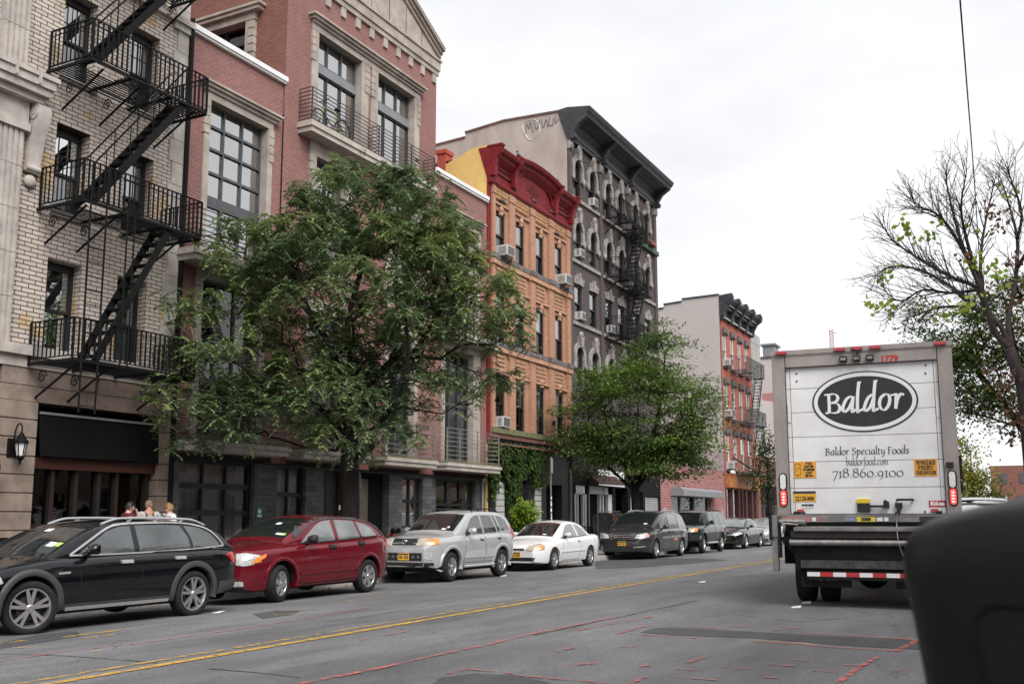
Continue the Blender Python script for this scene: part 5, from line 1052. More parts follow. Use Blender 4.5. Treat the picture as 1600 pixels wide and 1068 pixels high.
# more of the row farther down the street
for k, (y0, y1, h, mk, lb) in enumerate(((97, 111, 13.5, 'low_brick', 'faded brick block farther down the row, hidden by the truck'), (111.3, 124, 10.5, 'limedk', 'brown stone block farther down the row, hidden by the truck'), (124.3, 150, 14.5, 'red_brick', 'long painted red block at the end of the row, hidden by the truck'))):
    t = thing('row_house', lb, 'building', (XF, y0, 0)); n = int((y1 - y0) / 2.2); hol = [(y0 + 0.7 + i * 2.2, y0 + 1.6 + i * 2.2, z, z + 1.9) for i in range(n) for z in (4.5, 7.7)]
    q = M(); wall(q, XF, y0, y1, 0.1, h, hol, 0.2); shell(q, XF, XF - 12, y0, y1, 0.1, h); q.out('wall', K[mk], t)
    q = M(); q.box(XF - .1, XF + .4, y0, y1, h - .5, h + .1); q.out('cornice', K['cornice_dk'], t)
    q = M(); q.box(XF - .2, XF - .15, y0 + .3, y1 - .3, 4, 10); q.out('window_glass', K['glass_dark'], t)
# ------------------------------------------------------------------ trees
K['bark'] = mat('dark_bark', (0.02, 0.017, 0.015), 0.9, spec=0.2, var=0.4, vs=9, bump=0.8, bs=30, stretch=(1, 1, 0.3))
K['bark_grey'] = mat('grey_bark', (0.05, 0.041, 0.040), 0.9, spec=0.2, var=0.35, vs=9, bump=0.8, bs=30, stretch=(1, 1, 0.3))
def grow(base, limbs, tips, r_tip=0.006, seg=0.45, droop=0.0, expo=2.3, rmax=None):
    """a branching skeleton: the hand-laid limbs first, then each tip joined to the nearest node nearer the root"""
    nodes = [V(base)]; par = [-1]; dist = [0.0]
    def add(p, k): nodes.append(V(p)); par.append(k); dist.append(dist[k] + (V(p) - nodes[k]).length); return len(nodes) - 1
    def nearest(p, lim=None):
        best, bi = 1e9, 0
        for i, n in enumerate(nodes):
            d = (n - p).length + 0.18 * dist[i]
            if d < best and (n.z < p.z + 1.2): best, bi = d, i
        return bi
    for L_ in limbs:
        pts = smooth_line(L_, 4); k = min(range(len(nodes)), key=lambda i: (nodes[i] - pts[0]).length)
        for p in pts[1:]: k = add(p, k)
    tips = sorted(tips, key=lambda p: (V(p) - nodes[-1]).length if False else (V(p) - V(base)).length)
    ends = []
    for p in tips:
        p = V(p); k = nearest(p); a = nodes[k]; L_ = (p - a).length; n = max(1, int(L_ / seg))
        side = V((random.uniform(-1, 1), random.uniform(-1, 1), random.uniform(-.3, 1))) * L_ * 0.09
        for j in range(1, n + 1):
            t = j / n; q = a.lerp(p, t) + side * math.sin(math.pi * t) + V((0, 0, droop * L_ * math.sin(math.pi * t))); k = add(q, k)
        ends.append(k)
    w = [0.0] * len(nodes); ch = [0] * len(nodes)
    for i in range(len(nodes) - 1, 0, -1):
        if ch[i] == 0: w[i] = max(w[i], r_tip ** expo)
        w[par[i]] += w[i]; ch[par[i]] += 1
    rad = [x ** (1 / expo) for x in w]
    if rmax: s = rmax / rad[0]; rad = [r * (s ** min(1, (r / rad[0]) ** 0.25)) for r in rad]
    return nodes, par, rad, ends
def wood(nodes, par, rad, rmin=0.0, rhi=1e9):
    q = M(); b = q.b; cache = {}
    for i in range(1, len(nodes)):
        p, c = nodes[par[i]], nodes[i]; r0, r1 = min(rad[par[i]], rad[i] * 1.35), rad[i]
        if not rmin <= r1 < rhi: continue
        d = c - p
        if d.length < 1e-5: continue
        n = 8 if r1 > 0.05 else 5 if r1 > 0.015 else 3
        d.normalize(); u = d.orthogonal().normalized(); v = d.cross(u)
        A_ = [b.verts.new(p - d * r0 * 0.3 + (u * math.cos(k * 2 * math.pi / n) + v * math.sin(k * 2 * math.pi / n)) * r0) for k in range(n)]
        B_ = [b.verts.new(c + d * r1 * 0.3 + (u * math.cos(k * 2 * math.pi / n) + v * math.sin(k * 2 * math.pi / n)) * r1) for k in range(n)]
        for k in range(n): b.faces.new([A_[k], A_[(k + 1) % n], B_[(k + 1) % n], B_[k]])
    return q
def mesh_from(name, verts, faces, m, par, smooth=False):
    me = bpy.data.meshes.new(name); off = ORG.get(par.name, V()) if par else V()
    me.from_pydata([(v[0] - off.x, v[1] - off.y, v[2] - off.z) for v in verts], [], faces); me.materials.append(m)
    if smooth:
        for p in me.polygons: p.use_smooth = True
    o = bpy.data.objects.new(name, me); C.objects.link(o); o.parent = par
    if par: ORG[o.name] = ORG.get(par.name)
    return o
def leaf_quad(vs, fs, c, d, nrm, l, w):
    d = d.normalized(); s = d.cross(nrm)
    s = s.normalized() if s.length > 1e-4 else d.orthogonal().normalized()
    k = len(vs); m = c + d * l * 0.5
    vs += [c, m + s * w * 0.5, c + d * l, m - s * w * 0.5]; fs.append((k, k + 1, k + 2, k + 3))
def rdir(rng): 
    while True:
        v = V((rng.uniform(-1, 1), rng.uniform(-1, 1), rng.uniform(-1, 1)))
        if 0.05 < v.length < 1: return v.normalized()
def sprays(vs, fs, pts, rng, n_per, length, pairs, ll, lw, spread=0.3, droop=0.6, outc=None):
    """pinnate sprays: an arching rachis with leaflets in pairs"""
    for p in pts:
        for _ in range(n_per):
            d = rdir(rng); d.z = d.z * 0.6 + 0.1
            if outc is not None: d = (d + (p - outc).normalized() * 0.8)
            d.normalize(); c = p + rdir(rng) * spread * rng.random(); L_ = length * rng.uniform(0.6, 1.25); side = d.cross(V((0, 0, 1)))
            if side.length < 0.1: side = V((1, 0, 0))
            side.normalize()
            for k in range(pairs):
                t = (k + 0.6) / pairs; q = c + d * L_ * t - V((0, 0, 1)) * droop * L_ * t * t
                dd = d - V((0, 0, 1)) * 2 * droop * t
                for s in (-1, 1):
                    ld = (side * s + dd * 0.5 + V((0, 0, rng.uniform(-0.5, 0.1)))); leaf_quad(vs, fs, q, ld, V((rng.uniform(-.4, .4), rng.uniform(-.4, .4), 1)), ll * rng.uniform(.7, 1.2), lw)
def in_blobs(blobs, rng, n, U, W, base, shell=0.45, xmin=None):
    out = []; vol = [b[3] * b[4] * b[5] for b in blobs]; tot = sum(vol)
    while len(out) < n:
        x = rng.random() * tot; k = 0
        while x > vol[k]: x -= vol[k]; k += 1
        u, d, z, ru, rd_, rz = blobs[k]; v = rdir(rng) * (shell + (1 - shell) * rng.random()) ** 0.6
        p = V(base) + U * (u + v.x * ru) + W * (d + v.y * rd_); p.z = z + v.z * rz
        if xmin is not None and p.x < xmin: continue
        out.append(p)
    return out
rng = random.Random(21)
# honey locust in front of the pink block
TX = -14.85; b0 = onX(545, 760, TX); b0.z = 0.1
Wd = V((b0.x, b0.y, 0)).normalized(); Ud = V((Wd.y, -Wd.x, 0))         # along the view, and to the right of it
def T(u, d, z): p = b0 + Ud * u + Wd * d; p.z = z; return p
t = thing('locust_tree', 'tall feathery green locust tree in front of the pink block', 'tree', b0)
blobs = [(0.2, 0, 7.2, 3.2, 2.6, 2.3), (0.5, 0, 9.2, 2.2, 1.9, 1.25), (-3.3, 0, 5.5, 2.0, 2.2, 1.6), (-4.9, 0.2, 6.4, 0.75, 1.0, 0.7), (-3.6, -.4, 4.0, 1.9, 2.0, 0.9), (-2.6, 0.3, 8.0, 1.6, 1.6, 1.1), (2.9, -.3, 6.9, 1.5, 1.8, 1.2), (3.9, 0, 6.0, 0.7, 1.2, 0.6), (2.1, 0, 8.6, 1.3, 1.5, 1.0), (-0.6, 0, 4.4, 2.2, 2.2, 1.0), (1.9, 0, 4.6, 1.3, 1.6, 0.8), (-5.0, 0, 4.2, 1.0, 1.0, 0.7), (0.2, -.5, 3.6, 1.8, 1.8, .7), (3.4, 0, 4.9, .8, 1, .5), (-0.6, 0, 10.0, .5, .6, .6), (1.6, 0, 9.9, .4, .5, .6), (-3.8, 0, 8.1, .7, .8, .6)]
limbs = [[T(0, 0, 0.1), T(0.04, 0, 1.5), T(0.02, 0, 2.6), T(0.0, 0, 3.6)],
         [T(0, 0, 3.3), T(0.3, .2, 4.2), T(0.6, .3, 4.9), T(1.0, .3, 5.4), T(1.6, .2, 5.7), T(2.0, 0.1, 6.4), T(2.7, 0, 7.4), T(3.0, 0, 8.0)],
         [T(0, 0, 3.5), T(-.3, -.2, 4.6), T(-.5, -.3, 5.6), T(-1.0, -.3, 6.4), T(-1.5, -.2, 7.4), T(-2.3, 0, 8.5)],
         [T(0, 0, 3.6), T(0.0, .3, 5.0), T(-.1, .4, 6.4), T(.2, .3, 7.8), T(.5, .2, 9.2), T(0.6, .2, 10.1)],
         [T(0, 0, 3.2), T(-.9, .4, 3.9), T(-2.0, .5, 4.5), T(-3.2, .3, 5.1), T(-4.3, .2, 5.9)],
         [T(1.3, .2, 5.5), T(2.2, -.3, 5.4), T(3.0, -.4, 5.1), T(3.9, -.3, 5.0)],
         [T(0, 0, 3.0), T(.8, -.8, 3.9), T(1.3, -1.4, 5.0), T(1.2, -1.8, 6.3)],
         [T(0, 0, 3.4), T(-.9, -.9, 4.2), T(-2.2, -1.4, 4.8), T(-3.4, -1.3, 5.4)], [T(.5, .25, 4.8), T(1.1, 1.0, 5.8), T(1.3, 1.5, 7.2)]]
tips = in_blobs(blobs, rng, 1000, Ud, Wd, b0, 0.35, XF + 0.9)
nodes, par, rad, ends = grow(b0, limbs, tips, 0.0055, 0.4, 0.05, rmax=0.23)
wood(nodes, par, rad).out('trunk', K['bark'], t, smooth=1)
vs, fs = [], []
pts = [nodes[e] for e in ends] + [nodes[i] for i in range(len(nodes)) if rad[i] < 0.013 and rng.random() < 0.9]
sprays(vs, fs, pts, rng, 7, 0.31, 8, 0.11, 0.047, 0.3, 0.42)
K['leaf1'] = leafmat('locust_leaf', [(0.05, (0.085, 0.13, 0.072)), (0.35, (0.15, 0.215, 0.105)), (0.68, (0.23, 0.3, 0.12)), (0.9, (0.33, 0.36, 0.11)), (1.0, (0.42, 0.38, 0.1))], 0.55, 0.3)
mesh_from('crown', vs, fs, K['leaf1'], t)
# denser street tree farther along
TX2 = -14.9; b2 = onX(992, 770, TX2); b2.z = 0.1
Wd2 = V((b2.x, b2.y, 0)).normalized(); Ud2 = V((Wd2.y, -Wd2.x, 0))
def T2(u, d, z): p = b2 + Ud2 * u + Wd2 * d; p.z = z; return p
t = thing('street_tree', 'dense round bright green street tree beside the dark tenement', 'tree', b2)
blobs2 = [(0.2, 0, 6.0, 2.9, 2.7, 2.2), (1.3, 0, 8.0, 1.4, 1.5, 1.3), (1.2, 0, 9.4, .6, .6, .7), (-2.0, 0, 5.6, 1.5, 1.8, 1.3), (2.4, 0, 5.2, 1.5, 1.8, 1.5), (-2.3, 0, 4.2, 1.0, 1.4, .7), (1.5, 0, 3.9, 1.5, 1.7, .7), (-0.5, 0, 3.8, 1.6, 1.6, .7), (-1.1, 0, 7.2, 1.3, 1.4, .9), (2.9, 0, 6.7, .9, 1.0, .8)]
limbs2 = [[T2(0, 0, .1), T2(0.03, 0, 1.6), T2(0, 0, 2.7)], [T2(0, 0, 2.6), T2(.5, .2, 4), T2(1.1, .1, 6), T2(1.4, 0, 8.4)], [T2(0, 0, 2.7), T2(-.6, 0, 4), T2(-1.2, .2, 5.6), T2(-1.4, .1, 7.2)], [T2(0, 0, 2.6), T2(1, -.4, 3.8), T2(2.3, -.3, 5.0)], [T2(0, 0, 2.6), T2(-1.2, -.3, 3.7), T2(-2.2, -.2, 4.8)], [T2(0, 0, 2.7), T2(0.1, -.9, 4), T2(0.2, -1.4, 6)]]
tips = in_blobs(blobs2, rng, 300, Ud2, Wd2, b2, 0.55, XF + 0.9)
nodes, par, rad, ends = grow(b2, limbs2, tips, 0.007, 0.5, rmax=0.2)
wood(nodes, par, rad).out('trunk', K['bark'], t, smooth=1)
vs, fs = [], []
cen = T2(0.2, 0, 5.6)
for e in ends:
    p = nodes[e]; od = (p - cen).normalized()
    for _ in range(150):
        gx, gy = rng.gauss(0, .42), rng.gauss(0, .42); c = p + V((gx, gy, rng.gauss(0, .1) - .25 * (gx * gx + gy * gy)))
        leaf_quad(vs, fs, c, V((rng.uniform(-1, 1), rng.uniform(-1, 1), rng.uniform(-.55, .15))) + od * 0.5, V((rng.uniform(-.5, .5), rng.uniform(-.5, .5), 1)), rng.uniform(.13, .2), rng.uniform(.06, .09))
K['leaf2'] = leafmat('street_tree_leaf', [(0.05, (0.045, 0.085, 0.026)), (0.4, (0.1, 0.168, 0.04)), (0.75, (0.165, 0.25, 0.054)), (1.0, (0.23, 0.32, 0.07))], 0.6, 0.3)
mesh_from('crown', vs, fs, K['leaf2'], t)
# nearly bare tree at the right
D3 = 21.0
def S3(px, py, d=D3, dz=0.0):
    r = ray(px, py); return V((0, 0, CAM_H)) + r * (d / math.hypot(r.x, r.y))
b3 = S3(1606, 640); b3.z = 0.28
t = thing('bare_tree', 'nearly bare fanning tree with a few lime and brown leaves', 'tree', b3)
def J(pts, d0, d1): return [S3(1577 + (x - 1577) * .86, 545 + (y - 545) * .87, d0 + (d1 - d0) * k / max(1, len(pts) - 1)) for k, (x, y) in enumerate(pts)]
limbs3 = [[b3] + J([(1606, 640), (1590, 580), (1577, 545)], D3, D3),
          J([(1577, 545), (1548, 510), (1530, 450), (1500, 380), (1483, 330), (1468, 270), (1462, 235)], D3, D3 - .8),
          J([(1548, 510), (1520, 440), (1480, 420), (1440, 400), (1400, 375), (1365, 350), (1345, 320)], D3, D3 - 1.4),
          J([(1577, 545), (1558, 500), (1510, 470), (1480, 440), (1430, 410), (1390, 398), (1355, 400), (1335, 445 - 30)], D3, D3 + 1.0),
          J([(1530, 450), (1525, 390), (1532, 330), (1545, 270), (1552, 240)], D3, D3 + .8), J([(1500, 380), (1470, 330), (1440, 300), (1410, 290), (1402, 275)], D3 - .3, D3 - 1.6),
          J([(1590, 580), (1575, 500), (1588, 430), (1592, 350), (1575, 280), (1560, 235)], D3 + .3, D3 + 1.4), J([(1530, 450), (1500, 350), (1490, 290), (1500, 230)], D3, D3 - 1.8),
          J([(1592, 350), (1600, 300), (1580, 240), (1575, 222)], D3 + .8, D3 + 0.2), J([(1520, 440), (1470, 445), (1420, 440), (1380, 460), (1350, 440)], D3, D3 - .6),
          J([(1510, 470), (1460, 470), (1420, 480), (1395, 490)], D3, D3 + 1.6), J([(1606, 640), (1640, 560), (1660, 450), (1650, 350)], D3, D3 + 1), J([(1592, 400), (1625, 340), (1640, 270)], D3 + .7, D3 + 0.2)]
q = M()
def bough(pts, r0, r1, n): q.tube(pts, [r0 + (r1 - r0) * k / (len(pts) - 1) for k in range(len(pts))], n)
def shoot(p, d, ln, r0, lev):
    """a straight tapering shoot that curves a little upward and carries alternate side shoots"""
    n = max(3, int(ln / .14)); pts = [p]; dd = d.normalized(); bend = rdir(rng) * .05 + V((0, 0, .035))
    for k in range(n): dd = (dd + bend + rdir(rng) * .05).normalized(); pts.append(pts[-1] + dd * ln / n)
    bough(pts, r0, max(.0028, r0 * .4), 5 if r0 > .01 else 3)
    if lev == 0: return
    sd = 1
    for k in range(1, len(pts)):
        if rng.random() < (.9 if lev > 1 else .75):
            ax = (pts[k] - pts[k - 1]).normalized(); o = ax.cross(rdir(rng)).normalized(); sd = -sd
            shoot(pts[k], ax + o * rng.uniform(.55, .95), ln * rng.uniform(.3, .5) * (1.15 - .5 * k / n), r0 * .5, lev - 1)
R3 = [.13, .06, .045, .05, .035, .035, .06, .04, .03, .03, .03, .05, .04]
for L_, r0 in zip(limbs3, R3):
    S_ = smooth_line(L_, 5); m_ = len(S_); bough(S_, r0 * 1.1, .1 if L_ is limbs3[0] else .007, 9)
    if L_ is limbs3[0]: continue
    for k in range(m_ // 4, m_):
        ax = (S_[min(k + 1, m_ - 1)] - S_[k - 1]).normalized(); t_ = k / m_
        for _ in range(2 if rng.random() < .7 else 1):
            o = ax.cross(rdir(rng)).normalized(); shoot(S_[k], ax + o * rng.uniform(.5, .9) + V((0, 0, .12)), rng.uniform(.45, 1.0) * (1.1 - .45 * t_), .012 * (1.2 - .6 * t_), 2)
q.out('trunk', K['bark_grey'], t, smooth=1)
vs, fs, vb, fb = [], [], [], []
def heart(V_, F_, p, n, sz):
    for _ in range(n):
        c = p + rdir(rng) * rng.uniform(.03, .28); leaf_quad(V_, F_, c, V((rng.uniform(-1, 1), rng.uniform(-1, 1), rng.uniform(-1.2, .1))), rdir(rng), sz * rng.uniform(.7, 1.2), sz * 0.8)
for px, n in (((1412, 350), 9), ((1440, 370), 6), ((1455, 365), 5), ((1362, 475), 8), ((1378, 475), 6), ((1385, 482), 6), ((1397, 425), 4), ((1380, 437), 4), ((1525, 415), 6), ((1545, 420), 8), ((1560, 430), 6), ((1568, 300), 3), ((1500, 480), 9), ((1480, 490), 8), ((1520, 470), 8), ((1530, 355), 4), ((1475, 345), 4)): heart(vs, fs, S3(px[0], px[1], D3 + rng.uniform(-1, 1)), int(n * 2.2), 0.13)
for px, n in (((1560, 600), 10), ((1578, 585), 10), ((1590, 620), 12), ((1570, 640), 10), ((1595, 660), 12), ((1580, 680), 8), ((1598, 590), 8), ((1545, 570), 5), ((1550, 335), 8), ((1560, 345), 8), ((1570, 330), 6), ((1535, 325), 4), ((1575, 410), 5), ((1590, 400), 5), ((1505, 400), 3), ((1588, 470), 6), ((1598, 440), 5), ((1548, 360), 5)): heart(vb, fb, S3(px[0], px[1], D3 + rng.uniform(-1, 1)), n * 2, 0.11)
mesh_from('lime_leaves', vs, fs, leafmat('lime_leaf', [(0.0, (0.16, 0.26, 0.03)), (0.5, (0.3, 0.4, 0.05)), (1.0, (0.42, 0.46, 0.08))], 1.0, 0.5), t)
mesh_from('brown_leaves', vb, fb, leafmat('brown_leaf', [(0.0, (0.10, 0.05, 0.035)), (0.5, (0.17, 0.09, 0.055)), (1.0, (0.22, 0.14, 0.06))], 1.0, 0.4), t)
# leafy tree behind the truck, rusty leaves on its near side
D4 = 29.0
b4 = S3(1611, 720, D4); b4.z = 0.28
W4 = V((b4.x, b4.y, 0)).normalized(); U4 = V((W4.y, -W4.x, 0))
def T4(u, d, z): p = b4 + U4 * u + W4 * d; p.z = z; return p
t = thing('leafy_tree', 'dark green tree with rusty leaves behind the white truck', 'tree', b4)
blobs4 = [(-0.9, 0, 5.2, 1.5, 1.8, 1.1), (-1.7, 0, 6.2, 1.0, 1.3, .85), (-0.3, 0, 6.6, 1.3, 1.6, 1.2), (-2.3, 0, 6.9, .55, .8, .5), (-2.0, 0, 5.6, .6, .8, .5), (0.7, 0, 4.3, 1.2, 1.4, 1.0), (-.6, -.2, 4.3, .9, 1.2, .6), (1.6, 0, 6.0, 1.6, 1.8, 1.6), (-1.5, 0, 5.1, .9, 1, .6)]
limbs4 = [[b4, T4(0.25, 0, 1.6), T4(.3, 0, 3.0), T4(.2, 0, 4.2)], [T4(.3, 0, 3.0), T4(-.4, .2, 4.2), T4(-1.0, .1, 5.2), T4(-1.6, 0, 6.2)], [T4(.2, 0, 4.2), T4(-.1, .2, 5.6), T4(-.3, .1, 7.2)], [T4(.3, 0, 3.2), T4(.9, 0, 4.6), T4(1.5, 0, 6.2)]]
tips = in_blobs(blobs4, rng, 330, U4, W4, b4, 0.4)
nodes, par, rad, ends = grow(b4, limbs4, tips, 0.007, 0.4, rmax=0.17)
wood(nodes, par, rad).out('trunk', K['bark'], t, smooth=1)
vs, fs, vb, fb = [], [], [], []
for e in ends:
    p = nodes[e]; rusty = (p - b4).dot(U4) > -0.75 and rng.random() < 0.38
    for _ in range(50 if rusty else 100):
        c = p + V((rng.gauss(0, .26), rng.gauss(0, .26), rng.gauss(0, .15))); leaf_quad(vb if rusty else vs, fb if rusty else fs, c, V((rng.uniform(-1, 1), rng.uniform(-1, 1), rng.uniform(-.7, .1))), V((rng.uniform(-.5, .5), rng.uniform(-.5, .5), 1)), rng.uniform(.10, .16), .06)
mesh_from('crown', vs, fs, leafmat('dark_green_leaf', [(0.0, (0.035, 0.06, 0.018)), (0.5, (0.075, 0.12, 0.03)), (1.0, (0.2, 0.22, 0.04))], 0.8, 0.3), t)
mesh_from('rusty_leaves', vb, fb, leafmat('rusty_leaf', [(0.0, (0.10, 0.05, 0.02)), (0.5, (0.2, 0.11, 0.035)), (1.0, (0.26, 0.2, 0.06))], 1.0, 0.4), t)
# far trees
def far_tree(name, label, px, d, blobs, cols, n, lsz, per, seed, kb='bark', zg=0.2):
    r_ = random.Random(seed); b = S3(px, 800, d); b.z = zg; W_ = V((b.x, b.y, 0)).normalized(); U_ = V((W_.y, -W_.x, 0))
    t = thing(name, label, 'tree', b); tp = in_blobs(blobs, r_, n, U_, W_, b, 0.4)
    top = max(x[2] for x in blobs); nodes, par, rad, ends = grow(b, [[b, b + V((0, 0, top * .5)), b + V((0, 0, top * .8))]], tp, 0.012, 0.7, rmax=0.2)
    wood(nodes, par, rad).out('trunk', K[kb], t); vs, fs = [], []
    for e in ends:
        for _ in range(per): c = nodes[e] + V((r_.gauss(0, .45), r_.gauss(0, .45), r_.gauss(0, .3))); leaf_quad(vs, fs, c, rdir(r_), rdir(r_), lsz * r_.uniform(.7, 1.3), lsz * .5)
    mesh_from('crown', vs, fs, leafmat(name + '_leaf', cols, 0.35, 0.3), t); return t
far_tree('yellowing_tree', 'small yellow green tree behind the white van', 1522, 62, [(-1.0, 0, 3.3, 1.5, 1.6, 1.6), (-0.9, 0, 5.2, 1.0, 1.2, .9), (0.3, 0, 2.9, 1.3, 1.4, 1.1), (1.0, 0, 2.3, .7, .8, .8)], [(0.0, (0.04, 0.065, 0.015)), (0.45, (0.12, 0.15, 0.03)), (0.75, (0.28, 0.27, 0.03)), (1.0, (0.5, 0.38, 0.03))], 150, 0.2, 40, 4)
far_tree('slim_tree', 'slim young tree between the red house and the truck', 1203, 70, [(0.0, 0, 4.6, 0.9, 1.0, 2.2), (-0.2, 0, 6.5, .5, .6, 1.0), (-.9, 0, 4.0, .6, .6, .7)], [(0.0, (0.02, 0.035, 0.012)), (0.6, (0.05, 0.08, 0.02)), (1.0, (0.1, 0.12, 0.03))], 80, 0.18, 26, 6)
# ivy and shrub on the orange house front
def ivy(name, label, cat, pts_fn, n, sz, cols, loc):
    r_ = random.Random(9); t = thing(name, label, cat, loc); vs, fs = [], []; k = 0
    while k < n:
        p = pts_fn(r_)
        if p is None: continue
        k += 1; leaf_quad(vs, fs, V(p), V((0.25, r_.uniform(-.7, .7), r_.uniform(-1, -.1))), V((1, r_.uniform(-.5, .5), .5)), sz * r_.uniform(.7, 1.3), sz * .85)
    mesh_from('leaves', vs, fs, leafmat(name + '_leaf', cols, 1.6, 0.25), t); return t
def ivy_pts(r):
    y, z = r.uniform(33.3, 38.6), r.uniform(1.4, 4.45)
    nz = mnoise.noise(V((y * 0.8, z * 0.8, 3.1))); nf = mnoise.noise(V((y * 2.3, z * 2.3, 1.0)))
    lim = 3.0 + 0.5 * math.sin(y * 2.1) + nz * 0.9
    if 34.7 < y < 35.8: lim = 1.7 + nz * .6
    elif y < 34.0: lim = 2.6 + nz
    elif y > 36.9: lim = 2.9 - (y - 37) * 0.15 + nz
    if z < lim or nf < -0.28 or (y > 37.8 and r.random() < 0.5): return None
    return (XF + 0.02 + r.uniform(0, 0.22), y, z)
t = ivy('ivy', 'green ivy covering the dark front under the orange house', 'climbing plant', ivy_pts, 5200, 0.12, [(0.0, (0.012, 0.024, 0.008)), (0.45, (0.035, 0.065, 0.014)), (0.8, (0.07, 0.115, 0.02)), (1.0, (0.13, 0.17, 0.03))], (XF + 0.1, 35.5, 0.1))
q = M()
for y in (34.9, 35.4, 36.95): q.tube(smooth_line([(XF + 0.03, y, 0.1), (XF + 0.05, y + 0.1, 1.2), (XF + 0.04, y - 0.1, 2.4), (XF + 0.05, y + 0.05, 4.0)], 4), 0.02, 5)
q.out('stem', K['bark'], t)
def shrub_pts(r):
    v = rdir(r); v = v * r.random() ** 0.35 * (1 + .45 * mnoise.noise(v * 2.3)); return (-16.9 + v.x * .55, 33.2 + v.y * .6, 1.55 + v.z * .62)
t = ivy('shrub', 'bright lime green potted shrub behind the silver car', 'shrub', shrub_pts, 2200, 0.11, [(0.0, (0.04, 0.075, 0.01)), (0.5, (0.12, 0.2, 0.018)), (1.0, (0.24, 0.34, 0.03))], (-16.9, 33.2, 0.1))
q = M(); q.lathe([(0.2, 0.1), (0.28, 0.55), (0.3, 0.6), (0.25, 0.6), (0.24, 0.5)], (-16.9, 33.2, 0), 'z', 16); q.out('pot', K['pink_dark'], t, smooth=40)
q = M()
for a in range(5): q.tube([(-16.9, 33.2, .5), (-16.9 + .25 * math.cos(a * 1.26), 33.2 + .25 * math.sin(a * 1.26), 1.4)], 0.015, 5)
q.out('stem', K['bark'], t)
def shrub2(r):
    v = rdir(r) * r.random() ** 0.35; return (-16.7 + v.x * .6, 33.6 + v.y * .7, 0.75 + v.z * .6)
ivy('shrub', 'dark green low shrub beneath the lime green shrub', 'shrub', shrub2, 1500, 0.1, [(0.0, (0.012, 0.024, 0.008)), (0.5, (0.03, 0.06, 0.014)), (1.0, (0.06, 0.1, 0.02))], (-16.7, 33.6, 0.1))
# ------------------------------------------------------------------ cars
K['tyre'] = mat('tyre_rubber', (0.016, 0.016, 0.017), 0.8, spec=0.3, var=0.25, vs=12)
K['alloy'] = mat('alloy_wheel', (0.55, 0.55, 0.56), 0.32, metal=0.85, var=0.12, vs=6)
K['alloy_dk'] = mat('dark_wheel_recess', (0.03, 0.03, 0.032), 0.5)
K['chrome'] = mat('chrome_trim', (0.75, 0.75, 0.77), 0.18, metal=1.0)
K['satin'] = mat('satin_silver_trim', (0.62, 0.62, 0.63), 0.35, metal=0.7)
K['plastic'] = mat('black_plastic', (0.02, 0.02, 0.021), 0.6, spec=0.4, var=0.2, vs=5)
K['cladding'] = mat('dark_grey_cladding', (0.055, 0.057, 0.062), 0.55, spec=0.4, var=0.12, vs=4)
K['cglass'] = mat('tinted_car_glass', (0.012, 0.014, 0.015), 0.03, spec=0.6, ior=1.75)
K['cglass_lt'] = mat('light_car_glass', (0.16, 0.17, 0.175), 0.04, spec=0.6, ior=1.9, var=0.35, vs=2.2)  # grey base imitates reflected sky and daylight seen through the cabin
K['cglass_mid'] = mat('grey_car_glass', (0.06, 0.066, 0.07), 0.04, spec=0.6, ior=1.9, var=0.4, vs=2.2)  # mottled grey painted in for streaky reflections
K['seam'] = mat('door_seam', (0.008, 0.008, 0.008), 0.7)
K['lamp'] = mat('headlamp_lens', (0.42, 0.43, 0.43), 0.08, spec=0.7, var=0.35, vs=14, coat=0.6)
K['lamp_y'] = mat('hazy_headlamp_lens', (0.46, 0.41, 0.33), 0.15, spec=0.6, var=0.25, vs=9, coat=0.5)
K['amber'] = mat('amber_lens', (0.75, 0.25, 0.05), 0.12, spec=0.6, var=0.15, vs=12, coat=0.5)
K['redlens'] = mat('red_lens', (0.42, 0.012, 0.02), 0.12, spec=0.6, coat=0.5)
K['plate'] = mat('orange_number_plate', (0.78, 0.42, 0.03), 0.45)
K['ink'] = mat('plate_ink', (0.02, 0.025, 0.06), 0.6)
K['stk_w'] = mat('white_sticker', (0.7, 0.72, 0.7), 0.6)
K['stk_g'] = mat('lime_sticker', (0.4, 0.55, 0.12), 0.6)
def paint(name, col, metal=0.0, rough=0.28, coat=1.0):
    m = mat(name, col, rough, metal=metal, spec=0.12, coat=coat); p = P(m); n, l = m.node_tree.nodes, m.node_tree.links
    t = n.new('ShaderNodeTexCoord'); q = n.new('ShaderNodeTexNoise'); q.inputs['Scale'].default_value = 2.2; q.inputs['Detail'].default_value = 6; l.new(t.outputs['Object'], q.inputs['Vector'])
    r = n.new('ShaderNodeMapRange'); r.inputs[1].default_value = .35; r.inputs[2].default_value = .75; r.inputs[3].default_value = rough * .8; r.inputs[4].default_value = rough * 1.7; l.new(q.outputs['Fac'], r.inputs[0]); l.new(r.outputs[0], p.inputs['Roughness'])
    r2 = n.new('ShaderNodeMapRange'); r2.inputs[1].default_value = .4; r2.inputs[2].default_value = .8; r2.inputs[3].default_value = 0.01; r2.inputs[4].default_value = 0.06; l.new(q.outputs['Fac'], r2.inputs[0]); l.new(r2.outputs[0], p.inputs['Coat Roughness'])
    return m
def interp(tab, x):
    if x >= tab[0][0]: return tab[0][1]
    for i in range(len(tab) - 1):
        (a, u), (b, v) = tab[i], tab[i + 1]
        if a >= x >= b:
            t = (a - x) / (a - b) if a != b else 0
            return u + (v - u) * t
    return tab[-1][1]
def sinterp(tab, x):                 # smoothed lookup
    return (interp(tab, x - .06) + interp(tab, x + .06) + 2 * interp(tab, x)) / 4
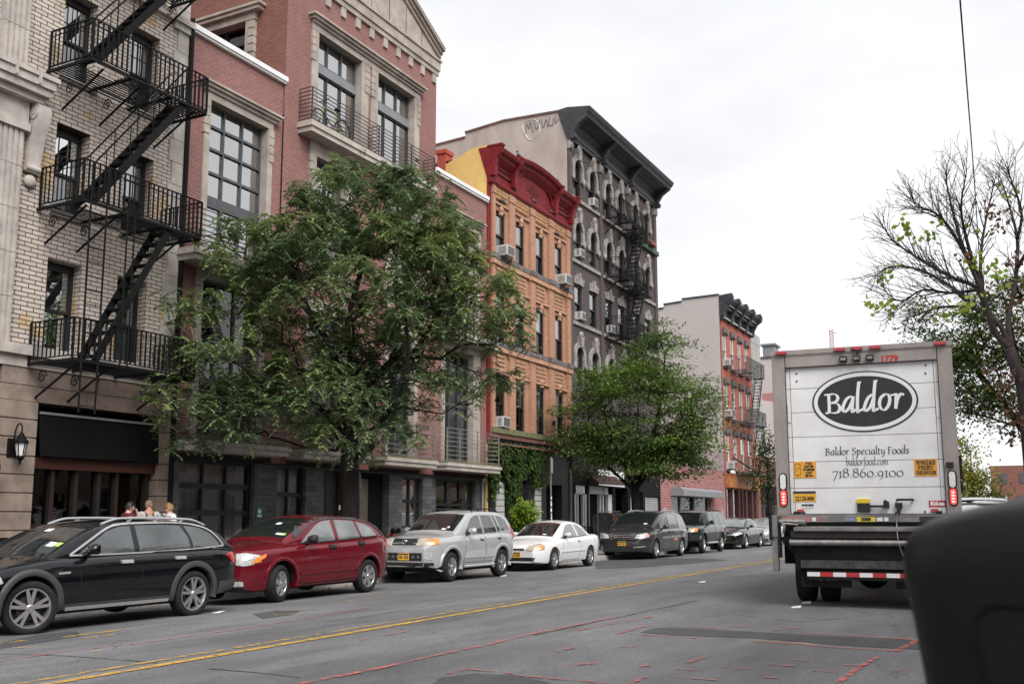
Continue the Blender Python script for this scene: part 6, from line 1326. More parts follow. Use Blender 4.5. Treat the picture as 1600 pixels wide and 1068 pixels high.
class Car:
    def __init__(s, name, label, cat, loc, d, paintm):
        s.d = d; s.root = thing(name, label, cat, loc, 'cars parked along the kerb', rot=R(-90)); s.pm = paintm; s.build_body()
    def gw(s, x, z):                 # half width of the glasshouse at height z
        d = s.d; zb = sinterp(d['belt'], x); return sinterp(d['gw'], x) - d['tumble'] * max(0, z - zb) - 0.06 * max(0, z - zb) ** 2
    def build_body(s):
        d = s.d; q = M(); b = q.b; f, r = d['front'], d['rear']; d['w'] = sides(f, r, d['W'])
        N = 44; xs = [f + (r - f) * k / N for k in range(N + 1)]
        xs = sorted({*xs, f - .02, f - .06, r + .03, r + .08}, reverse=True)
        rings = []
        for x in xs:
            w, zb, zc, zs = sinterp(d['w'], x), interp(d['zb'], x), sinterp(d['zc'], x), sinterp(d['belt'], x)
            zs = min(zs, zc - 0.01)
            zm = zb + (zs - zb) * 0.58
            half = [(0, zb), (w * .8, zb), (w * .95, zb + .03), (w * .985, zb + (zs - zb) * .2), (w, zm), (w * .985, zs - .10), (w * .965, zs - 0.045), (w * .93, zs - 0.008), (w * .86, zs + .012 + (zc - zs) * .25), (w * .6, zs + (zc - zs) * .72), (w * .3, zc - (zc - zs) * .06), (0, zc)]
            ring = half + [(-y, z) for y, z in half[-2:0:-1]]
            rings.append([b.verts.new((x, y, z)) for y, z in ring])
        for A_, B_ in zip(rings, rings[1:]):
            n = len(A_)
            for k in range(n): b.faces.new([A_[k], A_[(k + 1) % n], B_[(k + 1) % n], B_[k]])
        b.faces.new(rings[0]); b.faces.new(rings[-1][::-1])
        body = q.out('body', s.pm, s.root, smooth=1)
        cut = M()
        for x in (0, -d['wb']):
            rr = d['r'] + d.get('arch', 0.065); zc_ = d['r'] + .01
            pf = [(x + rr * math.cos(R(a_)), zc_ + rr * math.sin(R(a_))) for a_ in range(0, 181, 9)] + [(x - rr, -.2), (x + rr, -.2)]
            for y_ in (d['W'] / 2 - .30, -d['W'] / 2 - .3): cut.prism([(u, y_, v) for u, v in pf], (0, .6, 0))
        co = cut.out('cut', K['seam']); co.parent = s.root
        md = body.modifiers.new('b', 'BOOLEAN'); md.operation = 'DIFFERENCE'; md.object = co; md.solver = 'EXACT'
        bpy.context.view_layer.update(); baked(body)
        bpy.data.objects.remove(co)
        for p in body.data.polygons: p.use_smooth = True
        body.data.set_sharp_from_angle(angle=R(35))
        # glasshouse
        q = M(); b = q.b; rings = []
        roof = d['roof']; x0, x1 = roof[0][0], roof[-1][0]; N = 34
        for k in range(N + 1):
            x = x0 + (x1 - x0) * k / N; zr = sinterp(roof, x) if 0 < k < N else interp(roof, x); zb = sinterp(d['belt'], x) - .07
            zr = max(zr, zb + .03); h = zr - zb
            e = min(.075, h * .35)
            half = [(s.gw(x, zb), zb), (s.gw(x, zb + h * .3), zb + h * .3), (s.gw(x, zb + h * .62), zb + h * .62), (s.gw(x, zr - e), zr - e), (s.gw(x, zr - e) - e * .35, zr - e * .35), (s.gw(x, zr) - e * 1.15, zr - e * .06), (s.gw(x, zr) * .62, zr + .012), (s.gw(x, zr) * .3, zr + .026), (0, zr + .03)]
            ring = half + [(-y, z) for y, z in half[-2::-1]]
            rings.append([b.verts.new((x, y, z)) for y, z in ring])
        for A_, B_ in zip(rings, rings[1:]):
            for k in range(len(A_) - 1): b.faces.new([A_[k], A_[k + 1], B_[k + 1], B_[k]])
        b.faces.new(rings[0]); b.faces.new(rings[-1][::-1])
        cab = q.out('roof', s.pm, s.root, smooth=50)
        bm = bmesh.new(); bm.from_mesh(body.data); bm.from_mesh(cab.data); s.bvh = BVHTree.FromBMesh(bm); bm.free()
        # wheel wells
        q = M()
        for x in (0, -d['wb']):
            for sg in (1, -1):
                q.lathe([(d['r'] + .055, sg * (d['W'] / 2 - .06)), (d['r'] + .055, sg * (d['W'] / 2 - .31)), (0.0, sg * (d['W'] / 2 - .31))], (x, 0, d['r'] + .01), 'y', 24, a0=0, a1=math.pi)
        q.box(f - .5, r + .5, -d['W'] / 2 + .25, d['W'] / 2 - .25, d['r'] * .62, d['r'] * 1.2)
        q.out('underbody', K['seam'], s.root)
        if d.get('sidewin'): s.windows()
    def hit(s, o, dr):
        h = s.bvh.ray_cast(V(o), V(dr)); return (h[0], h[1]) if h[0] is not None else (None, None)
    def patch(s, name, m, poly, view, off=.005, step=.07, par=None, skirt=.02, flat=False, round_=0):
        """a fitted panel: the outline lies in side (x,z), front (y,z) or top (x,y) view and is pressed on to the body"""
        b = bmesh.new()
        if round_: poly = smooth_line([(p[0], p[1], 0) for p in poly], round_, closed=True)
        vs = [b.verts.new((p[0], p[1], 0)) for p in poly]; b.faces.new(vs); bmesh.ops.triangulate(b, faces=b.faces[:])
        us = [p[0] for p in poly]; ws = [p[1] for p in poly]
        for ax, lo, hi in ((0, min(us), max(us)), (1, min(ws), max(ws))):
            n = int((hi - lo) / step)
            for k in range(1, n + 1):
                co = [0, 0, 0]; co[ax] = lo + (hi - lo) * k / (n + 1); no = [0, 0, 0]; no[ax] = 1
                bmesh.ops.bisect_plane(b, geom=b.verts[:] + b.edges[:] + b.faces[:], plane_co=co, plane_no=no, dist=1e-5)
        bad = []
        base = {}
        for v in b.verts:
            u, w = v.co.x, v.co.y
            if view == 'side': o, dr = (u, 3, w), (0, -1, 0)
            elif view == 'right': o, dr = (u, -3, w), (0, 1, 0)
            elif view == 'front': o, dr = (5, u, w), (-1, 0, 0)
            elif view == 'rear': o, dr = (-9, u, w), (1, 0, 0)
            else: o, dr = (u, w, 4), (0, 0, -1)
            h, nr = s.hit(o, dr)
            if h is None or (view == 'front' and h.x < s.d['front'] - .42) or (view in ('side', 'right') and abs(h.y) < s.d['W'] * .3): bad.append(v); continue
            if nr.dot(V(dr)) > 0: nr = -nr
            base[v] = (h, nr if not flat else -V(dr))
        for v in bad: b.verts.remove(v)
        for v, (h, nr) in base.items():
            if v.is_valid: v.co = h + nr * off
        bmesh.ops.recalc_face_normals(b, faces=b.faces)
        ed = [e for e in b.edges if e.is_boundary]
        if skirt and ed:
            ext = bmesh.ops.extrude_edge_only(b, edges=ed); nv = [g for g in ext['geom'] if isinstance(g, bmesh.types.BMVert)]
            dv = {'side': V((0, -1, 0)), 'right': V((0, 1, 0)), 'front': V((-1, 0, 0)), 'rear': V((1, 0, 0)), 'top': V((0, 0, -1))}[view]
            for v in nv: v.co += dv * (off + skirt * .5)
        me = bpy.data.meshes.new(name); b.to_mesh(me); b.free(); me.materials.append(m)
        for p in me.polygons: p.use_smooth = True
        me.set_sharp_from_angle(angle=R(40))
        o = bpy.data.objects.new(name, me); C.objects.link(o); o.parent = par or s.root; ORG[o.name] = V((0, 0, 0)); return o
    def line(s, name, m, pts, view, w=.012, off=.004, par=None):     # narrow strip along a line in side view
        P_ = smooth_line([(p[0], p[1], 0) for p in pts], 4) if len(pts) > 2 else [V((p[0], p[1], 0)) for p in pts]
        L_, R_ = [], []
        for i, p in enumerate(P_):
            dd = (P_[min(i + 1, len(P_) - 1)] - P_[max(i - 1, 0)]).normalized(); n = V((-dd.y, dd.x, 0)) * w / 2; L_.append(p + n); R_.append(p - n)
        return s.patch(name, m, [(p.x, p.y) for p in L_ + R_[::-1]], view, off, .055, par, skirt=.008)
    def windows(s):
        d = s.d; gl = d.get('glass', 'cglass_mid')
        s.patch('windscreen', K[d.get('wsglass', 'cglass')], d['ws'], 'top', .006, .09)
        for w in d['sidewin']:
            s.patch('side_window', K[gl], w, 'side', .006, .09, round_=0); s.patch('side_window', K[gl], w, 'right', .006, .2)
        if d.get('rw'): s.patch('rear_window', K['cglass'], d['rw'], 'top', .006, .15)
    def wheel(s, x, design, steer=0.0, nm=None):
        d = s.d; r = d['r']; w = .215
        for sg in (1, -1):
            yo = sg * (d['W'] / 2 - .02)
            wr = bpy.data.objects.new('wheel', None); C.objects.link(wr); wr.parent = s.root; wr.location = (x, yo, r); wr.rotation_euler = (0, 0, R(steer)); ORG[wr.name] = V((0, 0, 0))
            q = M(); rim = r * d.get('rimf', .7)
            prof = [(rim, -.19), (rim + .012, -.2), (r - .03, -.205), (r - .006, -.185), (r, -.15), (r, -.05), (r - .006, -.018), (r - .03, .002), (rim + .025, .006), (rim + .004, -.006), (rim - .01, -.02)]
            q.lathe([(a, h * sg) for a, h in prof], (0, 0, 0), 'y', 36, cap=False); q.out('tyre', K['tyre'], wr, smooth=40)
            q = M(); q.lathe([(rim, -.004 * sg), (rim - .016, -.004 * sg), (rim - .03, -.03 * sg), (rim - .035, -.12 * sg)], (0, 0, 0), 'y', 36, cap=False)
            n = design['n']
            for k in range(n):
                a = 2 * math.pi * (k + .25) / n
                for off in ((-1, 1) if design.get('twin') else (0,)):
                    a0 = a + off * design.get('ta', .12); a1 = a + off * design.get('tb', .2); c0, s0, c1, s1 = math.cos(a0), math.sin(a0), math.cos(a1), math.sin(a1)
                    wi, wo = design['w0'], design['w1']; ri, ro = rim * .16, rim - .012
                    p = [(c0 * ri - s0 * wi / 2, s0 * ri + c0 * wi / 2), (c0 * ri + s0 * wi / 2, s0 * ri - c0 * wi / 2), (c1 * ro + s1 * wo / 2, s1 * ro - c1 * wo / 2), (c1 * ro - s1 * wo / 2, s1 * ro + c1 * wo / 2)]
                    y0, y1 = -.012 * sg, -.055 * sg
                    q.prism([(p[0][0], y0, p[0][1]), (p[1][0], y0, p[1][1]), (p[2][0], -.006 * sg, p[2][1]), (p[3][0], -.006 * sg, p[3][1])], (0, -.03 * sg, 0))
            q.lathe([(0.0, .002 * sg), (rim * .13, 0), (rim * .2, -.015 * sg), (rim * .2, -.06 * sg)], (0, 0, 0), 'y', 20)
            q.out('rim', K[design.get('m', 'alloy')], wr, smooth=30)
            q = M(); q.lathe([(rim - .034, -.1 * sg), (0.0, -.1 * sg)], (0, 0, 0), 'y', 24); q.lathe([(rim * .62, -.075 * sg), (rim * .62, -.085 * sg), (0.02, -.085 * sg)], (0, 0, 0), 'y', 24); q.out('brake_disc', K['alloy_dk'], wr)
            q = M(); q.lathe([(0.0, .006 * sg), (rim * .11, .004 * sg), (rim * .11, -.01 * sg)], (0, 0, 0), 'y', 14); q.out('hub_cap', K[design.get('hub', 'alloy')], wr, smooth=30)
    def mirror(s, x, z, m, sx=.19, sz=.15, out=.24, both=True, m2=None):
        for sg in ((1, -1) if both else (1,)):
            y = s.gw(x, z) * sg; q = M(); prof = [(.0, .2), (.05, .75), (.11, 1), (.16, .92), (.2, .75)]
            rings = []
            for t, k in ((0, .55), (.25, .85), (.6, 1.0), (.85, .92), (1, .6)):
                yy = y + sg * (.07 + out * t); ring = []
                for i in range(12):
                    a = i * math.pi / 6; cxx, czz = math.cos(a), math.sin(a); ring.append(q.b.verts.new((x - .02 + (max(cxx, -.35)) * sx * .5 * k, yy, z + .07 + (abs(czz) ** .75) * (1 if czz > 0 else -1) * sz * .5 * k)))
                rings.append(ring)
            for A_, B_ in zip(rings, rings[1:]):
                for i in range(12): q.b.faces.new([A_[i], A_[(i + 1) % 12], B_[(i + 1) % 12], B_[i]])
            q.b.faces.new(rings[0]); q.b.faces.new(rings[-1][::-1]); o = q.out('wing_mirror', m, s.root, smooth=40)
            q = M(); q.bar((x, y * .97, z - .02), (x, y + sg * .12, z + .03), .09, .05); q.out('mirror_arm', m2 or K['plastic'], o)
    def handle(s, x, z, m, w=.2, h=.04):
        o = s.patch('door_handle', m, [(x - w / 2, z - h / 2), (x + w / 2, z - h / 2), (x + w / 2, z + h / 2), (x - w / 2, z + h / 2)], 'side', .028, .06, skirt=.04)
        s.patch('recess_shade', K['seam'], [(x - w * .33, z - h * 1.4), (x + w * .33, z - h * 1.4), (x + w * .3, z + h * .2), (x - w * .3, z + h * .2)], 'side', .003, .06, o, skirt=0)  # black patch painted for the shade behind the handle
    def plate(s, z, y=0, m='plate', txt='HND 4713', w=.31, h=.16, x=None):
        h0, _ = s.hit((5, y, z), (-1, 0, 0)); x = (h0.x if x is None else x) + .02
        q = M(); q.box(x - .03, x, y - w / 2, y + w / 2, z - h / 2, z + h / 2); o = q.out('number_plate', K[m], s.root, bev=.006)
        q = M(); q.box(x, x + .002, y - w / 2 + .012, y + w / 2 - .012, z + h * .26, z + h * .44); q.out('plate_band', K['ink'], o)
        q = M()
        for k in range(7):
            if k != 3: yy = y - w * .38 + k * w * .127; q.box(x, x + .002, yy - .012, yy + .012, z - h * .3, z + h * .15)
            else: q.box(x, x + .002, y - .008, y + .008, z - h * .12, z + h * .02)
        q.out('plate_characters', K['ink'], o)
    def stickers(s, lst):
        for m, u, v, w, h in lst: s.patch('windscreen_sticker', K[m], [(u, v), (u + h, v), (u + h, v + w), (u, v + w)], 'top', .009, .2, skirt=0)
    def rails(s, x0, x1, m, y=None, h=.05, r=.016):
        for sg in (1, -1):
            pts = []
            for k in range(9):
                x = x0 + (x1 - x0) * k / 8; hh, _ = s.hit((x, (y or .5) * sg, 4), (0, 0, -1)); lift = h * (0 if k in (0, 8) else 1)
                pts.append((x, (y or .5) * sg, hh.z + lift + .004))
            q = M(); q.tube(smooth_line(pts, 4), r, 8)
            for k in (2, 4, 6): q.bar((pts[k][0] + .04, pts[k][1], pts[k][2] - h - .02), (pts[k][0] - .04, pts[k][1], pts[k][2]), .03)
            q.out('roof_rail', m, s.root, smooth=40)
    def trim(s, name, m, poly, view='side', off=.012, par=None, step=.08, round_=0): return s.patch(name, m, poly, view, off, step, par, round_=round_)
    def arch_flare(s, x, m, w=.07, off=.02, a0=-12, a1=192):
        rr = s.d['r'] + s.d.get('arch', .065); zc = s.d['r'] + .01; n = 30; q = M(); rings = []
        for k in range(n + 1):
            a = R(a0 + (a1 - a0) * k / n); cx, sz = math.cos(a), math.sin(a); h = None; y1 = s.d['W'] / 2
            h, _ = s.hit((x + (rr + w) * cx, 3, zc + (rr + w) * sz), (0, -1, 0))
            yo = h.y if h is not None and h.y > s.d['W'] * .36 else s.d['W'] / 2 - .04
            h, _ = s.hit((x + (rr + .012) * cx, 3, zc + (rr + .012) * sz), (0, -1, 0)); yi = h.y if h is not None and h.y > s.d['W'] * .36 else yo
            rings.append([q.b.verts.new((x + (rr + r_) * cx, y_, zc + (rr + r_) * sz)) for r_, y_ in ((w, yo - .01), (w * .92, yo + off * .7), (w * .55, max(yo, yi) + off), (w * .12, max(yo, yi) + off), (-.006, yi + off * .6), (-.008, yi - .05))])
        for A_, B_ in zip(rings, rings[1:]):
            for k in range(5): q.b.faces.new([A_[k], A_[k + 1], B_[k + 1], B_[k]])
        return q.out('arch_flare', m, s.root, smooth=50)
def sides(f, r, W, nose=.62, tail=.8):
    h = W / 2
    return [(f, h * nose), (f - .06, h * (nose + .14)), (f - .2, h * .9), (f - .45, h * .975), (f - .85, h), (r + .8, h), (r + .4, h * .97), (r + .15, h * .92), (r + .04, h * (tail + .04)), (r, h * tail)]
def car_at(Xo, Yf, W): return (Xo - W / 2, Yf, 0.0)
# 1 black estate car
d = dict(W=1.842, r=.345, wb=2.818, front=.88, rear=-3.86, arch=.06, rimf=.735,
    zb=[(.88, .3), (.6, .22), (.3, .24), (-3.2, .24), (-3.86, .36)], zc=[(.88, .62), (.84, .72), (.7, .82), (.3, .91), (-.35, 1.0), (-1, 1.0), (-3.6, 1.02), (-3.8, 1.0), (-3.86, .95)],
    belt=[(.88, .6), (.84, .68), (.6, .77), (.2, .86), (-.4, .93), (-1.2, .955), (-2.6, .985), (-3.4, 1.01), (-3.86, .98)],
    gw=[(-.3, .8), (-.9, .83), (-1.6, .84), (-2.8, .82), (-3.86, .74)], tumble=.36, roof=[(-.30, .97), (-.62, 1.15), (-1.0, 1.33), (-1.3, 1.405), (-1.7, 1.44), (-2.3, 1.445), (-2.9, 1.425), (-3.3, 1.38), (-3.5, 1.31), (-3.68, 1.16), (-3.82, 1.0)],
    glass='cglass_mid', ws=[(-.38, -.68), (-.38, .68), (-.98, .6), (-1.2, .56), (-1.2, -.56), (-.98, -.6)],
    sidewin=[[(-.72, .985), (-.98, 1.13), (-1.28, 1.3), (-1.5, 1.36), (-1.7, 1.375), (-1.7, 1.0)], [(-1.8, 1.0), (-1.8, 1.38), (-2.3, 1.385), (-2.66, 1.37), (-2.78, 1.2), (-2.8, 1.02)], [(-2.87, 1.025), (-2.84, 1.2), (-2.74, 1.365), (-3.05, 1.34), (-3.3, 1.24), (-3.47, 1.06), (-3.4, 1.045)]])
pb = paint('black_metallic_paint', (0.006, 0.007, 0.009), .3, .2)
c = Car('parked_car', 'black estate car with silver roof rails and grey wheel arches', 'car', car_at(-11.49, 8.68, 1.842), d, pb)
DS = dict(n=5, twin=True, ta=.10, tb=.20, w0=.045, w1=.04); c.wheel(0, DS, -20); c.wheel(-2.818, DS)
for x in (0, -2.818): c.arch_flare(x, K['cladding'], .085, .018)
c.mirror(-.85, 1.0, pb, .2, .15, .2)
for pts in ([(-.62, .99), (-.95, 1.17), (-1.3, 1.345), (-1.55, 1.395), (-1.9, 1.41), (-2.4, 1.415), (-2.85, 1.395), (-3.2, 1.33), (-3.4, 1.22), (-3.55, 1.06)], [(-.62, .985), (-1.2, .985), (-1.8, .99), (-2.6, 1.005), (-3.1, 1.02), (-3.55, 1.05)]): c.line('window_trim', K['satin'], pts, 'side', .022, .012)
for pts in ([(-.70, .93), (-.74, .6), (-.7, .3)], [(-1.76, .97), (-1.78, .6), (-1.74, .28)], [(-2.72, 1.0), (-2.76, .85), (-2.5, .6), (-2.38, .38)], [(-.7, .3), (-2.35, .3)], [(-.3, .9), (.2, .82)]): c.line('door_seam', K['seam'], pts, 'side', .009, .003)
c.line('body_crease', pb, [(-.2, .83), (-1.2, .84), (-2.4, .855), (-3.3, .86)], 'side', .03, .008)
c.line('sill_strip', K['satin'], [(-.52, .30), (-2.3, .30)], 'side', .045, .024); c.trim('sill_cladding', K['cladding'], [(-.45, .22), (-2.36, .22), (-2.36, .36), (-.45, .36)], off=.01)
c.handle(-1.5, .875, K['satin']); c.handle(-2.5, .895, K['satin']); c.trim('fender_badge', K['satin'], [(-.38, .75), (-.56, .755), (-.56, .785), (-.38, .78)], off=.008)
c.rails(-1.3, -3.3, K['satin'], .56, .045, .02)
c.patch('tail_lamp', K['redlens'], [(-3.66, .78), (-3.84, .76), (-3.85, .93), (-3.6, .95), (-3.5, .9)], 'side', .012); c.patch('headlamp', K['lamp'], [(.4, .68), (.8, .56), (.82, .7), (.45, .8)], 'side', .01)
c.trim('bumper_cladding', K['cladding'], [(-3.3, .26), (-3.82, .3), (-3.84, .52), (-3.36, .5)], off=.014)
c.stickers([('stk_w', -.62, .42, .14, .1), ('stk_g', -.63, .57, .09, .09), ('stk_w', -.95, -.08, .14, .08)]); c.trim('grille', K['plastic'], [(-.5, .38), (.5, .38), (.42, .68), (-.42, .68)], 'front', .012); c.plate(.45)
q = M(); q.bar((-.42, .35, 1.02), (-.52, -.3, 1.06), .02); q.bar((-.42, -.2, 1.02), (-.5, -.6, 1.05), .02); q.out('wiper', K['plastic'], c.root)
# 2 maroon hatchback
d = dict(W=1.747, r=.33, wb=2.635, front=.92, rear=-3.49, arch=.07, rimf=.66,
    zb=[(.92, .26), (.6, .2), (.3, .22), (-3.0, .24), (-3.49, .36)], zc=[(.92, .68), (.9, .82), (.82, .92), (.6, .985), (.2, 1.05), (-.3, 1.1), (-3.2, 1.1), (-3.45, 1.05), (-3.49, 1.0)],
    belt=[(.92, .64), (.88, .78), (.7, .86), (.3, .93), (-.3, .98), (-1.2, 1.0), (-2.4, 1.045), (-3.1, 1.09), (-3.49, 1.05)],
    gw=[(-.2, .74), (-.8, .79), (-1.5, .8), (-2.6, .78), (-3.49, .7)], tumble=.3, roof=[(-.18, 1.07), (-.55, 1.26), (-.9, 1.42), (-1.15, 1.49), (-1.5, 1.525), (-2.0, 1.525), (-2.5, 1.495), (-2.9, 1.43), (-3.15, 1.33), (-3.34, 1.18), (-3.42, 1.08)],
    glass='cglass_lt', ws=[(-.28, -.62), (-.28, .62), (-.8, .6), (-1.04, .57), (-1.04, -.57), (-.8, -.6)],
    sidewin=[[(-.6, 1.03), (-.85, 1.2), (-1.1, 1.35), (-1.3, 1.42), (-1.55, 1.445), (-1.6, 1.05)], [(-1.72, 1.06), (-1.68, 1.45), (-2.1, 1.435), (-2.3, 1.42), (-2.42, 1.1)], [(-2.5, 1.11), (-2.38, 1.41), (-2.65, 1.36), (-2.9, 1.27), (-3.05, 1.13)]])
pm = paint('maroon_paint', (0.16, 0.006, 0.016), .35, .25)
c = Car('parked_car', 'maroon hatchback with black roof pillar and clear headlamps', 'car', car_at(-12.03, 14.14, 1.747), d, pm)
DS = dict(n=6, w0=.075, w1=.1); c.wheel(0, DS, 14); c.wheel(-2.635, DS)
for x in (0, -2.635): c.arch_flare(x, pm, .06, .022)
c.mirror(-.72, 1.03, K['plastic'], .2, .16, .2)
c.line('roof_trim', K['cladding'], [(-.45, 1.14), (-.8, 1.34), (-1.1, 1.45), (-1.5, 1.495), (-2.0, 1.5), (-2.5, 1.465), (-2.9, 1.39), (-3.15, 1.27), (-3.3, 1.14)], 'side', .075, .012)
for pts in ([(-.62, .98), (-.64, .65), (-.56, .36)], [(-1.66, 1.02), (-1.66, .6), (-1.6, .3)], [(-2.46, 1.06), (-2.42, .82), (-2.2, .55), (-2.16, .36)], [(-.5, .3), (-2.15, .3)]): c.line('door_seam', K['seam'], pts, 'side', .009, .003)
c.line('window_trim', K['plastic'], [(-.55, 1.02), (-1.2, 1.035), (-2.45, 1.09), (-3.05, 1.115)], 'side', .02, .01)
for z in (.48, .33): c.line('side_moulding', pm, [(-.5, z), (-2.2, z + .03)], 'side', .05, .02)
c.handle(-1.45, .94, K['plastic'], .2, .05); c.handle(-2.38, .985, K['plastic'], .18, .05)
h = c.patch('headlamp', K['lamp'], [(.28, .72), (.3, .84), (.66, .88), (.8, .84), (.84, .7), (.7, .66)], 'front', .012, .06); c.patch('turn_signal', K['amber'], [(.77, .7), (.8, .82), (.86, .84), (.87, .74)], 'front', .016, .05, h)
c.patch('headlamp', K['lamp'], [(-.28, .72), (-.3, .84), (-.66, .88), (-.8, .84), (-.84, .7), (-.7, .66)], 'front', .012, .06)
c.patch('turn_signal', K['amber'], [(.62, .72), (.44, .8), (.4, .86), (.62, .8)], 'side', .012, .05)
c.trim('grille', K['plastic'], [(-.27, .56), (.27, .56), (.3, .84), (-.3, .84)], 'front', .014); c.trim('grille_bar', K['chrome'], [(-.3, .68), (.3, .68), (.3, .72), (-.3, .72)], 'front', .022); c.trim('grille_bar', K['chrome'], [(-.025, .56), (.025, .56), (.025, .84), (-.025, .84)], 'front', .022)
c.trim('lower_intake', K['plastic'], [(-.7, .28), (.7, .28), (.62, .42), (-.62, .42)], 'front', .01); c.trim('fog_lamp', K['lamp'], [(.56, .32), (.68, .32), (.68, .4), (.56, .4)], 'front', .016); c.trim('front_skirt', K['cladding'], [(-.78, .215), (.78, .215), (.78, .275), (-.78, .275)], 'front', .015)
c.patch('tail_lamp', K['redlens'], [(-3.3, .86), (-3.44, .86), (-3.46, 1.1), (-3.36, 1.12)], 'side', .01)
c.stickers([('stk_w', -.42, .35, .16, .06), ('stk_g', -.43, .5, .07, .07), ('stk_w', -.78, 0.05, .12, .07)]); q = M(); q.bar((-.3, .4, 1.11), (-.4, -.1, 1.16), .018); q.bar((-.3, -.1, 1.11), (-.4, -.55, 1.15), .018); q.out('wiper', K['plastic'], c.root)
q = M(); q.ball((-1.2, .0, 1.3), .09, 10, 8, (.4, 1.6, .6)); q.out('inside_mirror', K['plastic'], c.root)
# 3 silver sport utility
d = dict(W=1.735, r=.345, wb=2.49, front=.8, rear=-3.38, arch=.075, rimf=.62,
    zb=[(.8, .36), (.55, .3), (.3, .34), (-2.9, .34), (-3.38, .42)], zc=[(.8, .78), (.78, .94), (.7, 1.02), (.4, 1.08), (0, 1.12), (-.35, 1.15), (-3.1, 1.13), (-3.34, 1.1), (-3.38, 1.06)],
    belt=[(.8, .74), (.77, .9), (.6, .95), (.3, .99), (-.4, 1.03), (-1.4, 1.06), (-2.6, 1.1), (-3.38, 1.08)],
    gw=[(-.3, .75), (-.8, .79), (-1.5, .8), (-2.6, .8), (-3.38, .76)], tumble=.24, roof=[(-.28, 1.12), (-.6, 1.33), (-.9, 1.53), (-1.1, 1.61), (-1.5, 1.65), (-2.0, 1.655), (-2.6, 1.64), (-2.95, 1.59), (-3.12, 1.45), (-3.27, 1.2), (-3.33, 1.08)],
    glass='cglass_mid', ws=[(-.36, -.64), (-.36, .64), (-.85, .62), (-.98, .6), (-.98, -.6), (-.85, -.62)],
    sidewin=[[(-.7, 1.1), (-.92, 1.3), (-1.12, 1.47), (-1.32, 1.54), (-1.52, 1.55), (-1.55, 1.1)], [(-1.66, 1.11), (-1.63, 1.555), (-2.1, 1.55), (-2.3, 1.13)], [(-2.38, 1.14), (-2.17, 1.55), (-2.3, 1.545), (-2.5, 1.15)], [(-2.58, 1.16), (-2.4, 1.54), (-2.66, 1.52), (-2.9, 1.42), (-3.06, 1.2)]])
pm = paint('silver_paint', (0.47, 0.475, 0.49), .35, .3)
c = Car('parked_car', 'silver sport utility car with dark bonnet shading and orange turn lamps', 'car', car_at(-12.3, 20.5, 1.735), d, pm)
c.root['label'] = 'silver sport utility car with hazy headlamps and oval emblem grille'
DS = dict(n=5, w0=.085, w1=.06); c.wheel(0, DS, 3); c.wheel(-2.49, DS)
for x in (0, -2.49): c.arch_flare(x, pm, .08, .025)
c.mirror(-.78, 1.1, pm, .2, .17, .2)
for pts in ([(-.62, 1.03), (-.6, .7), (-.52, .42)], [(-1.6, 1.07), (-1.6, .65), (-1.55, .4)], [(-2.44, 1.1), (-2.4, .9), (-2.12, .6), (-2.06, .45)], [(-.5, .42), (-2.05, .42)], [(-1.6, 1.08), (-1.6, 1.58)]): c.line('door_seam', K['seam'], pts, 'side', .01, .003)
c.trim('door_cladding', mat('light_grey_cladding', (0.42, 0.42, 0.43), .5, var=.1), [(-.58, .52), (-1.56, .52), (-1.56, .7), (-.6, .66)], off=.016); c.trim('door_cladding', mat('light_grey_cladding', (0.42, 0.42, 0.43), .5, var=.1), [(-1.64, .52), (-2.1, .53), (-2.24, .72), (-1.64, .7)], off=.016)
c.handle(-1.42, .98, pm); c.handle(-2.32, 1.0, pm)
for s_ in (1, -1):
    h = c.patch('headlamp', K['lamp_y'], [(s_ * .36, .84), (s_ * .38, 1.0), (s_ * .64, 1.04), (s_ * .66, .85)], 'front', .012, .06); c.patch('turn_signal', K['amber'], [(s_ * .66, .86), (s_ * .66, 1.03), (s_ * .78, 1.0), (s_ * .76, .88)], 'front', .014, .05, h)
    c.trim('fog_lamp', K['lamp'], [(s_ * .55, .52), (s_ * .7, .52), (s_ * .7, .67), (s_ * .55, .67)], 'front', .014)
c.patch('turn_signal', K['amber'], [(.5, .88), (.68, .86), (.66, .98), (.5, 1.0)], 'side', .012, .05)
c.trim('grille', K['plastic'], [(-.33, .86), (.33, .86), (.34, 1.0), (-.34, 1.0)], 'front', .012); c.trim('lower_intake', K['plastic'], [(-.5, .5), (.5, .5), (.5, .68), (-.5, .68)], 'front', .01)
for k in range(7): c.trim('intake_bar', K['chrome'], [(-.46 + k * .14, .56), (-.4 + k * .14, .56), (-.4 + k * .14, .62), (-.46 + k * .14, .62)], 'front', .018)
c.plate(.59); q = M(); x_ = c.hit((5, 0, .93), (-1, 0, 0))[0].x + .03
for rx, rz in ((.075, .05), (.028, .05)): q.tube([(x_, rx * math.cos(k * math.pi / 10), .93 + rz * math.sin(k * math.pi / 10)) for k in range(20)], .008, 5, closed=True)
q.tube([(x_, .05 * math.cos(k * math.pi / 10), .953 + .02 * math.sin(k * math.pi / 10)) for k in range(20)], .007, 5, closed=True); q.out('emblem', K['chrome'], c.root)
c.trim('skid_guard', K['plastic'], [(-.72, .32), (.72, .32), (.72, .46), (-.72, .46)], 'front', .012)
q = M(); q.tube([(-.55, .84, .33), (-2.05, .84, .33)], .035, 8)
for x in (-.7, -1.3, -1.9): q.bar((x, .6, .36), (x, .84, .33), .04)
q.out('side_step', K['satin'], c.root, smooth=40); c.rails(-1.35, -2.75, K['plastic'], .56, .06, .016)
c.stickers([('stk_w', -.42, .3, .12, .05), ('stk_w', -.5, .42, .06, .06)]); c.patch('tail_lamp', K['redlens'], [(-3.14, .92), (-3.3, .92), (-3.24, 1.3), (-3.16, 1.32)], 'side', .01)
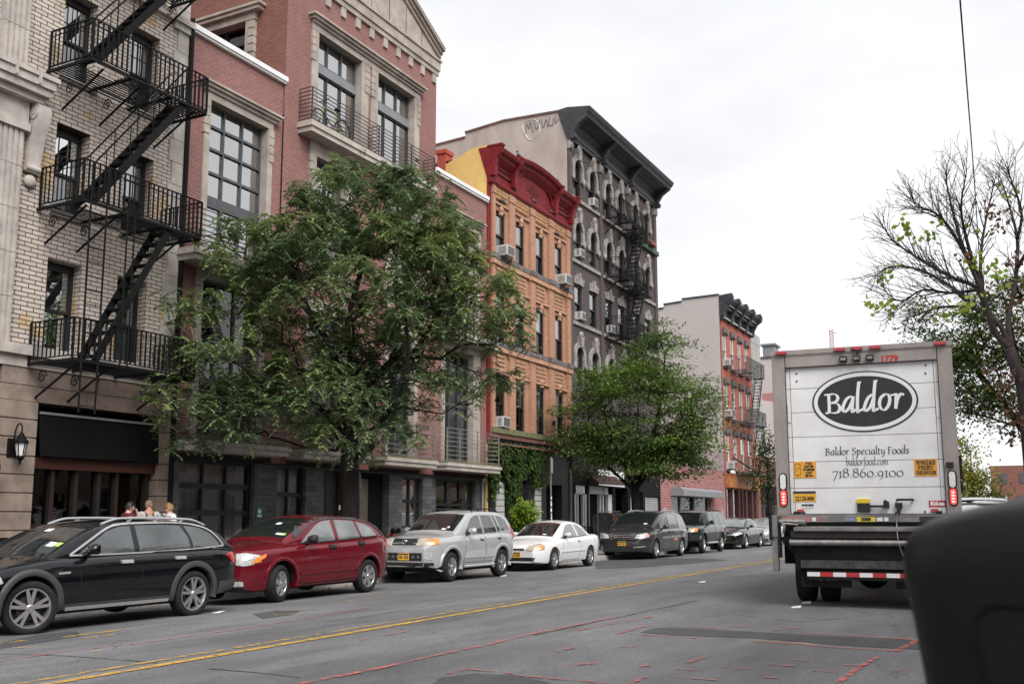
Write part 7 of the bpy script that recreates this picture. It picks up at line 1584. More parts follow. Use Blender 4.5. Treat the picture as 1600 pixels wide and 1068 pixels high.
# 4 white coupe
d = dict(W=1.695, r=.30, wb=2.62, front=.86, rear=-3.58, arch=.05, rimf=.66,
    zb=[(.86, .22), (.5, .17), (.2, .19), (-3.0, .2), (-3.58, .32)], zc=[(.86, .56), (.82, .65), (.7, .72), (.3, .82), (-.3, .92), (-1, .95), (-2.8, .98), (-3.3, .99), (-3.52, .96), (-3.58, .9)],
    belt=[(.86, .54), (.8, .62), (.6, .69), (.2, .77), (-.4, .84), (-1.4, .87), (-2.6, .92), (-3.3, .95), (-3.58, .9)],
    gw=[(-.2, .72), (-.8, .75), (-1.5, .76), (-2.4, .73), (-3.1, .62)], tumble=.4, roof=[(-.25, .90), (-.6, 1.08), (-.95, 1.26), (-1.2, 1.34), (-1.6, 1.385), (-1.95, 1.375), (-2.3, 1.31), (-2.6, 1.19), (-2.85, 1.05), (-3.0, .97)],
    glass='cglass_lt', ws=[(-.32, -.6), (-.32, .6), (-.85, .56), (-1.12, .51), (-1.12, -.51), (-.85, -.56)],
    sidewin=[[(-.7, .9), (-.95, 1.08), (-1.2, 1.24), (-1.4, 1.29), (-1.72, 1.3), (-1.82, .93)], [(-1.92, .94), (-1.82, 1.3), (-2.1, 1.26), (-2.4, 1.14), (-2.66, .98)]])
pm = paint('white_paint_car', (0.72, 0.725, 0.73), 0.0, .3)
c = Car('parked_car', 'white two door coupe with low nose', 'car', car_at(-12.4, 26.4, 1.695), d, pm)
DS = dict(n=7, w0=.05, w1=.045); c.wheel(0, DS); c.wheel(-2.62, DS); c.mirror(-.82, .92, pm, .17, .13, .17)
for pts in ([(-.58, .84), (-.56, .6), (-.46, .3)], [(-1.88, .9), (-1.86, .6), (-1.7, .28)], [(-.46, .26), (-1.7, .26)]): c.line('door_seam', K['seam'], pts, 'side', .009, .003)
c.line('window_trim', K['plastic'], [(-.62, .885), (-1.3, .9), (-2.0, .925), (-2.7, .965)], 'side', .018, .009); c.line('side_moulding', pm, [(-.45, .5), (-2.2, .52)], 'side', .04, .016)
c.handle(-1.72, .82, pm, .16)
for s_ in (1, -1):
    h = c.patch('headlamp', K['lamp_y'], [(s_ * .3, .58), (s_ * .36, .68), (s_ * .62, .74), (s_ * .78, .7), (s_ * .76, .58), (s_ * .5, .55)], 'front', .012, .06); c.patch('turn_signal', K['amber'], [(s_ * .64, .6), (s_ * .64, .7), (s_ * .76, .69), (s_ * .75, .6)], 'front', .016, .05, h)
c.trim('grille', K['plastic'], [(-.27, .57), (.27, .57), (.25, .61), (-.25, .61)], 'front', .012); c.trim('lower_intake', K['plastic'], [(-.55, .27), (.55, .27), (.6, .37), (-.6, .37)], 'front', .01); c.plate(.44, .0)
q = M(); x_ = c.hit((5, 0, .61), (-1, 0, 0))[0].x; c.stickers([('stk_w', -.42, .25, .12, .05)]); q.b.free()
# 5 dark grey minivan
d = dict(W=2.0, r=.345, wb=3.0, front=.98, rear=-4.15, arch=.05, rimf=.66,
    zb=[(.98, .26), (.6, .2), (.3, .22), (-3.6, .22), (-4.15, .34)], zc=[(.98, .66), (.95, .84), (.85, .96), (.5, 1.05), (.1, 1.14), (-.2, 1.18), (-3.8, 1.15), (-4.1, 1.1), (-4.15, 1.0)],
    belt=[(.98, .62), (.94, .8), (.7, .9), (.2, .98), (-.6, 1.03), (-1.6, 1.05), (-3.0, 1.06), (-4.15, 1.05)],
    gw=[(-.1, .84), (-.8, .9), (-1.6, .91), (-3.0, .9), (-4.15, .84)], tumble=.22, roof=[(-.12, 1.15), (-.5, 1.38), (-.85, 1.58), (-1.1, 1.66), (-1.6, 1.71), (-2.4, 1.72), (-3.2, 1.7), (-3.7, 1.63), (-3.9, 1.45), (-4.03, 1.15), (-4.06, 1.08)],
    glass='cglass_lt', ws=[(-.22, -.74), (-.22, .74), (-.75, .72), (-.98, .68), (-.98, -.68), (-.75, -.72)],
    sidewin=[[(-.75, 1.1), (-1.0, 1.33), (-1.2, 1.5), (-1.45, 1.6), (-1.6, 1.61), (-1.62, 1.1)], [(-1.74, 1.1), (-1.72, 1.62), (-2.3, 1.62), (-2.72, 1.6), (-2.76, 1.1)], [(-2.88, 1.1), (-2.86, 1.6), (-3.3, 1.57), (-3.65, 1.48), (-3.85, 1.2), (-3.8, 1.12)]])
pm = paint('dark_grey_paint', (0.05, 0.05, 0.056), .5, .28)
yf = onX(1023.8, 858, -12.45).y + .2
c = Car('parked_car', 'dark grey minivan with triple chrome bar grille', 'car', car_at(-12.45, yf, 2.0), d, pm)
DS = dict(n=5, twin=True, ta=.08, tb=.16, w0=.05, w1=.055); c.wheel(0, DS); c.wheel(-3.0, DS); c.mirror(-.85, 1.08, pm, .2, .17, .2)
for pts in ([(-.7, 1.02), (-.72, .7), (-.6, .35)], [(-1.68, 1.06), (-1.68, .6), (-1.66, .3)], [(-2.82, 1.06), (-2.8, .8), (-2.6, .5)], [(-.6, .32), (-2.5, .32)], [(-2.85, .9), (-3.9, .92)]): c.line('door_seam', K['seam'], pts, 'side', .01, .003)
c.line('window_trim', K['chrome'], [(-.7, 1.08), (-1.6, 1.085), (-2.8, 1.085), (-3.85, 1.1)], 'side', .015, .01); c.handle(-1.5, .95, pm); c.handle(-1.95, .95, pm)
for s_ in (1, -1):
    h = c.patch('headlamp', K['lamp'], [(s_ * .5, .74), (s_ * .55, .86), (s_ * .8, .92), (s_ * .92, .92), (s_ * .93, .78), (s_ * .75, .72)], 'front', .012, .07); c.patch('turn_signal', mat('pink_lens', (.6, .3, .26), .15, coat=.5), [(s_ * .8, .78), (s_ * .82, .9), (s_ * .92, .91), (s_ * .92, .8)], 'front', .015, .06, h)
for z in (.7, .77, .84): c.line('grille_bar', K['chrome'], [(-.5, z + .02), (0, z - .005), (.5, z + .02)], 'front', .022, .02)
c.trim('grille', K['plastic'], [(-.5, .66), (.5, .66), (.56, .88), (-.56, .88)], 'front', .008); c.trim('lower_intake', K['plastic'], [(-.75, .26), (.75, .26), (.7, .44), (-.7, .44)], 'front', .008); c.trim('bumper_trim', K['satin'], [(.45, .4), (.85, .44), (.85, .47), (.45, .44)], 'front', .014)
c.plate(.55); q = M(); x_ = c.hit((5, 0, .78), (-1, 0, 0))[0].x + .035
for y in (-.045, .045): q.bar((x_, y, .72), (x_, y * 1.4, .83), .018)
q.bar((x_, -.05, .775), (x_, .05, .775), .018); q.out('emblem', K['chrome'], c.root); c.rails(-1.4, -3.5, K['satin'], .66, .045, .018)
c.stickers([('stk_w', -.3, .4, .14, .06)]); c.trim('door_decal', K['amber'], [(-2.05, .62), (-2.35, .63), (-2.35, .72), (-2.05, .7)], off=.006)
# 6 dark sport utility with boxy body
d = dict(W=1.78, r=.385, wb=2.67, front=.86, rear=-3.75, arch=.07, rimf=.58,
    zb=[(.86, .5), (.5, .46), (-3.2, .46), (-3.75, .52)], zc=[(.86, .86), (.84, 1.0), (.78, 1.1), (.4, 1.16), (-.4, 1.22), (-3.6, 1.2), (-3.75, 1.15)],
    belt=[(.86, .82), (.82, .98), (.6, 1.05), (.1, 1.1), (-.5, 1.13), (-2, 1.15), (-3.75, 1.15)],
    gw=[(-.4, .78), (-1, .82), (-2, .83), (-3.75, .8)], tumble=.2, roof=[(-.45, 1.2), (-.7, 1.42), (-.98, 1.66), (-1.2, 1.73), (-1.8, 1.76), (-2.8, 1.76), (-3.4, 1.72), (-3.58, 1.6), (-3.7, 1.25), (-3.72, 1.16)],
    glass='cglass_mid', ws=[(-.52, -.68), (-.52, .68), (-.92, .66), (-1.02, .64), (-1.02, -.64), (-.92, -.66)],
    sidewin=[[(-.8, 1.2), (-.98, 1.4), (-1.16, 1.6), (-1.35, 1.66), (-1.66, 1.66), (-1.68, 1.2)], [(-1.78, 1.2), (-1.78, 1.66), (-2.5, 1.66), (-2.6, 1.2)], [(-2.72, 1.21), (-2.64, 1.66), (-3.3, 1.63), (-3.52, 1.25)]])
pm = paint('dark_teal_paint', (0.02, 0.03, 0.034), .4, .3); yf = onX(1099, 850, -12.5).y + .2
c = Car('parked_car', 'dark teal boxy sport utility with tall tyres and hazy lamps', 'car', car_at(-12.5, yf, 1.78), d, pm)
DS = dict(n=5, w0=.08, w1=.06); c.wheel(0, DS, 6); c.wheel(-2.67, DS); c.mirror(-.85, 1.22, K['plastic'], .2, .17, .2)
for x in (0, -2.67): c.arch_flare(x, pm, .08, .03)
for pts in ([(-.75, 1.1), (-.72, .8), (-.6, .55)], [(-1.72, 1.12), (-1.72, .6)], [(-2.62, 1.12), (-2.55, .9), (-2.2, .62)]): c.line('door_seam', K['seam'], pts, 'side', .01, .003)
for s_ in (1, -1):
    h = c.patch('headlamp', K['lamp_y'], [(s_ * .45, .88), (s_ * .45, 1.05), (s_ * .74, 1.05), (s_ * .74, .88)], 'front', .012, .08); c.patch('turn_signal', K['amber'], [(s_ * .68, .88), (s_ * .68, 1.05), (s_ * .78, 1.04), (s_ * .78, .9)], 'front', .016, .06, h)
c.trim('grille', K['chrome'], [(-.4, .88), (.4, .88), (.4, 1.04), (-.4, 1.04)], 'front', .01); c.trim('front_bumper', K['plastic'], [(-.8, .5), (.8, .5), (.8, .76), (-.8, .76)], 'front', .02); c.plate(.66, .0, 'stk_w')
q = M(); q.tube([(-.6, .84, .42), (-2.1, .84, .42)], .045, 8); q.out('side_step', K['satin'], c.root, smooth=40); c.rails(-1.5, -3.2, K['plastic'], .6, .06, .02)
# 7 and 8 sedans
def sedan(label, px, py, Xo, pm, gl, mul=1.0):
    d = dict(W=1.84, r=.335, wb=2.78, front=.94, rear=-3.9, arch=.05, rimf=.7,
        zb=[(.94, .24), (.5, .18), (-3.3, .2), (-3.9, .32)], zc=[(.94, .62), (.9, .74), (.75, .83), (.3, .92), (-.35, 1.0), (-3.4, 1.06), (-3.8, 1.02), (-3.9, .95)],
        belt=[(.94, .58), (.88, .7), (.6, .78), (.1, .86), (-.5, .92), (-2.0, .97), (-3.9, .97)], gw=[(-.3, .77), (-1, .81), (-2, .81), (-3.3, .7)], tumble=.36,
        roof=[(-.32, .98), (-.7, 1.18), (-1.05, 1.35), (-1.3, 1.42), (-1.8, 1.455), (-2.3, 1.43), (-2.7, 1.33), (-3.0, 1.19), (-3.25, 1.06)], glass=gl, ws=[(-.4, -.66), (-.4, .66), (-.95, .62), (-1.22, .57), (-1.22, -.57), (-.95, -.62)], wsglass='cglass_lt',
        sidewin=[[(-.8, .98), (-1.05, 1.15), (-1.35, 1.31), (-1.6, 1.36), (-1.75, 1.365), (-1.78, 1.0)], [(-1.88, 1.0), (-1.86, 1.365), (-2.3, 1.34), (-2.65, 1.22), (-2.8, 1.03)]])
    c = Car('parked_car', label, 'car', car_at(Xo, onX(px, py, Xo).y, 1.84), d, pm); DS = dict(n=5, twin=True, ta=.1, tb=.18, w0=.04, w1=.04); c.wheel(0, DS); c.wheel(-2.78, DS); c.mirror(-.9, 1.0, pm, .18, .14, .18)
    for pts in ([(-.72, .9), (-.7, .6), (-.6, .3)], [(-1.82, .96), (-1.82, .5)], [(-2.75, .98), (-2.6, .6)]): c.line('door_seam', K['seam'], pts, 'side', .01, .003)
    for s_ in (1, -1): c.patch('headlamp', K['lamp'], [(s_ * .42, .64), (s_ * .5, .74), (s_ * .82, .8), (s_ * .86, .7), (s_ * .6, .62)], 'front', .012, .08)
    c.trim('grille', K['plastic'], [(-.42, .42), (.42, .42), (.4, .68), (-.4, .68)], 'front', .01); c.trim('lower_intake', K['plastic'], [(-.7, .26), (.7, .26), (.7, .38), (-.7, .38)], 'front', .01); c.plate(.5); c.line('grille_bar', K['chrome'], [(-.42, .66), (.42, .66)], 'front', .03, .02)
    return c
sedan('black sedan parked behind the boxy sport utility', 1167, 842, -12.5, paint('black_paint', (0.012, 0.012, 0.014), .2, .2), 'cglass_mid')
sedan('pale silver sedan half hidden behind the truck', 1212, 836, -12.5, paint('pale_silver_paint', (0.42, 0.43, 0.44), .5, .3), 'cglass_lt')
# white van beyond the truck
d = dict(W=1.95, r=.34, wb=3.0, front=.95, rear=-4.1, arch=.05, rimf=.6, zb=[(.95, .28), (-4.1, .3)], zc=[(.95, .7), (.9, .95), (.5, 1.08), (-.2, 1.2), (-4.0, 1.2), (-4.1, 1.1)], belt=[(.95, .66), (.9, .9), (.3, 1.0), (-1, 1.08), (-4.1, 1.08)],
    gw=[(-.1, .84), (-1, .9), (-4.1, .88)], tumble=.2, roof=[(-.15, 1.18), (-.6, 1.45), (-.95, 1.66), (-1.3, 1.74), (-2.2, 1.78), (-3.6, 1.76), (-3.9, 1.6), (-4.05, 1.15)], glass='cglass', ws=[(-.25, -.74), (-.25, .74), (-.9, .68), (-.9, -.68)], rw=[(-3.72, -.68), (-3.72, .68), (-3.98, .72), (-3.98, -.72)], sidewin=[[(-.8, 1.15), (-1.2, 1.5), (-1.6, 1.62), (-1.6, 1.15)], [(-1.75, 1.15), (-1.75, 1.62), (-3.5, 1.6), (-3.7, 1.2)]])
c = Car('parked_van', 'white van parked beyond the truck, roof above the bin', 'van', (-1.35, 27.0, road_z(-1.5)), d, paint('white_van_paint', (0.7, 0.7, 0.71), 0, .35)); c.root.rotation_euler.z = R(90); c.root.location.y = 31.5
DS = dict(n=5, w0=.07, w1=.06); c.wheel(0, DS); c.wheel(-3.0, DS)
for s_ in (1, -1): c.patch('tail_lamp', K['redlens'], [(s_ * .72, .7), (s_ * .86, .7), (s_ * .84, 1.05), (s_ * .72, 1.05)], 'rear', .012, .08)
c.patch('rear_bumper', K['plastic'], [(-.85, .32), (.85, .32), (.85, .5), (-.85, .5)], 'rear', .02, .1); c.root['group'] = ''; del c.root['group']; c.rails(-1.5, -3.6, K['white'], .7, .05, .02)
# ------------------------------------------------------------------ delivery truck (local: x right, y forward, z up; rear face at y = 0)
TA = R(5); TU0 = -0.865                                # turned five degrees to the left
th = V((-math.sin(TA), math.cos(TA), 0)); tr_ = V((math.cos(TA), math.sin(TA), 0)); TC = 15.79
TO = tr_ * TU0 + th * TC
TR = thing('delivery_truck', 'white box truck with black oval lettered emblem on its rear door', 'truck', (TO.x, TO.y, 0.0), rot=TA)
ZG = 0.2
K['frame_dirty'] = mat('dirty_grey_frame', (0.31, 0.277, 0.26), 0.6, var=0.16, vs=2.2, bump=0.1, bs=60, stretch=(1, 1, 0.5))
K['door_white'] = mat('grimy_white_door', (0.86, 0.86, 0.88), 0.45, col2=(0.7, 0.69, 0.685), vs=2.1, detail=9)
K['box_white'] = mat('white_box_panel', (0.75, 0.75, 0.75), 0.45, var=0.08, vs=1)
K['decal_blk'] = mat('black_decal', (0.014, 0.015, 0.018), 0.5, col2=(0.028, 0.029, 0.033), vs=3)
K['decal_wht'] = mat('white_decal', (0.8, 0.8, 0.81), 0.5)
K['decal_org'] = mat('orange_decal', (0.78, 0.36, 0.04), 0.5, var=0.1, vs=6)
K['ink_blk'] = mat('black_lettering', (0.02, 0.02, 0.022), 0.5)
K['zinc'] = mat('worn_zinc_steel', (0.25, 0.24, 0.235), 0.45, metal=0.7, var=0.35, vs=5, rvar=0.15)
K['dksteel'] = mat('grimy_dark_steel', (0.014, 0.0135, 0.0135), 0.7, metal=0.0, spec=.2, var=0.45, vs=4)
W2 = 1.295; ZT = 4.06; ZF = 1.54
q = M(); q.box(-W2 + .02, W2 - .02, 0.12, 6.6, ZF, ZT - .03); q.out('cargo_box', K['box_white'], TR)
q = M(); q.box(-W2, -W2 + .2, -.03, .12, ZF - .02, ZT - .07); q.box(W2 - .2, W2, -.03, .12, ZF - .02, ZT - .07); q.box(-W2 + .2, W2 - .2, -.03, .12, 3.79, ZT - .07)
fr = q.out('rear_frame', K['frame_dirty'], TR, bev=.008)
q = M(); q.box(-W2 - .01, W2 + .01, -.05, .2, ZT - .07, ZT); q.box(-W2, W2, -.04, -.03, ZT - .09, ZT - .07); q.out('top_rail', K['frame_dirty'], fr)
q = M(); q.box(-W2 + .2, -W2 + .21, -.034, -.03, ZF, 3.98); q.box(W2 - .21, W2 - .2, -.034, -.03, ZF, 3.98); q.box(-W2 + .2, W2 - .2, -.034, -.03, 3.785, 3.795); q.out('frame_joint', K['joint'], fr)
# roll-up door
dz = [ZF + .0, 1.93, 2.33, 2.71, 3.09, 3.46, 3.79]
q = M()
for a, b in zip(dz, dz[1:]): q.box(-W2 + .2, W2 - .2, .02, .06, a + .004, b - .004)
dr = q.out('roll_door', K['door_white'], TR)
q = M()
for a in dz[1:-1]: q.box(-W2 + .2, W2 - .2, .026, .055, a - .004, a + .004)
for x in (-W2 + .265, W2 - .265): q.box(x - .003, x + .003, .017, .022, ZF, 3.79)
q.out('door_seam', K['joint'], dr)
q = M()
for x in (-W2 + .235, W2 - .235): q.box(x - .022, x + .022, .005, .02, 2.94, 3.24)
q.out('door_track', K['decal_wht'], dr)
q = M()
for x, z in ((-.93, 3.7), (-.93, 3.58), (.93, 3.72), (.92, 3.6), (-.9, 1.56), (.8, 1.57)): q.lathe([(.0, .005), (.014, .01), (.014, .02)], (x, 0, z), 'y', 10)
q.out('bolt', K['plastic'], dr)
def disc(m_, cx, cz, rx, rz, y, n=72, inner=None):
    for k in range(n):
        a, b = 2 * math.pi * k / n, 2 * math.pi * (k + 1) / n
        if inner: m_.face([(cx + rx * math.cos(a), y, cz + rz * math.sin(a)), (cx + rx * math.cos(b), y, cz + rz * math.sin(b)), (cx + inner[0] * math.cos(b), y, cz + inner[1] * math.sin(b)), (cx + inner[0] * math.cos(a), y, cz + inner[1] * math.sin(a))])
    if not inner: m_.face([(cx + rx * math.cos(2 * math.pi * k / n), y, cz + rz * math.sin(2 * math.pi * k / n)) for k in range(n)])
OX, OZ, ORX, ORZ = 0.045, 3.222, 0.757, 0.462
em = None
q = M(); disc(q, OX, OZ, ORX, ORZ, .012); em = q.out('oval_emblem', K['decal_blk'], dr)
q = M(); disc(q, OX, OZ, ORX * .967, ORZ * .955, .009, inner=(ORX * .893, ORZ * .832)); q.out('oval_ring', K['decal_wht'], em)
# pen-drawn letters: strokes of a broad nib
def pen(m_, strokes, fn, nib, ang, tmin, k=6, y0=.008, dy=-.0003):
    na = V((math.cos(ang), math.sin(ang))) * nib; y = y0
    for st in strokes:
        P_ = smooth_line([(p[0], p[1], 0) for p in st], k) if len(st) > 2 else [V((p[0], p[1], 0)) for p in st]
        Lf, Rt = [], []
        for i, p in enumerate(P_):
            d = P_[min(i + 1, len(P_) - 1)] - P_[max(i - 1, 0)]
            if d.length < 1e-6: continue
            d.normalize(); n = V((-d.y, d.x)); w = tmin + abs(n.x * na.x + n.y * na.y)
            Lf.append((p.x + n.x * w, p.y + n.y * w)); Rt.append((p.x - n.x * w, p.y - n.y * w))
        for i in range(len(Lf) - 1):
            c = [fn(*Lf[i]), fn(*Lf[i + 1]), fn(*Rt[i + 1]), fn(*Rt[i])]
            m_.face([(a, y, b) for a, b in c])
        y += dy
BIG = [[(240, 388), (243, 520), (238, 652)], [(178, 388), (215, 386), (300, 380)], [(262, 384), (325, 382), (368, 425), (348, 485), (268, 508)], [(268, 510), (355, 522), (392, 580), (365, 640), (300, 654), (250, 645), (186, 654)],
       [(582, 432), (545, 428), (485, 470), (438, 570), (438, 632), (468, 640), (525, 585), (572, 490)], [(584, 425), (562, 630), (575, 642), (612, 615)],
       [(650, 236), (706, 226)], [(676, 232), (650, 400), (637, 638), (652, 642), (714, 614)],
       [(874, 420), (842, 418), (785, 470), (738, 580), (736, 632), (765, 638), (822, 580), (866, 470)], [(882, 226), (935, 216)], [(902, 224), (874, 430), (858, 630), (872, 640), (932, 612)],
       [(1025, 415), (965, 470), (946, 560), (975, 630), (1020, 632), (1070, 570), (1090, 480), (1065, 420), (1025, 415)],
       [(1104, 436), (1185, 420)], [(1182, 412), (1164, 628)], [(1168, 590), (1195, 490), (1240, 425), (1266, 420), (1262, 445)]]
fnb = lambda x, y: (OX + (x - 737) / 737 * ORX, OZ - (y - 503) / 435 * ORZ)
q = M(); pen(q, BIG, fnb, 17, R(15), 6); q.out('emblem_lettering', K['decal_wht'], em)
# small lettering in the same hand: glyphs on a grid, x-height 10, baseline 0
def arc(cx, cy, rx, ry, a0, a1, n=9): return [(cx + rx * math.cos(R(a0 + (a1 - a0) * k / n)), cy + ry * math.sin(R(a0 + (a1 - a0) * k / n))) for k in range(n + 1)]
GL = {'B': (11, [[(2, 0), (2, 15)], [(0, 15), (5, 15), (8, 12.5), (6, 9), (2, 8.3)], [(2, 8.3), (7, 7.5), (9, 4), (6.5, .3), (0, 0)]]),
 'S': (9, [[(7.5, 13), (5, 15), (1.8, 13), (2, 9.8), (6, 7), (7.5, 3.5), (5, 0), (2, .2), (.5, 2)]]), 'F': (8.5, [[(2, 0), (2, 15)], [(.5, 15), (8, 15)], [(2, 8), (6.5, 8)], [(.5, 0), (4, 0)]]),
 'a': (8.5, [[(6.5, 9.5), (4, 10), (1, 6), (1, 1.5), (3, .3), (6, 5)], [(6.8, 10), (6.5, 1), (8, .8)]]), 'l': (4.5, [[(1, 17.5), (2.5, 18), (2, 1), (4, .8)]]), 'd': (9, [[(6.5, 9.5), (4, 10), (1, 6), (1, 1.5), (3, .3), (6, 5)], [(6, 17.5), (7.5, 18), (6.8, 1), (8.5, .8)]]),
 'o': (8.5, [arc(4, 5, 3.5, 5, 90, 450)]), 'r': (7, [[(.5, 9.5), (2, 10), (2, 0)], [(2, 5.5), (4, 9.3), (6.5, 9.6)]]), 'p': (9, [[(.5, 9.5), (2, 10), (1.8, -6)], [(2, 5), (4.5, 9.8), (7.5, 7), (6.5, 1.5), (4, 0), (2, 1)]]), 'e': (8, [[(1.2, 5), (6.5, 7), (5.5, 10), (2.5, 9), (1, 4.5), (2.5, .3), (6.5, 1.8)]]),
 'c': (7.5, [[(6.3, 8.8), (4, 10), (1.3, 7), (1.3, 2.5), (3.5, 0), (6.5, 1.8)]]), 'i': (4.5, [[(.8, 9.5), (2, 10), (1.9, 1), (3.8, .8)], [(2, 14), (2.3, 14.4)]]), 't': (6, [[(2.2, 13.5), (2, 1.5), (3.2, .2), (5.5, 1.5)], [(.3, 9.8), (5.3, 9.8)]]), 'y': (8.5, [[(.5, 9.5), (1.8, 10), (2, 3), (3.5, 1), (6.5, 4)], [(6.8, 10), (6.5, 0), (4.5, -5), (1.5, -5)]]),
 's': (7, [[(5.5, 8.8), (3.5, 10), (1.2, 8), (4, 5), (5.5, 2.5), (3.5, 0), (.8, 1.2)]]), 'b': (9, [[(.6, 17.5), (2, 18), (1.6, 2), (3.5, .1), (6.8, 2.5), (7, 7), (5, 9.8), (2, 6)]]), 'f': (6, [[(6.5, 16.8), (4.2, 17.5), (2.8, 14), (2.6, 3), (1.6, -5)], [(.5, 9.8), (5.5, 9.8)]]), '.': (4, [[(1.3, .6), (1.9, .9), (2.6, 1.2)], [(1.4, 1.3), (2.5, .4)]]), ' ': (5, []),
 'm': (13.5, [[(.5, 9.5), (2, 10), (2, 0)], [(2, 6), (4.5, 9.8), (6.3, 8.5), (6.3, 0)], [(6.3, 6), (9, 9.8), (10.8, 8.5), (10.7, 1), (12.5, .8)]]),
 '7': (9, [[(.8, 10), (8, 10), (2.5, -5.5)]]), '1': (6, [[(3, 10), (3, 0)], [(1, 10), (5, 10)], [(1, 0), (5, 0)]]), '8': (9.5, [arc(4.5, 12, 2.9, 3.4, -90, 270), arc(4.5, 4.3, 3.6, 4.3, 90, 450)]), '6': (9.5, [[(7.5, 16), (3.5, 12.5), (1.2, 6), (1.8, 1.5), (4.5, 0), (7.5, 2), (7.8, 6), (5, 9), (1.7, 6.5)]]), '0': (10, [arc(4.8, 5, 4, 5, 90, 450)]), '9': (9.5, [[(7.4, 4.5), (5, 1.5), (2, 3), (1.3, 7), (4, 10), (7, 8.8), (7.8, 4), (6, -2), (2, -6)]])}
def write(s, x, z, size, par, m, width=None, nib=.62, tmin=.28, name='lettering', y=.012):
    tot = sum(GL[c][0] for c in s); k = size / 10.0; kx = k if width is None else width / tot; q = M(); u = x - tot * kx / 2
    for ch in s:
        w, st = GL[ch]; pen(q, st, lambda a, b, u=u: (u + a * kx, z + b * k), nib, R(35), tmin, 4, y, -.0003); u += w * kx
    return q.out(name, m, par)
write('Baldor Specialty Foods', .042, 2.425, .066, dr, K['ink_blk'], 1.19)
write('baldorfood.com', .04, 2.265, .068, dr, mat('grey_lettering', (.12, .12, .125), .5), .60)
write('718.860.9100', .035, 2.085, .086, dr, K['ink_blk'], 1.02, .5, .2)
def face_m(x, z, y): return Matrix.Translation((x, y, z)) @ Matrix(((1, 0, 0, 0), (0, 0, -1, 0), (0, 1, 0, 0), (0, 0, 0, 1)))
def label_plate(name, x0, x1, z0, z1, m, lines, ink, par=None, y=.012, sx=.8, bold=.004, frac=.78, xo=0.0):
    q = M(); q.box(x0, x1, y, y + .006, z0, z1); o = q.out(name, K[m] if isinstance(m, str) else m, par or dr)
    n = len(lines); h = (z1 - z0) / (n + .35)
    for i, ln in enumerate(lines):
        if ln: text_obj(ln, K[ink] if isinstance(ink, str) else ink, o, face_m((x0 + x1) / 2 + xo, z1 - h * (i + .68), y - .0015), h * frac * 1.35, 'lettering', sx=sx, bold=bold)
    return o
s1 = label_plate('mirror_sticker', -1.03, -.70, 2.085, 2.335, 'decal_org', ['IF YOU', "CAN'T SEE", 'MY MIRRORS', "I CAN'T", 'SEE YOU'], 'ink_blk', sx=.62, xo=.06, frac=.72)
q = M(); y_ = .0105
for a, b in (((-1.01, 2.305), (-.93, 2.305)), ((-.93, 2.305), (-.93, 2.13)), ((-.93, 2.13), (-1.01, 2.13)), ((-1.01, 2.13), (-1.01, 2.305)), ((-.97, 2.13), (-.97, 2.09)), ((-1.0, 2.19), (-.94, 2.25))): q.bar((a[0], y_, a[1]), (b[0], y_, b[1]), .007, .003)
q.out('mirror_pictogram', K['ink_blk'], s1)
label_plate('warning_sticker', .69, 1.0, 2.085, 2.33, 'decal_org', ['THIS VEHICLE BACKS', 'UP FREQUENTLY.', 'PLEASE LEAVE ROOM'], 'ink_blk', sx=.34, bold=.004, frac=.85)
pl = label_plate('number_plate', -1.05, -.72, 1.725, 1.885, 'plate', ['', '22128-MM'], mat('plate_brown_ink', (.06, .03, .02), .5), sx=.68, frac=1.0, bold=.003)
q = M(); q.box(-1.05, -.72, .0085, .012, 1.85, 1.885); q.out('plate_band', K['ink'], pl)
label_plate('maker_sticker', -.935, -.755, 1.635, 1.705, 'decal_wht', ['WHITING'], 'ink_blk', sx=.9, frac=.62)
label_plate('maker_sticker', .86, 1.09, 1.64, 1.73, mat('crimson_decal', (.42, .01, .04), .5), ['Kidron'], 'decal_wht', sx=1.0, bold=.008, frac=.72)
text_obj('1779', mat('red_number', (.5, .02, .03), .5), fr, face_m(.43, 3.835, -.032), .135, 'fleet_number', bold=.006, sx=.95)
text_obj('175', K['frame_dirty'], fr, face_m(-1.2, 3.27, -.032) @ Matrix.Rotation(R(90), 4, 'Z'), .07, 'stencil')
# lamps on the frame
q = M()
for k in range(16):
    for x in (-W2 + .03, -W2 + .17, W2 - .17, W2 - .03): q.lathe([(0, -.037), (.008, -.036), (.008, -.03)], (x, 0, 1.62 + k * .15), 'y', 6)
q.out('rivets', K['frame_dirty'], fr)
for x in (-1.14, -.27, -.02, .24, 1.14):
    q = M(); q.box(x - .08, x + .08, -.09, -.045, 3.995, 4.05); q.out('marker_lamp', K['redlens'], fr, bev=.01)
for x, m_ in ((-.22, 'plastic'), (-.03, 'plastic'), (.16, 'plastic')):
    q = M(); q.box(x - .055, x + .055, -.11, -.03, 3.83, 3.915); o = q.out('work_lamp', K[m_], fr, bev=.012); q = M(); q.box(x - .038, x + .038, -.115, -.108, 3.845, 3.885); q.out('lens', K['zinc'], o)
q = M(); q.tube(smooth_line([(-.03, -.07, 3.9), (-.02, -.09, 3.98), (-.1, -.08, 4.02)], 4), .012, 6); q.out('lamp_cable', K['plastic'], fr)
K['brake_on'] = mat('glowing_red_lamp', (0.85, 0.05, 0.04), 0.2, coat=.6, emit=0.9)
K['rev'] = mat('clear_lamp', (0.75, 0.75, 0.76), 0.1, coat=.6, var=.12, vs=20)
def pill(m_, x, z, w, h, y0, y1):
    pts = [(x + w * math.cos(R(a)) , z + (h - w) * (1 if a <= 180 else -1) + w * math.sin(R(a))) for a in [*range(0, 181, 20), *range(180, 361, 20)]]
    m_.prism([(a, y0, b) for a, b in pts], (0, y1 - y0, 0))
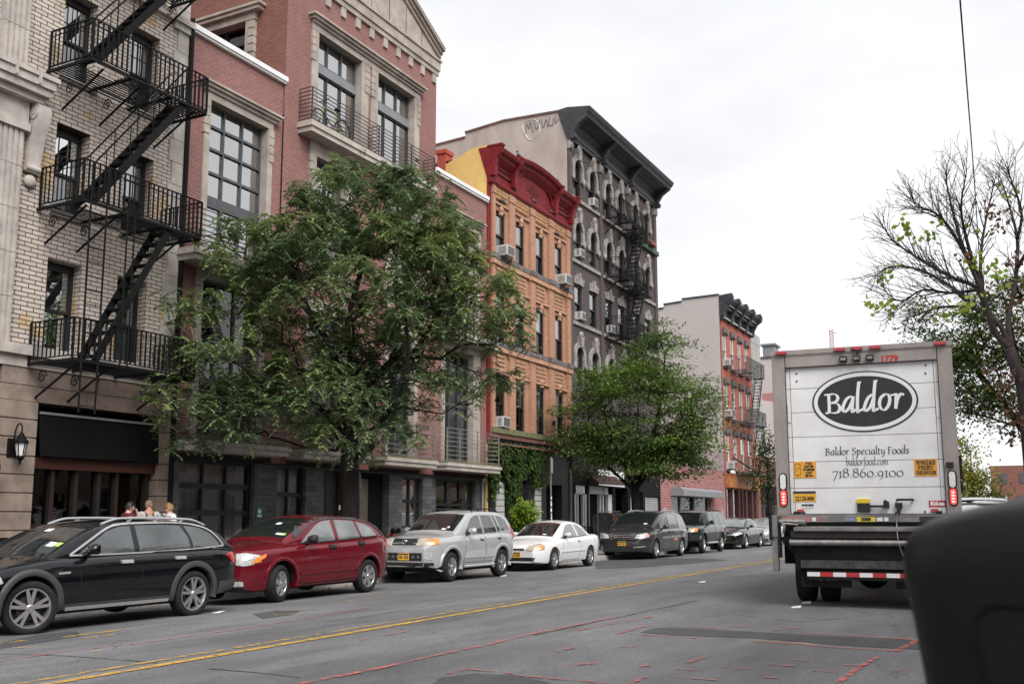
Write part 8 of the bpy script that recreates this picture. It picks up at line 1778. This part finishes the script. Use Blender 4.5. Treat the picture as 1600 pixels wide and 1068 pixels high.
for s_ in (-1, 1):
    x = s_ * 1.19
    for z, m_ in ((2.03, 'rev'), (1.785, 'brake_on')):
        q = M(); pill(q, x, z, .062, .135, -.045, -.03); o = q.out('tail_lamp', K['plastic'], fr)
        q = M(); pill(q, x, z, .042, .115, -.058, -.045); q.out('lens', K[m_], o)
        if m_ == 'brake_on':
            q = M()
            q.bar((x, -.059, z - .085), (x, -.059, z + .085), .012, .002)
            for k in range(4): q.box(x - .02, x + .02, -.0598, -.0585, z - .085 + k * .045, z - .065 + k * .045)
            q.out('lit_diodes', mat('lit_red_diode', (1.0, .35, .3), .3, emit=1.5), o)
q = M(); q.box(1.12, 1.22, -.08, -.03, 2.2, 2.28); q.out('grab_latch', K['plastic'], fr, bev=.01)
for x in (-.95, .93):
    q = M(); q.box(x - .05, x + .05, -.04, .02, 1.57, 1.61); q.out('reflector', K['redlens'], fr)
    q = M(); q.box(x + .06 * (1 if x > 0 else -1) - .04, x + .06 * (1 if x > 0 else -1) + .04, -.06, .02, 1.53, 1.58); q.out('hinge', K['plastic'], fr)
# door lock and handles
q = M(); q.box(-.13, .05, -.04, .02, 1.57, 1.7); o = q.out('door_lock', K['plastic'], dr, bev=.01)
q = M(); q.box(-.13, .05, -.03, .02, 1.7, 1.76); q.out('yellow_tag', mat('yellow_tag_paint', (.75, .55, .02), .5), o)
q = M(); q.bar((.05, -.03, 1.65), (.28, -.05, 1.65), .035); q.box(.24, .32, -.08, -.01, 1.62, 1.72); q.bar((.27, -.05, 1.7), (.27, -.05, 1.74), .05); q.lathe([(0, -.05), (.016, -.045), (.016, -.03)], (-.08, 0, 1.65), 'y', 10); q.out('lock_lever', K['plastic'], o, bev=.006)
q = M(); q.tube(smooth_line([(.43, .02, 1.745), (.44, -.05, 1.745), (.5, -.07, 1.745), (.6, -.07, 1.745), (.64, -.05, 1.745), (.65, .02, 1.745)], 4), .016, 8); q.out('grab_handle', K['plastic'], dr, smooth=1)
q = M(); q.box(.40, .5, -.05, .02, 1.63, 1.7); q.box(.42, .47, -.09, .0, 1.55, 1.65); q.bar((.44, -.07, 1.56), (.41, -.06, 1.53), .05); q.out('rope_cleat', K['plastic'], dr, bev=.008)
q = M(); q.tube(smooth_line([(.43, -.1, 1.55), (.42, -.45, 1.4), (.43, -.58, 1.18), (.47, -.6, 1.0), (.53, -.6, .86), (.5, -.6, .72), (.56, -.6, .5), (.55, -.6, .38)], 6), .008, 6); q.ball((.55, -.6, .36), .018, 8, 6); q.out('pull_cord', K['zinc'], dr, smooth=1)
# sill, lift gate, bumper
q = M(); q.box(-W2 - .01, W2 + .01, -.06, .15, 1.5, 1.535); s_ = q.out('rear_sill', K['zinc'], TR); q = M(); q.box(-.8, .72, -.1, -.06, 1.425, 1.495); q.out('sill_plate', K['zinc'], s_)
label_plate('lift_maker_sticker', -.14, .12, 1.427, 1.493, mat('yellow_decal', (.72, .6, .05), .5), ['MAXON'], 'ink_blk', s_, y=-.106, sx=.74, bold=.008, frac=.7)
for x0, x1, m_ in ((-.3, -.16, mat('blue_grey_decal', (.25, .26, .42), .5)), (.14, .22, K['decal_wht']), (.24, .3, K['decal_wht']), (-.78, -.72, K['decal_wht']), (-.68, -.62, mat('red_grey_decal', (.4, .15, .15), .5))): q = M(); q.box(x0, x1, -.106, -.1, 1.432, 1.488); q.out('instruction_sticker', m_, s_)
q = M(); q.box(-W2 - .06, -W2 + .06, -.5, -.1, 1.2, 1.52); q.box(-W2 - .035, -W2 + .055, -.46, -.36, .70, 1.22); g1 = q.out('lift_post', K['zinc'], TR, bev=.008)
q = M(); q.box(-W2 - .065, -W2 - .02, -.51, -.3, 1.15, 1.53); q.box(-W2 + .06, -W2 + .09, -.5, -.3, .9, 1.2); q.out('post_side', K['dksteel'], g1)
q = M(); q.box(W2 - .06, W2 + .06, -.5, -.1, 1.2, 1.52); q.box(W2 - .055, W2 + .035, -.46, -.36, .70, 1.22); q.out('lift_post', K['zinc'], TR, bev=.008)
q = M(); q.lathe([(0.0, -1.2), (.05, -1.2), (.05, -.86), (.03, -.84), (.0, -.84)], (0, -.3, 1.42), 'x', 14); q.lathe([(.045, -1.22), (.045, -1.1)], (0, -.38, 1.42), 'x', 14)
for z in (1.44, 1.4): q.tube([(-1.15, -.44, z), (-.95, -.44, z - .02)], .016, 6)
q.tube(smooth_line([(-1.2, -.42, 1.43), (-1.14, -.46, 1.36), (-1.16, -.44, 1.26)], 4), .02, 6); q.out('lift_motor', K['zinc'], TR, smooth=40)
q = M(); q.prism([(-1.0, -.55, 1.345), (-1.0, -.12, 1.36), (-1.0, -.12, 1.3), (-1.0, -.55, 1.29)], (2.1, 0, 0)); q.out('folded_platform', K['zinc'], TR, bev=.006)
q = M(); q.box(-1.2, 1.25, -.1, .1, .8, 1.42); q.out('rear_cross_member', K['black'], TR)
q = M(); q.box(-1.05, 1.1, -.5, -.15, 1.19, 1.285); q.out('platform_hinge', mat('rusty_brown_steel', (.028, .02, .018), .6, var=.4, vs=4), TR)
q = M(); q.lathe([(.045, -1.06), (.045, 1.1)], (0, -.56, 1.125), 'x', 18); q.out('torsion_bar', K['zinc'], TR, smooth=40)
q = M(); q.prism([(-1.02, -.5, 1.08), (-.98, -.5, .75), (-.8, -.4, .6), (.9, -.4, .6), (1.0, -.5, .75), (1.05, -.5, 1.08)], (0, .35, 0)); q.prism([(-1.25, -.3, 1.2), (-1.05, -.3, 1.2), (-.75, -.3, .62), (-.8, -.3, .5), (-.9, -.3, .5), (-.98, -.3, .85)], (0, .15, 0)); q.out('underframe', K['dksteel'], TR)
q = M()
for k in range(46): x = -.9 + k * .04; q.box(x, x + .022, -.52, -.49, .775, .865) if abs(x + .1) > .06 else None
q.box(-.92, .95, -.515, -.5, .76, .875); q.out('ribbed_panel', mat('scuffed_ribbed_steel', (.06, .058, .056), .7, var=.5, vs=8), TR)
q = M(); q.box(-.84, .98, -.56, -.5, .6, .72); bp = q.out('under_bumper', K['dksteel'], TR)
for k in range(10):
    q = M(); x = -.83 + k * .18; q.box(x, x + .178, -.566, -.56, .645, .705); q.out('reflective_tape', K['decal_wht'] if k % 2 == 0 else mat('red_reflective_tape', (.5, .03, .03), .4), bp)
for x in (-.62, .72):                                   # mud flaps
    q = M(); q.box(x - .36, x + .36, -.02, .0, .46, .78); q.box(x - .36, x + .36, -.35, .0, .76, .78); f_ = q.out('mud_flap', K['plastic'], TR)
    text_obj('milesautogroup.com' if x < 0 else '', K['decal_wht'], f_, face_m(x - .07, .585, -.025), .07, 'flap_lettering', sx=.85) if x < 0 else None
for x in (-.98, -.63, .63, .98):                         # twin rear wheels
    for y in (.78,):
        q = M(); q.lathe([(.24, -.12), (.34, -.14), (.43, -.13), (.455, -.1), (.455, .1), (.43, .13), (.34, .14), (.24, .12)], (x, y + .0, ZG + .452), 'x', 32); q.out('wheel', K['tyre'], TR, smooth=40)
for x in (-1.0, 1.0):
    q = M(); q.lathe([(.24, -.12), (.34, -.14), (.45, -.1), (.45, .1), (.34, .14), (.24, .12)], (x, 7.3, ZG + .452), 'x', 28); q.out('wheel', K['tyre'], TR, smooth=40)
q = M(); q.bar((-1.0, .78, .65), (1.0, .78, .65), .18); q.ball((0, .78, .65), .25, 12, 8); q.box(-.45, -.35, 0, 8, .9, 1.2); q.box(.35, .45, 0, 8, .9, 1.2); q.out('axle', K['dksteel'], TR)
q = M(); q.prism([(-1.15, 6.7, .6), (-1.15, 6.7, 2.8), (-1.15, 7.4, 2.8), (-1.15, 8.0, 1.9), (-1.15, 8.6, 1.75), (-1.15, 8.7, .6)], (2.3, 0, 0)); q.out('cab', K['box_white'], TR, bev=.05)
for s_ in (-1, 1):
    q = M(); q.box(s_ * 1.42 - .13, s_ * 1.42 + .13, 7.2, 7.3, 2.28, 2.78); q.box(s_ * 1.42 - .12, s_ * 1.42 + .12, 7.2, 7.3, 2.03, 2.25); q.tube(smooth_line([(s_ * 1.1, 7.4, 2.8), (s_ * 1.38, 7.3, 2.9), (s_ * 1.44, 7.26, 2.78)], 4), .02, 6); q.bar((s_ * 1.1, 7.4, 2.0), (s_ * 1.5, 7.15, 2.12), .03); q.out('side_mirror', K['plastic'], TR, bev=.02)
# ------------------------------------------------------------------ people on the pavement
def body(name, label, loc, rot, skin, joints, edges, clothes, hair, head, extras=None):
    t = thing(name, label, 'person', loc, 'people talking on the pavement', rot=rot)
    def skinned(nm, m, js, es, root, lv=2):
        me = bpy.data.meshes.new(nm); names = list(js); me.from_pydata([js[k][0] for k in names], [(names.index(a), names.index(b)) for a, b in es], []); o = bpy.data.objects.new(nm, me); C.objects.link(o); o.parent = t; ORG[o.name] = V()
        md = o.modifiers.new('skin', 'SKIN'); md.use_smooth_shade = True
        for i, k in enumerate(names):
            r = js[k][1]; sv = me.skin_vertices[0].data[i]; sv.radius = r if isinstance(r, tuple) else (r, r); sv.use_root = (k == root)
        sb = o.modifiers.new('s', 'SUBSURF'); sb.levels = lv; sb.render_levels = lv; bpy.context.view_layer.update(); baked(o); o.data.materials.clear(); o.data.materials.append(m)
        for p in o.data.polygons: p.use_smooth = True
        return o
    bo = skinned('body', skin, joints, edges, 'pelvis')
    for nm, m, js, es, rt in clothes: skinned(nm, m, js, es, rt)
    # head: shaped ball with brow, nose, chin, ears
    c, yaw, tilt = head; q = M(); b = q.b; bmesh.ops.create_uvsphere(b, u_segments=28, v_segments=20, radius=1)
    for v in b.verts:
        x, y, z = v.co
        fx = .098 * x; fy = .074 * y; fz = .118 * z
        if z < 0: k = 1 - .38 * (-z) ** 1.5; fy *= k; fx *= 1 - .22 * (-z) ** 2; fx += .012 * (-z) if x > 0 else 0
        if x > .55: fx += .012 * max(0, 1 - abs(z + .02) / .5) * max(0, 1 - abs(y) / .3) * 1.9 + (.006 * math.exp(-((z + .52) / .13) ** 2)) - .008 * math.exp(-((z - .12) / .12) ** 2) * math.exp(-((abs(y) - .36) / .16) ** 2)
        v.co = V((fx, fy, fz))
    for s_ in (1, -1):
        mtx = Matrix.Translation((-.008, s_ * .076, -.005)) @ Matrix.Diagonal((.02, .012, .032, 1)); bmesh.ops.create_uvsphere(b, u_segments=10, v_segments=8, radius=1, matrix=mtx)
    mt = Matrix.Translation(c) @ Matrix.Scale(.9, 4) @ Matrix.Rotation(yaw, 4, 'Z') @ Matrix.Rotation(tilt, 4, 'Y')
    hd = q.out('head', skin, t, smooth=1, xf=mt)
    q = M()
    for s_ in (1, -1): q.ball((.083, s_ * .03, .014), .012, 8, 6)
    q.out('eye', mat('eye_dark', (.03, .02, .02), .2), hd, xf=mt)
    q = M(); q.box(.088, .1, -.024, .024, -.066, -.058); q.out('mouth', mat('lip', (.3, .1, .09), .5), hd, xf=mt)
    if hair:
        m, cut, lift, n = hair; rr = random.Random(4); vs, fs = [], []
        q = M(); b = q.b; bmesh.ops.create_uvsphere(b, u_segments=26, v_segments=18, radius=1)
        for v in b.verts:
            x, y, z = v.co; nz = 1 + .05 * mnoise.noise(V((x * 4, y * 4, z * 4))); v.co = V((.098 * x * (1.06 + lift) * nz - .006, .074 * y * (1.12 + lift) * nz, .118 * z * (1.05 + lift) * nz + .004))
        bmesh.ops.delete(b, geom=[v for v in b.verts if v.co.z < cut(v.co.x, v.co.y)], context='VERTS')
        h_ = q.out('hair', m, t, smooth=1, xf=mt)
        q = M()
        for _ in range(n):
            a, e = rr.uniform(0, 6.28), rr.uniform(0.1, 1.5); p = V((.1 * math.cos(a) * math.cos(e), .08 * math.sin(a) * math.cos(e), .122 * math.sin(e)))
            if p.z < cut(p.x, p.y): continue
            q.tube([p * .98, p * 1.08 + V((rr.uniform(-.01, .02), rr.uniform(-.01, .01), .012)), p * 1.13 + V((rr.uniform(-.02, .03), rr.uniform(-.02, .02), .002))], [.006, .005, .001], 4)
        q.out('hair_strand', m, h_, xf=mt, smooth=1)
    if extras: extras(t, skinned, mt)
    return t
def human(h=1.75, rel=(1, 1), arms=None):
    k = h / 1.75; J_ = {'pelvis': ((0, 0, .95 * k), (.13, .10)), 'waist': ((0, 0, 1.08 * k), (.125, .095)), 'chest': ((0, 0, 1.28 * k), (.15, .11)), 'neckb': ((0.0, 0, 1.46 * k), (.075, .07)), 'neck': ((.012, 0, 1.51 * k), .052), 'head': ((.02, 0, 1.6 * k), .06)}
    E_ = [('pelvis', 'waist'), ('waist', 'chest'), ('chest', 'neckb'), ('neckb', 'neck'), ('neck', 'head')]
    for s_, n in ((1, 'l'), (-1, 'r')):
        J_.update({n + 'hip': ((0, .09 * s_, .88 * k), .095), n + 'knee': ((.03, .1 * s_, .5 * k), .06), n + 'ank': ((-.02, .1 * s_, .1 * k), .042), n + 'toe': ((.13, .12 * s_, .05 * k), .04)})
        E_ += [('pelvis', n + 'hip'), (n + 'hip', n + 'knee'), (n + 'knee', n + 'ank'), (n + 'ank', n + 'toe')]
        sh, el, wr, ha = (arms or {}).get(n, ((0, .19 * s_, 1.4 * k), (-.03, .25 * s_, 1.12 * k), (.06, .25 * s_, .88 * k), (.09, .25 * s_, .79 * k)))
        J_.update({n + 'sh': (sh, .062), n + 'el': (el, .046), n + 'wr': (wr, .031), n + 'ha': (ha, (.036, .02))})
        E_ += [('chest', n + 'sh'), (n + 'sh', n + 'el'), (n + 'el', n + 'wr'), (n + 'wr', n + 'ha')]
        d = (V(ha) - V(wr)).normalized(); sd = d.cross(V((1, 0, 0))) if abs(d.x) < .9 else d.cross(V((0, 0, 1))); sd.normalize()
        for i in range(4):
            b = V(ha) + d * .035 + sd * (.026 - i * .0175); ln = (.07, .08, .075, .055)[i]; cu = V((.6, -.3 * s_, 0)) * .03
            J_[n + 'f%d' % i] = (tuple(b), .0085); J_[n + 'g%d' % i] = (tuple(b + d * ln * .5 + cu * .4), .008); J_[n + 'h%d' % i] = (tuple(b + d * ln * .9 + cu), .006); E_ += [(n + 'ha', n + 'f%d' % i), (n + 'f%d' % i, n + 'g%d' % i), (n + 'g%d' % i, n + 'h%d' % i)]
        b = V(ha) + sd * .035 - d * .01; J_[n + 't0'] = (tuple(b), .01); J_[n + 't1'] = (tuple(b + sd * .02 + d * .03), .009); E_ += [(n + 'ha', n + 't0'), (n + 't0', n + 't1')]
    return J_, E_
def shirt(J_, sleeve=1.0, grow=.016):
    ks = ['pelvis', 'waist', 'chest', 'neckb', 'lsh', 'rsh']; js = {}
    for k in ks: p, r = J_[k]; r = r if isinstance(r, tuple) else (r, r); js[k] = (p, (r[0] + grow, r[1] + grow))
    js['neckb'] = ((J_['neckb'][0][0], 0, J_['neckb'][0][2] - .015), (.085, .08)); es = [('pelvis', 'waist'), ('waist', 'chest'), ('chest', 'neckb'), ('chest', 'lsh'), ('chest', 'rsh')]
    for n in 'lr':
        a, b = V(J_[n + 'sh'][0]), V(J_[n + 'el'][0]); js[n + 'e'] = (tuple(a.lerp(b, min(1, sleeve))), .046 + grow); es.append((n + 'sh', n + 'e'))
        if sleeve > 1: c = b.lerp(V(J_[n + 'wr'][0]), sleeve - 1); js[n + 'w'] = (tuple(c), .032 + grow); es.append((n + 'e', n + 'w'))
    return js, es
def trousers(J_, grow=.014):
    js = {'pelvis': (J_['pelvis'][0], (.145, .115))}; es = []
    for n in 'lr':
        for k, r in (('hip', .11), ('knee', .078), ('ank', .06)): js[n + k] = (J_[n + k][0], r)
        es += [('pelvis', n + 'hip'), (n + 'hip', n + 'knee'), (n + 'knee', n + 'ank')]
    return js, es
def straps(t, c1, c2, k=1.0, back=-1):
    for y, m in ((.07, c1), (-.075, c2)):
        q = M(); q.tube(smooth_line([(back * .115, y * 1.25, .98 * k), (back * .135, y * 1.15, 1.12 * k), (back * .15, y, 1.28 * k), (back * .12, y * .95, 1.4 * k), (0, y, 1.475 * k), (-back * .1, y, 1.4 * k), (-back * .14, y, 1.28 * k), (-back * .12, y * 1.2, 1.0 * k)], 4), .019, 6); q.out('strap', m, t, smooth=1)
sk1 = mat('tanned_skin', (.36, .19, .13), .55, var=.08, vs=20); sk2 = mat('fair_skin', (.46, .27, .2), .55, var=.08, vs=20)
denim = mat('dark_denim', (.03, .035, .06), .8, var=.2, vs=8)
PX = lambda px, py, X: onX(px, py, X)
# bald man seen from behind, braces over a grey shirt
J_, E_ = human(1.84); s_, se = shirt(J_, .9); tr, te = trousers(J_)
p = PX(233, 792, -16.5)
body('person', 'bald person in grey shirt with two dark braces, seen from behind', (p.x, p.y, .11), R(150), sk1, J_, E_, [('shirt', mat('heather_grey_cloth', (.33, .34, .35), .85, var=.1, vs=20), s_, se, 'pelvis'), ('trousers', denim, tr, te, 'pelvis')], (mat('stubble', (.17, .11, .085), .8), lambda x, y: .0 + .25 * max(0, x) - (.03 if x < 0 else 0), -.045, 0), ((.02, 0, 1.645), R(-52), R(8)),
     lambda t, sk, mt: straps(t, mat('navy_strap', (.02, .03, .09), .7), mat('maroon_strap', (.13, .02, .02), .7), 1.017))
# dark haired person, maroon jumper, hand raised to the mouth
arms = {'r': ((0, -.19, 1.42), (.1, -.24, 1.2), (.2, -.09, 1.42), (.175, -.03, 1.49))}
J_, E_ = human(1.78, arms=arms); s_, se = shirt(J_, 1.92, .02); tr, te = trousers(J_)
p = PX(201, 792, -16.5)
def collar(t, sk, mt):
    q = M(); q.tube([(.012 + .07 * math.cos(k * .524), .068 * math.sin(k * .524), 1.425 + .012 * math.cos(k * .524)) for k in range(12)], .017, 6, closed=True); q.out('collar', mat('white_collar', (.65, .62, .62), .8), t, smooth=1)
body('person', 'dark haired person in maroon jumper raising a hand to the mouth', (p.x, p.y, .11), R(70), sk2, J_, E_, [('jumper', mat('maroon_wool', (.10, .008, .018), .9, var=.2, vs=30), s_, se, 'pelvis'), ('trousers', denim, tr, te, 'pelvis')], (mat('black_hair', (.012, .010, .010), .5, spec=.4), lambda x, y: (.035 if x > .035 else -.06 if x < .0 else -.02), .06, 160), ((.03, 0, 1.59), R(-8), R(6)), collar)
# fair haired person with dark glasses, white shirt
J_, E_ = human(1.76); s_, se = shirt(J_, .8, .022); tr, te = trousers(J_)
p = PX(266, 792, -16.4)
def shades(t, sk, mt):
    q = M()
    for y in (-.032, .032): q.ball((.094, y, .014), .027, 10, 8, (.35, 1, .75))
    q.bar((.1, -.02, .02), (.1, .02, .02), .008)
    for y in (-.07, .07): q.bar((.09, y * .85, .018), (-.01, y * 1.1, .016), .008)
    q.out('sunglasses', mat('dark_lens', (.01, .008, .01), .1), t, xf=mt, smooth=1)
body('person', 'fair haired person in white shirt and dark glasses', (p.x, p.y, .11), R(-115), sk2, J_, E_, [('shirt', mat('white_cotton', (.62, .63, .66), .85, var=.06, vs=10), s_, se, 'pelvis'), ('trousers', denim, tr, te, 'pelvis')], (mat('sandy_hair', (.27, .155, .06), .6, var=.3, vs=40), lambda x, y: (.05 if x > .06 else -.0 if x > 0 else -.055), .05, 240), ((.03, 0, 1.575), R(-12), R(8)), shades)
# ------------------------------------------------------------------ street furniture
t = thing('sign_pole', 'grey street sign pole with stickers seen edge on', 'sign pole', onX(861, 800, -14.65).xy.to_3d())
p = onX(861, 800, -14.65); q = M(); q.tube([(p.x, p.y, .1), (p.x, p.y, 3.55)], .03, 10); q.out('pole', mat('galvanised_pole', (.14, .165, .17), .5, metal=.3, var=.2, vs=6), t, smooth=40)
q = M(); q.box(p.x - .16, p.x + .16, p.y - .045, p.y - .035, 3.0, 3.5); q.out('sign_plate', K['shutter'], t, xf=Matrix.Translation((p.x, p.y, 0)) @ Matrix.Rotation(R(104), 4, 'Z') @ Matrix.Translation((-p.x, -p.y, 0)))
rr = random.Random(2)
for k in range(9): q = M(); z = 1.2 + k * .11 + rr.uniform(0, .05); q.lathe([(.0335, z), (.0335, z + rr.uniform(.04, .09))], (p.x, p.y, 0), 'z', 10, a0=rr.uniform(-2.5, -.5), a1=rr.uniform(.3, 1.4)); q.out('sticker', K['stk_w'], t)
t = thing('clothes_rack', 'clothes rack of coloured garments before the white shopfront', 'clothes rack', (-16.6, 40.3, .1))
q = M(); y0, y1 = 39.6, 42.2
for y in (y0, y1): q.tube([(-16.6, y, .1), (-16.6, y, 1.75)], .018, 6); q.bar((-16.85, y, .13), (-16.35, y, .13), .03)
q.tube([(-16.6, y0, 1.75), (-16.6, y1, 1.75)], .018, 6); q.out('rail', K['zinc'], t)
cols = [(.03, .03, .035), (.035, .035, .04), (.04, .04, .045), (.03, .03, .03), (.05, .05, .055), (.03, .03, .035), (.25, .2, .2), (.45, .12, .02), (.55, .2, .03), (.08, .14, .32), (.06, .1, .28), (.5, .5, .5), (.03, .03, .03), (.25, .05, .05)]
for k, cc in enumerate(cols):
    y = y0 + .12 + k * (y1 - y0 - .24) / (len(cols) - 1); q = M(); n = 8
    pr = [(-.03, 1.7), (.03, 1.7), (.24, 1.58), (.3, 1.3), (.24, .85), (-.24, .85), (-.3, 1.3), (-.24, 1.58)]
    q.prism([(-16.6 + a, y - .05 + .02 * math.sin(a * 9 + k), b) for a, b in pr], (0, .09, 0)); g = q.out('garment', mat('garment_cloth', cc, .9, var=.25, vs=6), bev=.02)
    nm = {6: 'mauve', 7: 'rust', 8: 'orange', 9: 'blue', 10: 'navy blue', 11: 'white', 13: 'dark red'}.get(k)
    if nm: tag(g, nm + ' garment hanging on the clothes rack', 'garment', 'garments on the rack')
    else: tag(g, 'black or charcoal garment hanging on the clothes rack', 'garment', 'garments on the rack')
t = thing('iron_fence', 'low black iron fence before the white shopfront', 'fence', (-17.3, 38.5, .1)); q = M(); rail_panel(q, (-17.3, 37.2, .1), (-17.3, 41.5, .1), 1.0, .14, 'v', .012); q.out('railing', K['iron'], t)
# overhead wire
q = M(); A_ = S3(1496, -60, 12); B_ = S3(1511, 130, 17); Cc = S3(1524, 300, 24); Dd = S3(1538, 520, 33)
q.tube(smooth_line([A_, B_, Cc, Dd], 12), .011, 6); tag(q.out('overhead_wire', K['black'], smooth=1), 'thin dark overhead wire running down into the bare tree', 'wire')
# dark plastic bin close to the camera
def near(px, py, d): r = ray(px, py); return V((0, 0, CAM_H)) + r * d / r.dot(_fw)
DN = 1.5; a0 = near(1388, 850, DN); a1 = near(1437, 1068, DN)
uu = V((math.cos(R(-4)), math.sin(R(-4)), 0)); vv = V((-uu.y, uu.x, 0))
t = thing('plastic_bin', 'large dark grey plastic bin with panel coloured darker as if recessed, out of focus', 'bin', (a0.x + .6, a0.y + .4, .19))
ztop = a0.z + .0; slope = (a1 - a0).dot(uu) / (a0.z - a1.z)
K['bin'] = mat('dark_grey_bin_plastic', (0.0085, 0.0088, 0.0105), .45, spec=.17, var=.12, vs=6, bump=.08, bs=140)
def bp_(u, v, z): q_ = a0 + uu * u + vv * v; return V((q_.x, q_.y, z))
q = M(); WB = 1.35; DB = .75; rc = .055
rings = []
lev = [(.26, .30), (.30, .27)] + [(z, slope * (ztop - z)) for z in (.5, .8, 1.1, ztop - .12)] + [(ztop - .05, 0.004), (ztop - .02, .004), (ztop + .005, .010), (ztop + .024, .024), (ztop + .036, .05), (ztop + .045, .09), (ztop + .062, .2), (ztop + .085, .35), (ztop + .10, .5)]
for z, ins in lev:
    u0, u1, v0, v1 = ins, WB - ins, min(ins, .3) * .6, DB - min(ins, .3) * .6; ring = []
    r_ = min(.09, (u1 - u0) * .3, (v1 - v0) * .3)
    for cx, cy, a in ((u0 + r_, v0 + r_, 180), (u1 - r_, v0 + r_, 270), (u1 - r_, v1 - r_, 0), (u0 + r_, v1 - r_, 90)):
        for k in range(7): an = R(a + k * 15); ring.append(q.b.verts.new(bp_(cx + r_ * math.cos(an), cy + r_ * math.sin(an), z)))
    rings.append(ring)
for A_, B_ in zip(rings, rings[1:]):
    n = len(A_)
    for k in range(n): q.b.faces.new([A_[k], A_[(k + 1) % n], B_[(k + 1) % n], B_[k]])
q.b.faces.new(rings[0][::-1]); q.b.faces.new(rings[-1])
for v_ in q.b.verts:
    if v_.co.z > ztop - .06: v_.co.z += min(.12, max(0, (v_.co - a0).dot(uu) - .03) * .1)
q.out('bin_body', K['bin'], t, smooth=50)
q = M(); zt, zb = ztop - .085, ztop - .75
def fr_(u, z): return bp_(u, slope * (ztop - z) * .6 - .006, z)
out_, inn_ = [], []
for (cu, cz, a) in ((.14, zt - .03, 90), (1.2, zt - .03, 0), (1.14, zb + .03, 270), (.24, zb + .03, 180)):
    for k in range(5):
        an = R(a + (90 - 22.5 * k if False else 22.5 * (4 - k))); out_.append((cu + .03 * math.cos(an), cz + .03 * math.sin(an)))
for f in (0,):
    O_ = [fr_(u, z) for u, z in out_]; I_ = [fr_(.67 + (u - .67) * .985, (zt + zb) / 2 + (z - (zt + zb) / 2) * .985) for u, z in out_]
    n = len(O_)
    for k in range(n): q.face([O_[k], O_[(k + 1) % n], I_[(k + 1) % n] + vv * .004, I_[k] + vv * .004])
    q.face([p + vv * .004 for p in I_])
q.out('painted_recess', mat('bin_panel_shade', (0.007, 0.0072, 0.008), .6, spec=.25), t)  # flat sheet, coloured darker for the shade of a sunken panel
for u in (.2, 1.15):
    q = M(); c = bp_(u, .2, .26); q.lathe([(.0, -.03), (.07, -.03), (.07, .03), (0, .03)], c, 'x', 16); q.out('wheel', K['tyre'], t, smooth=40)
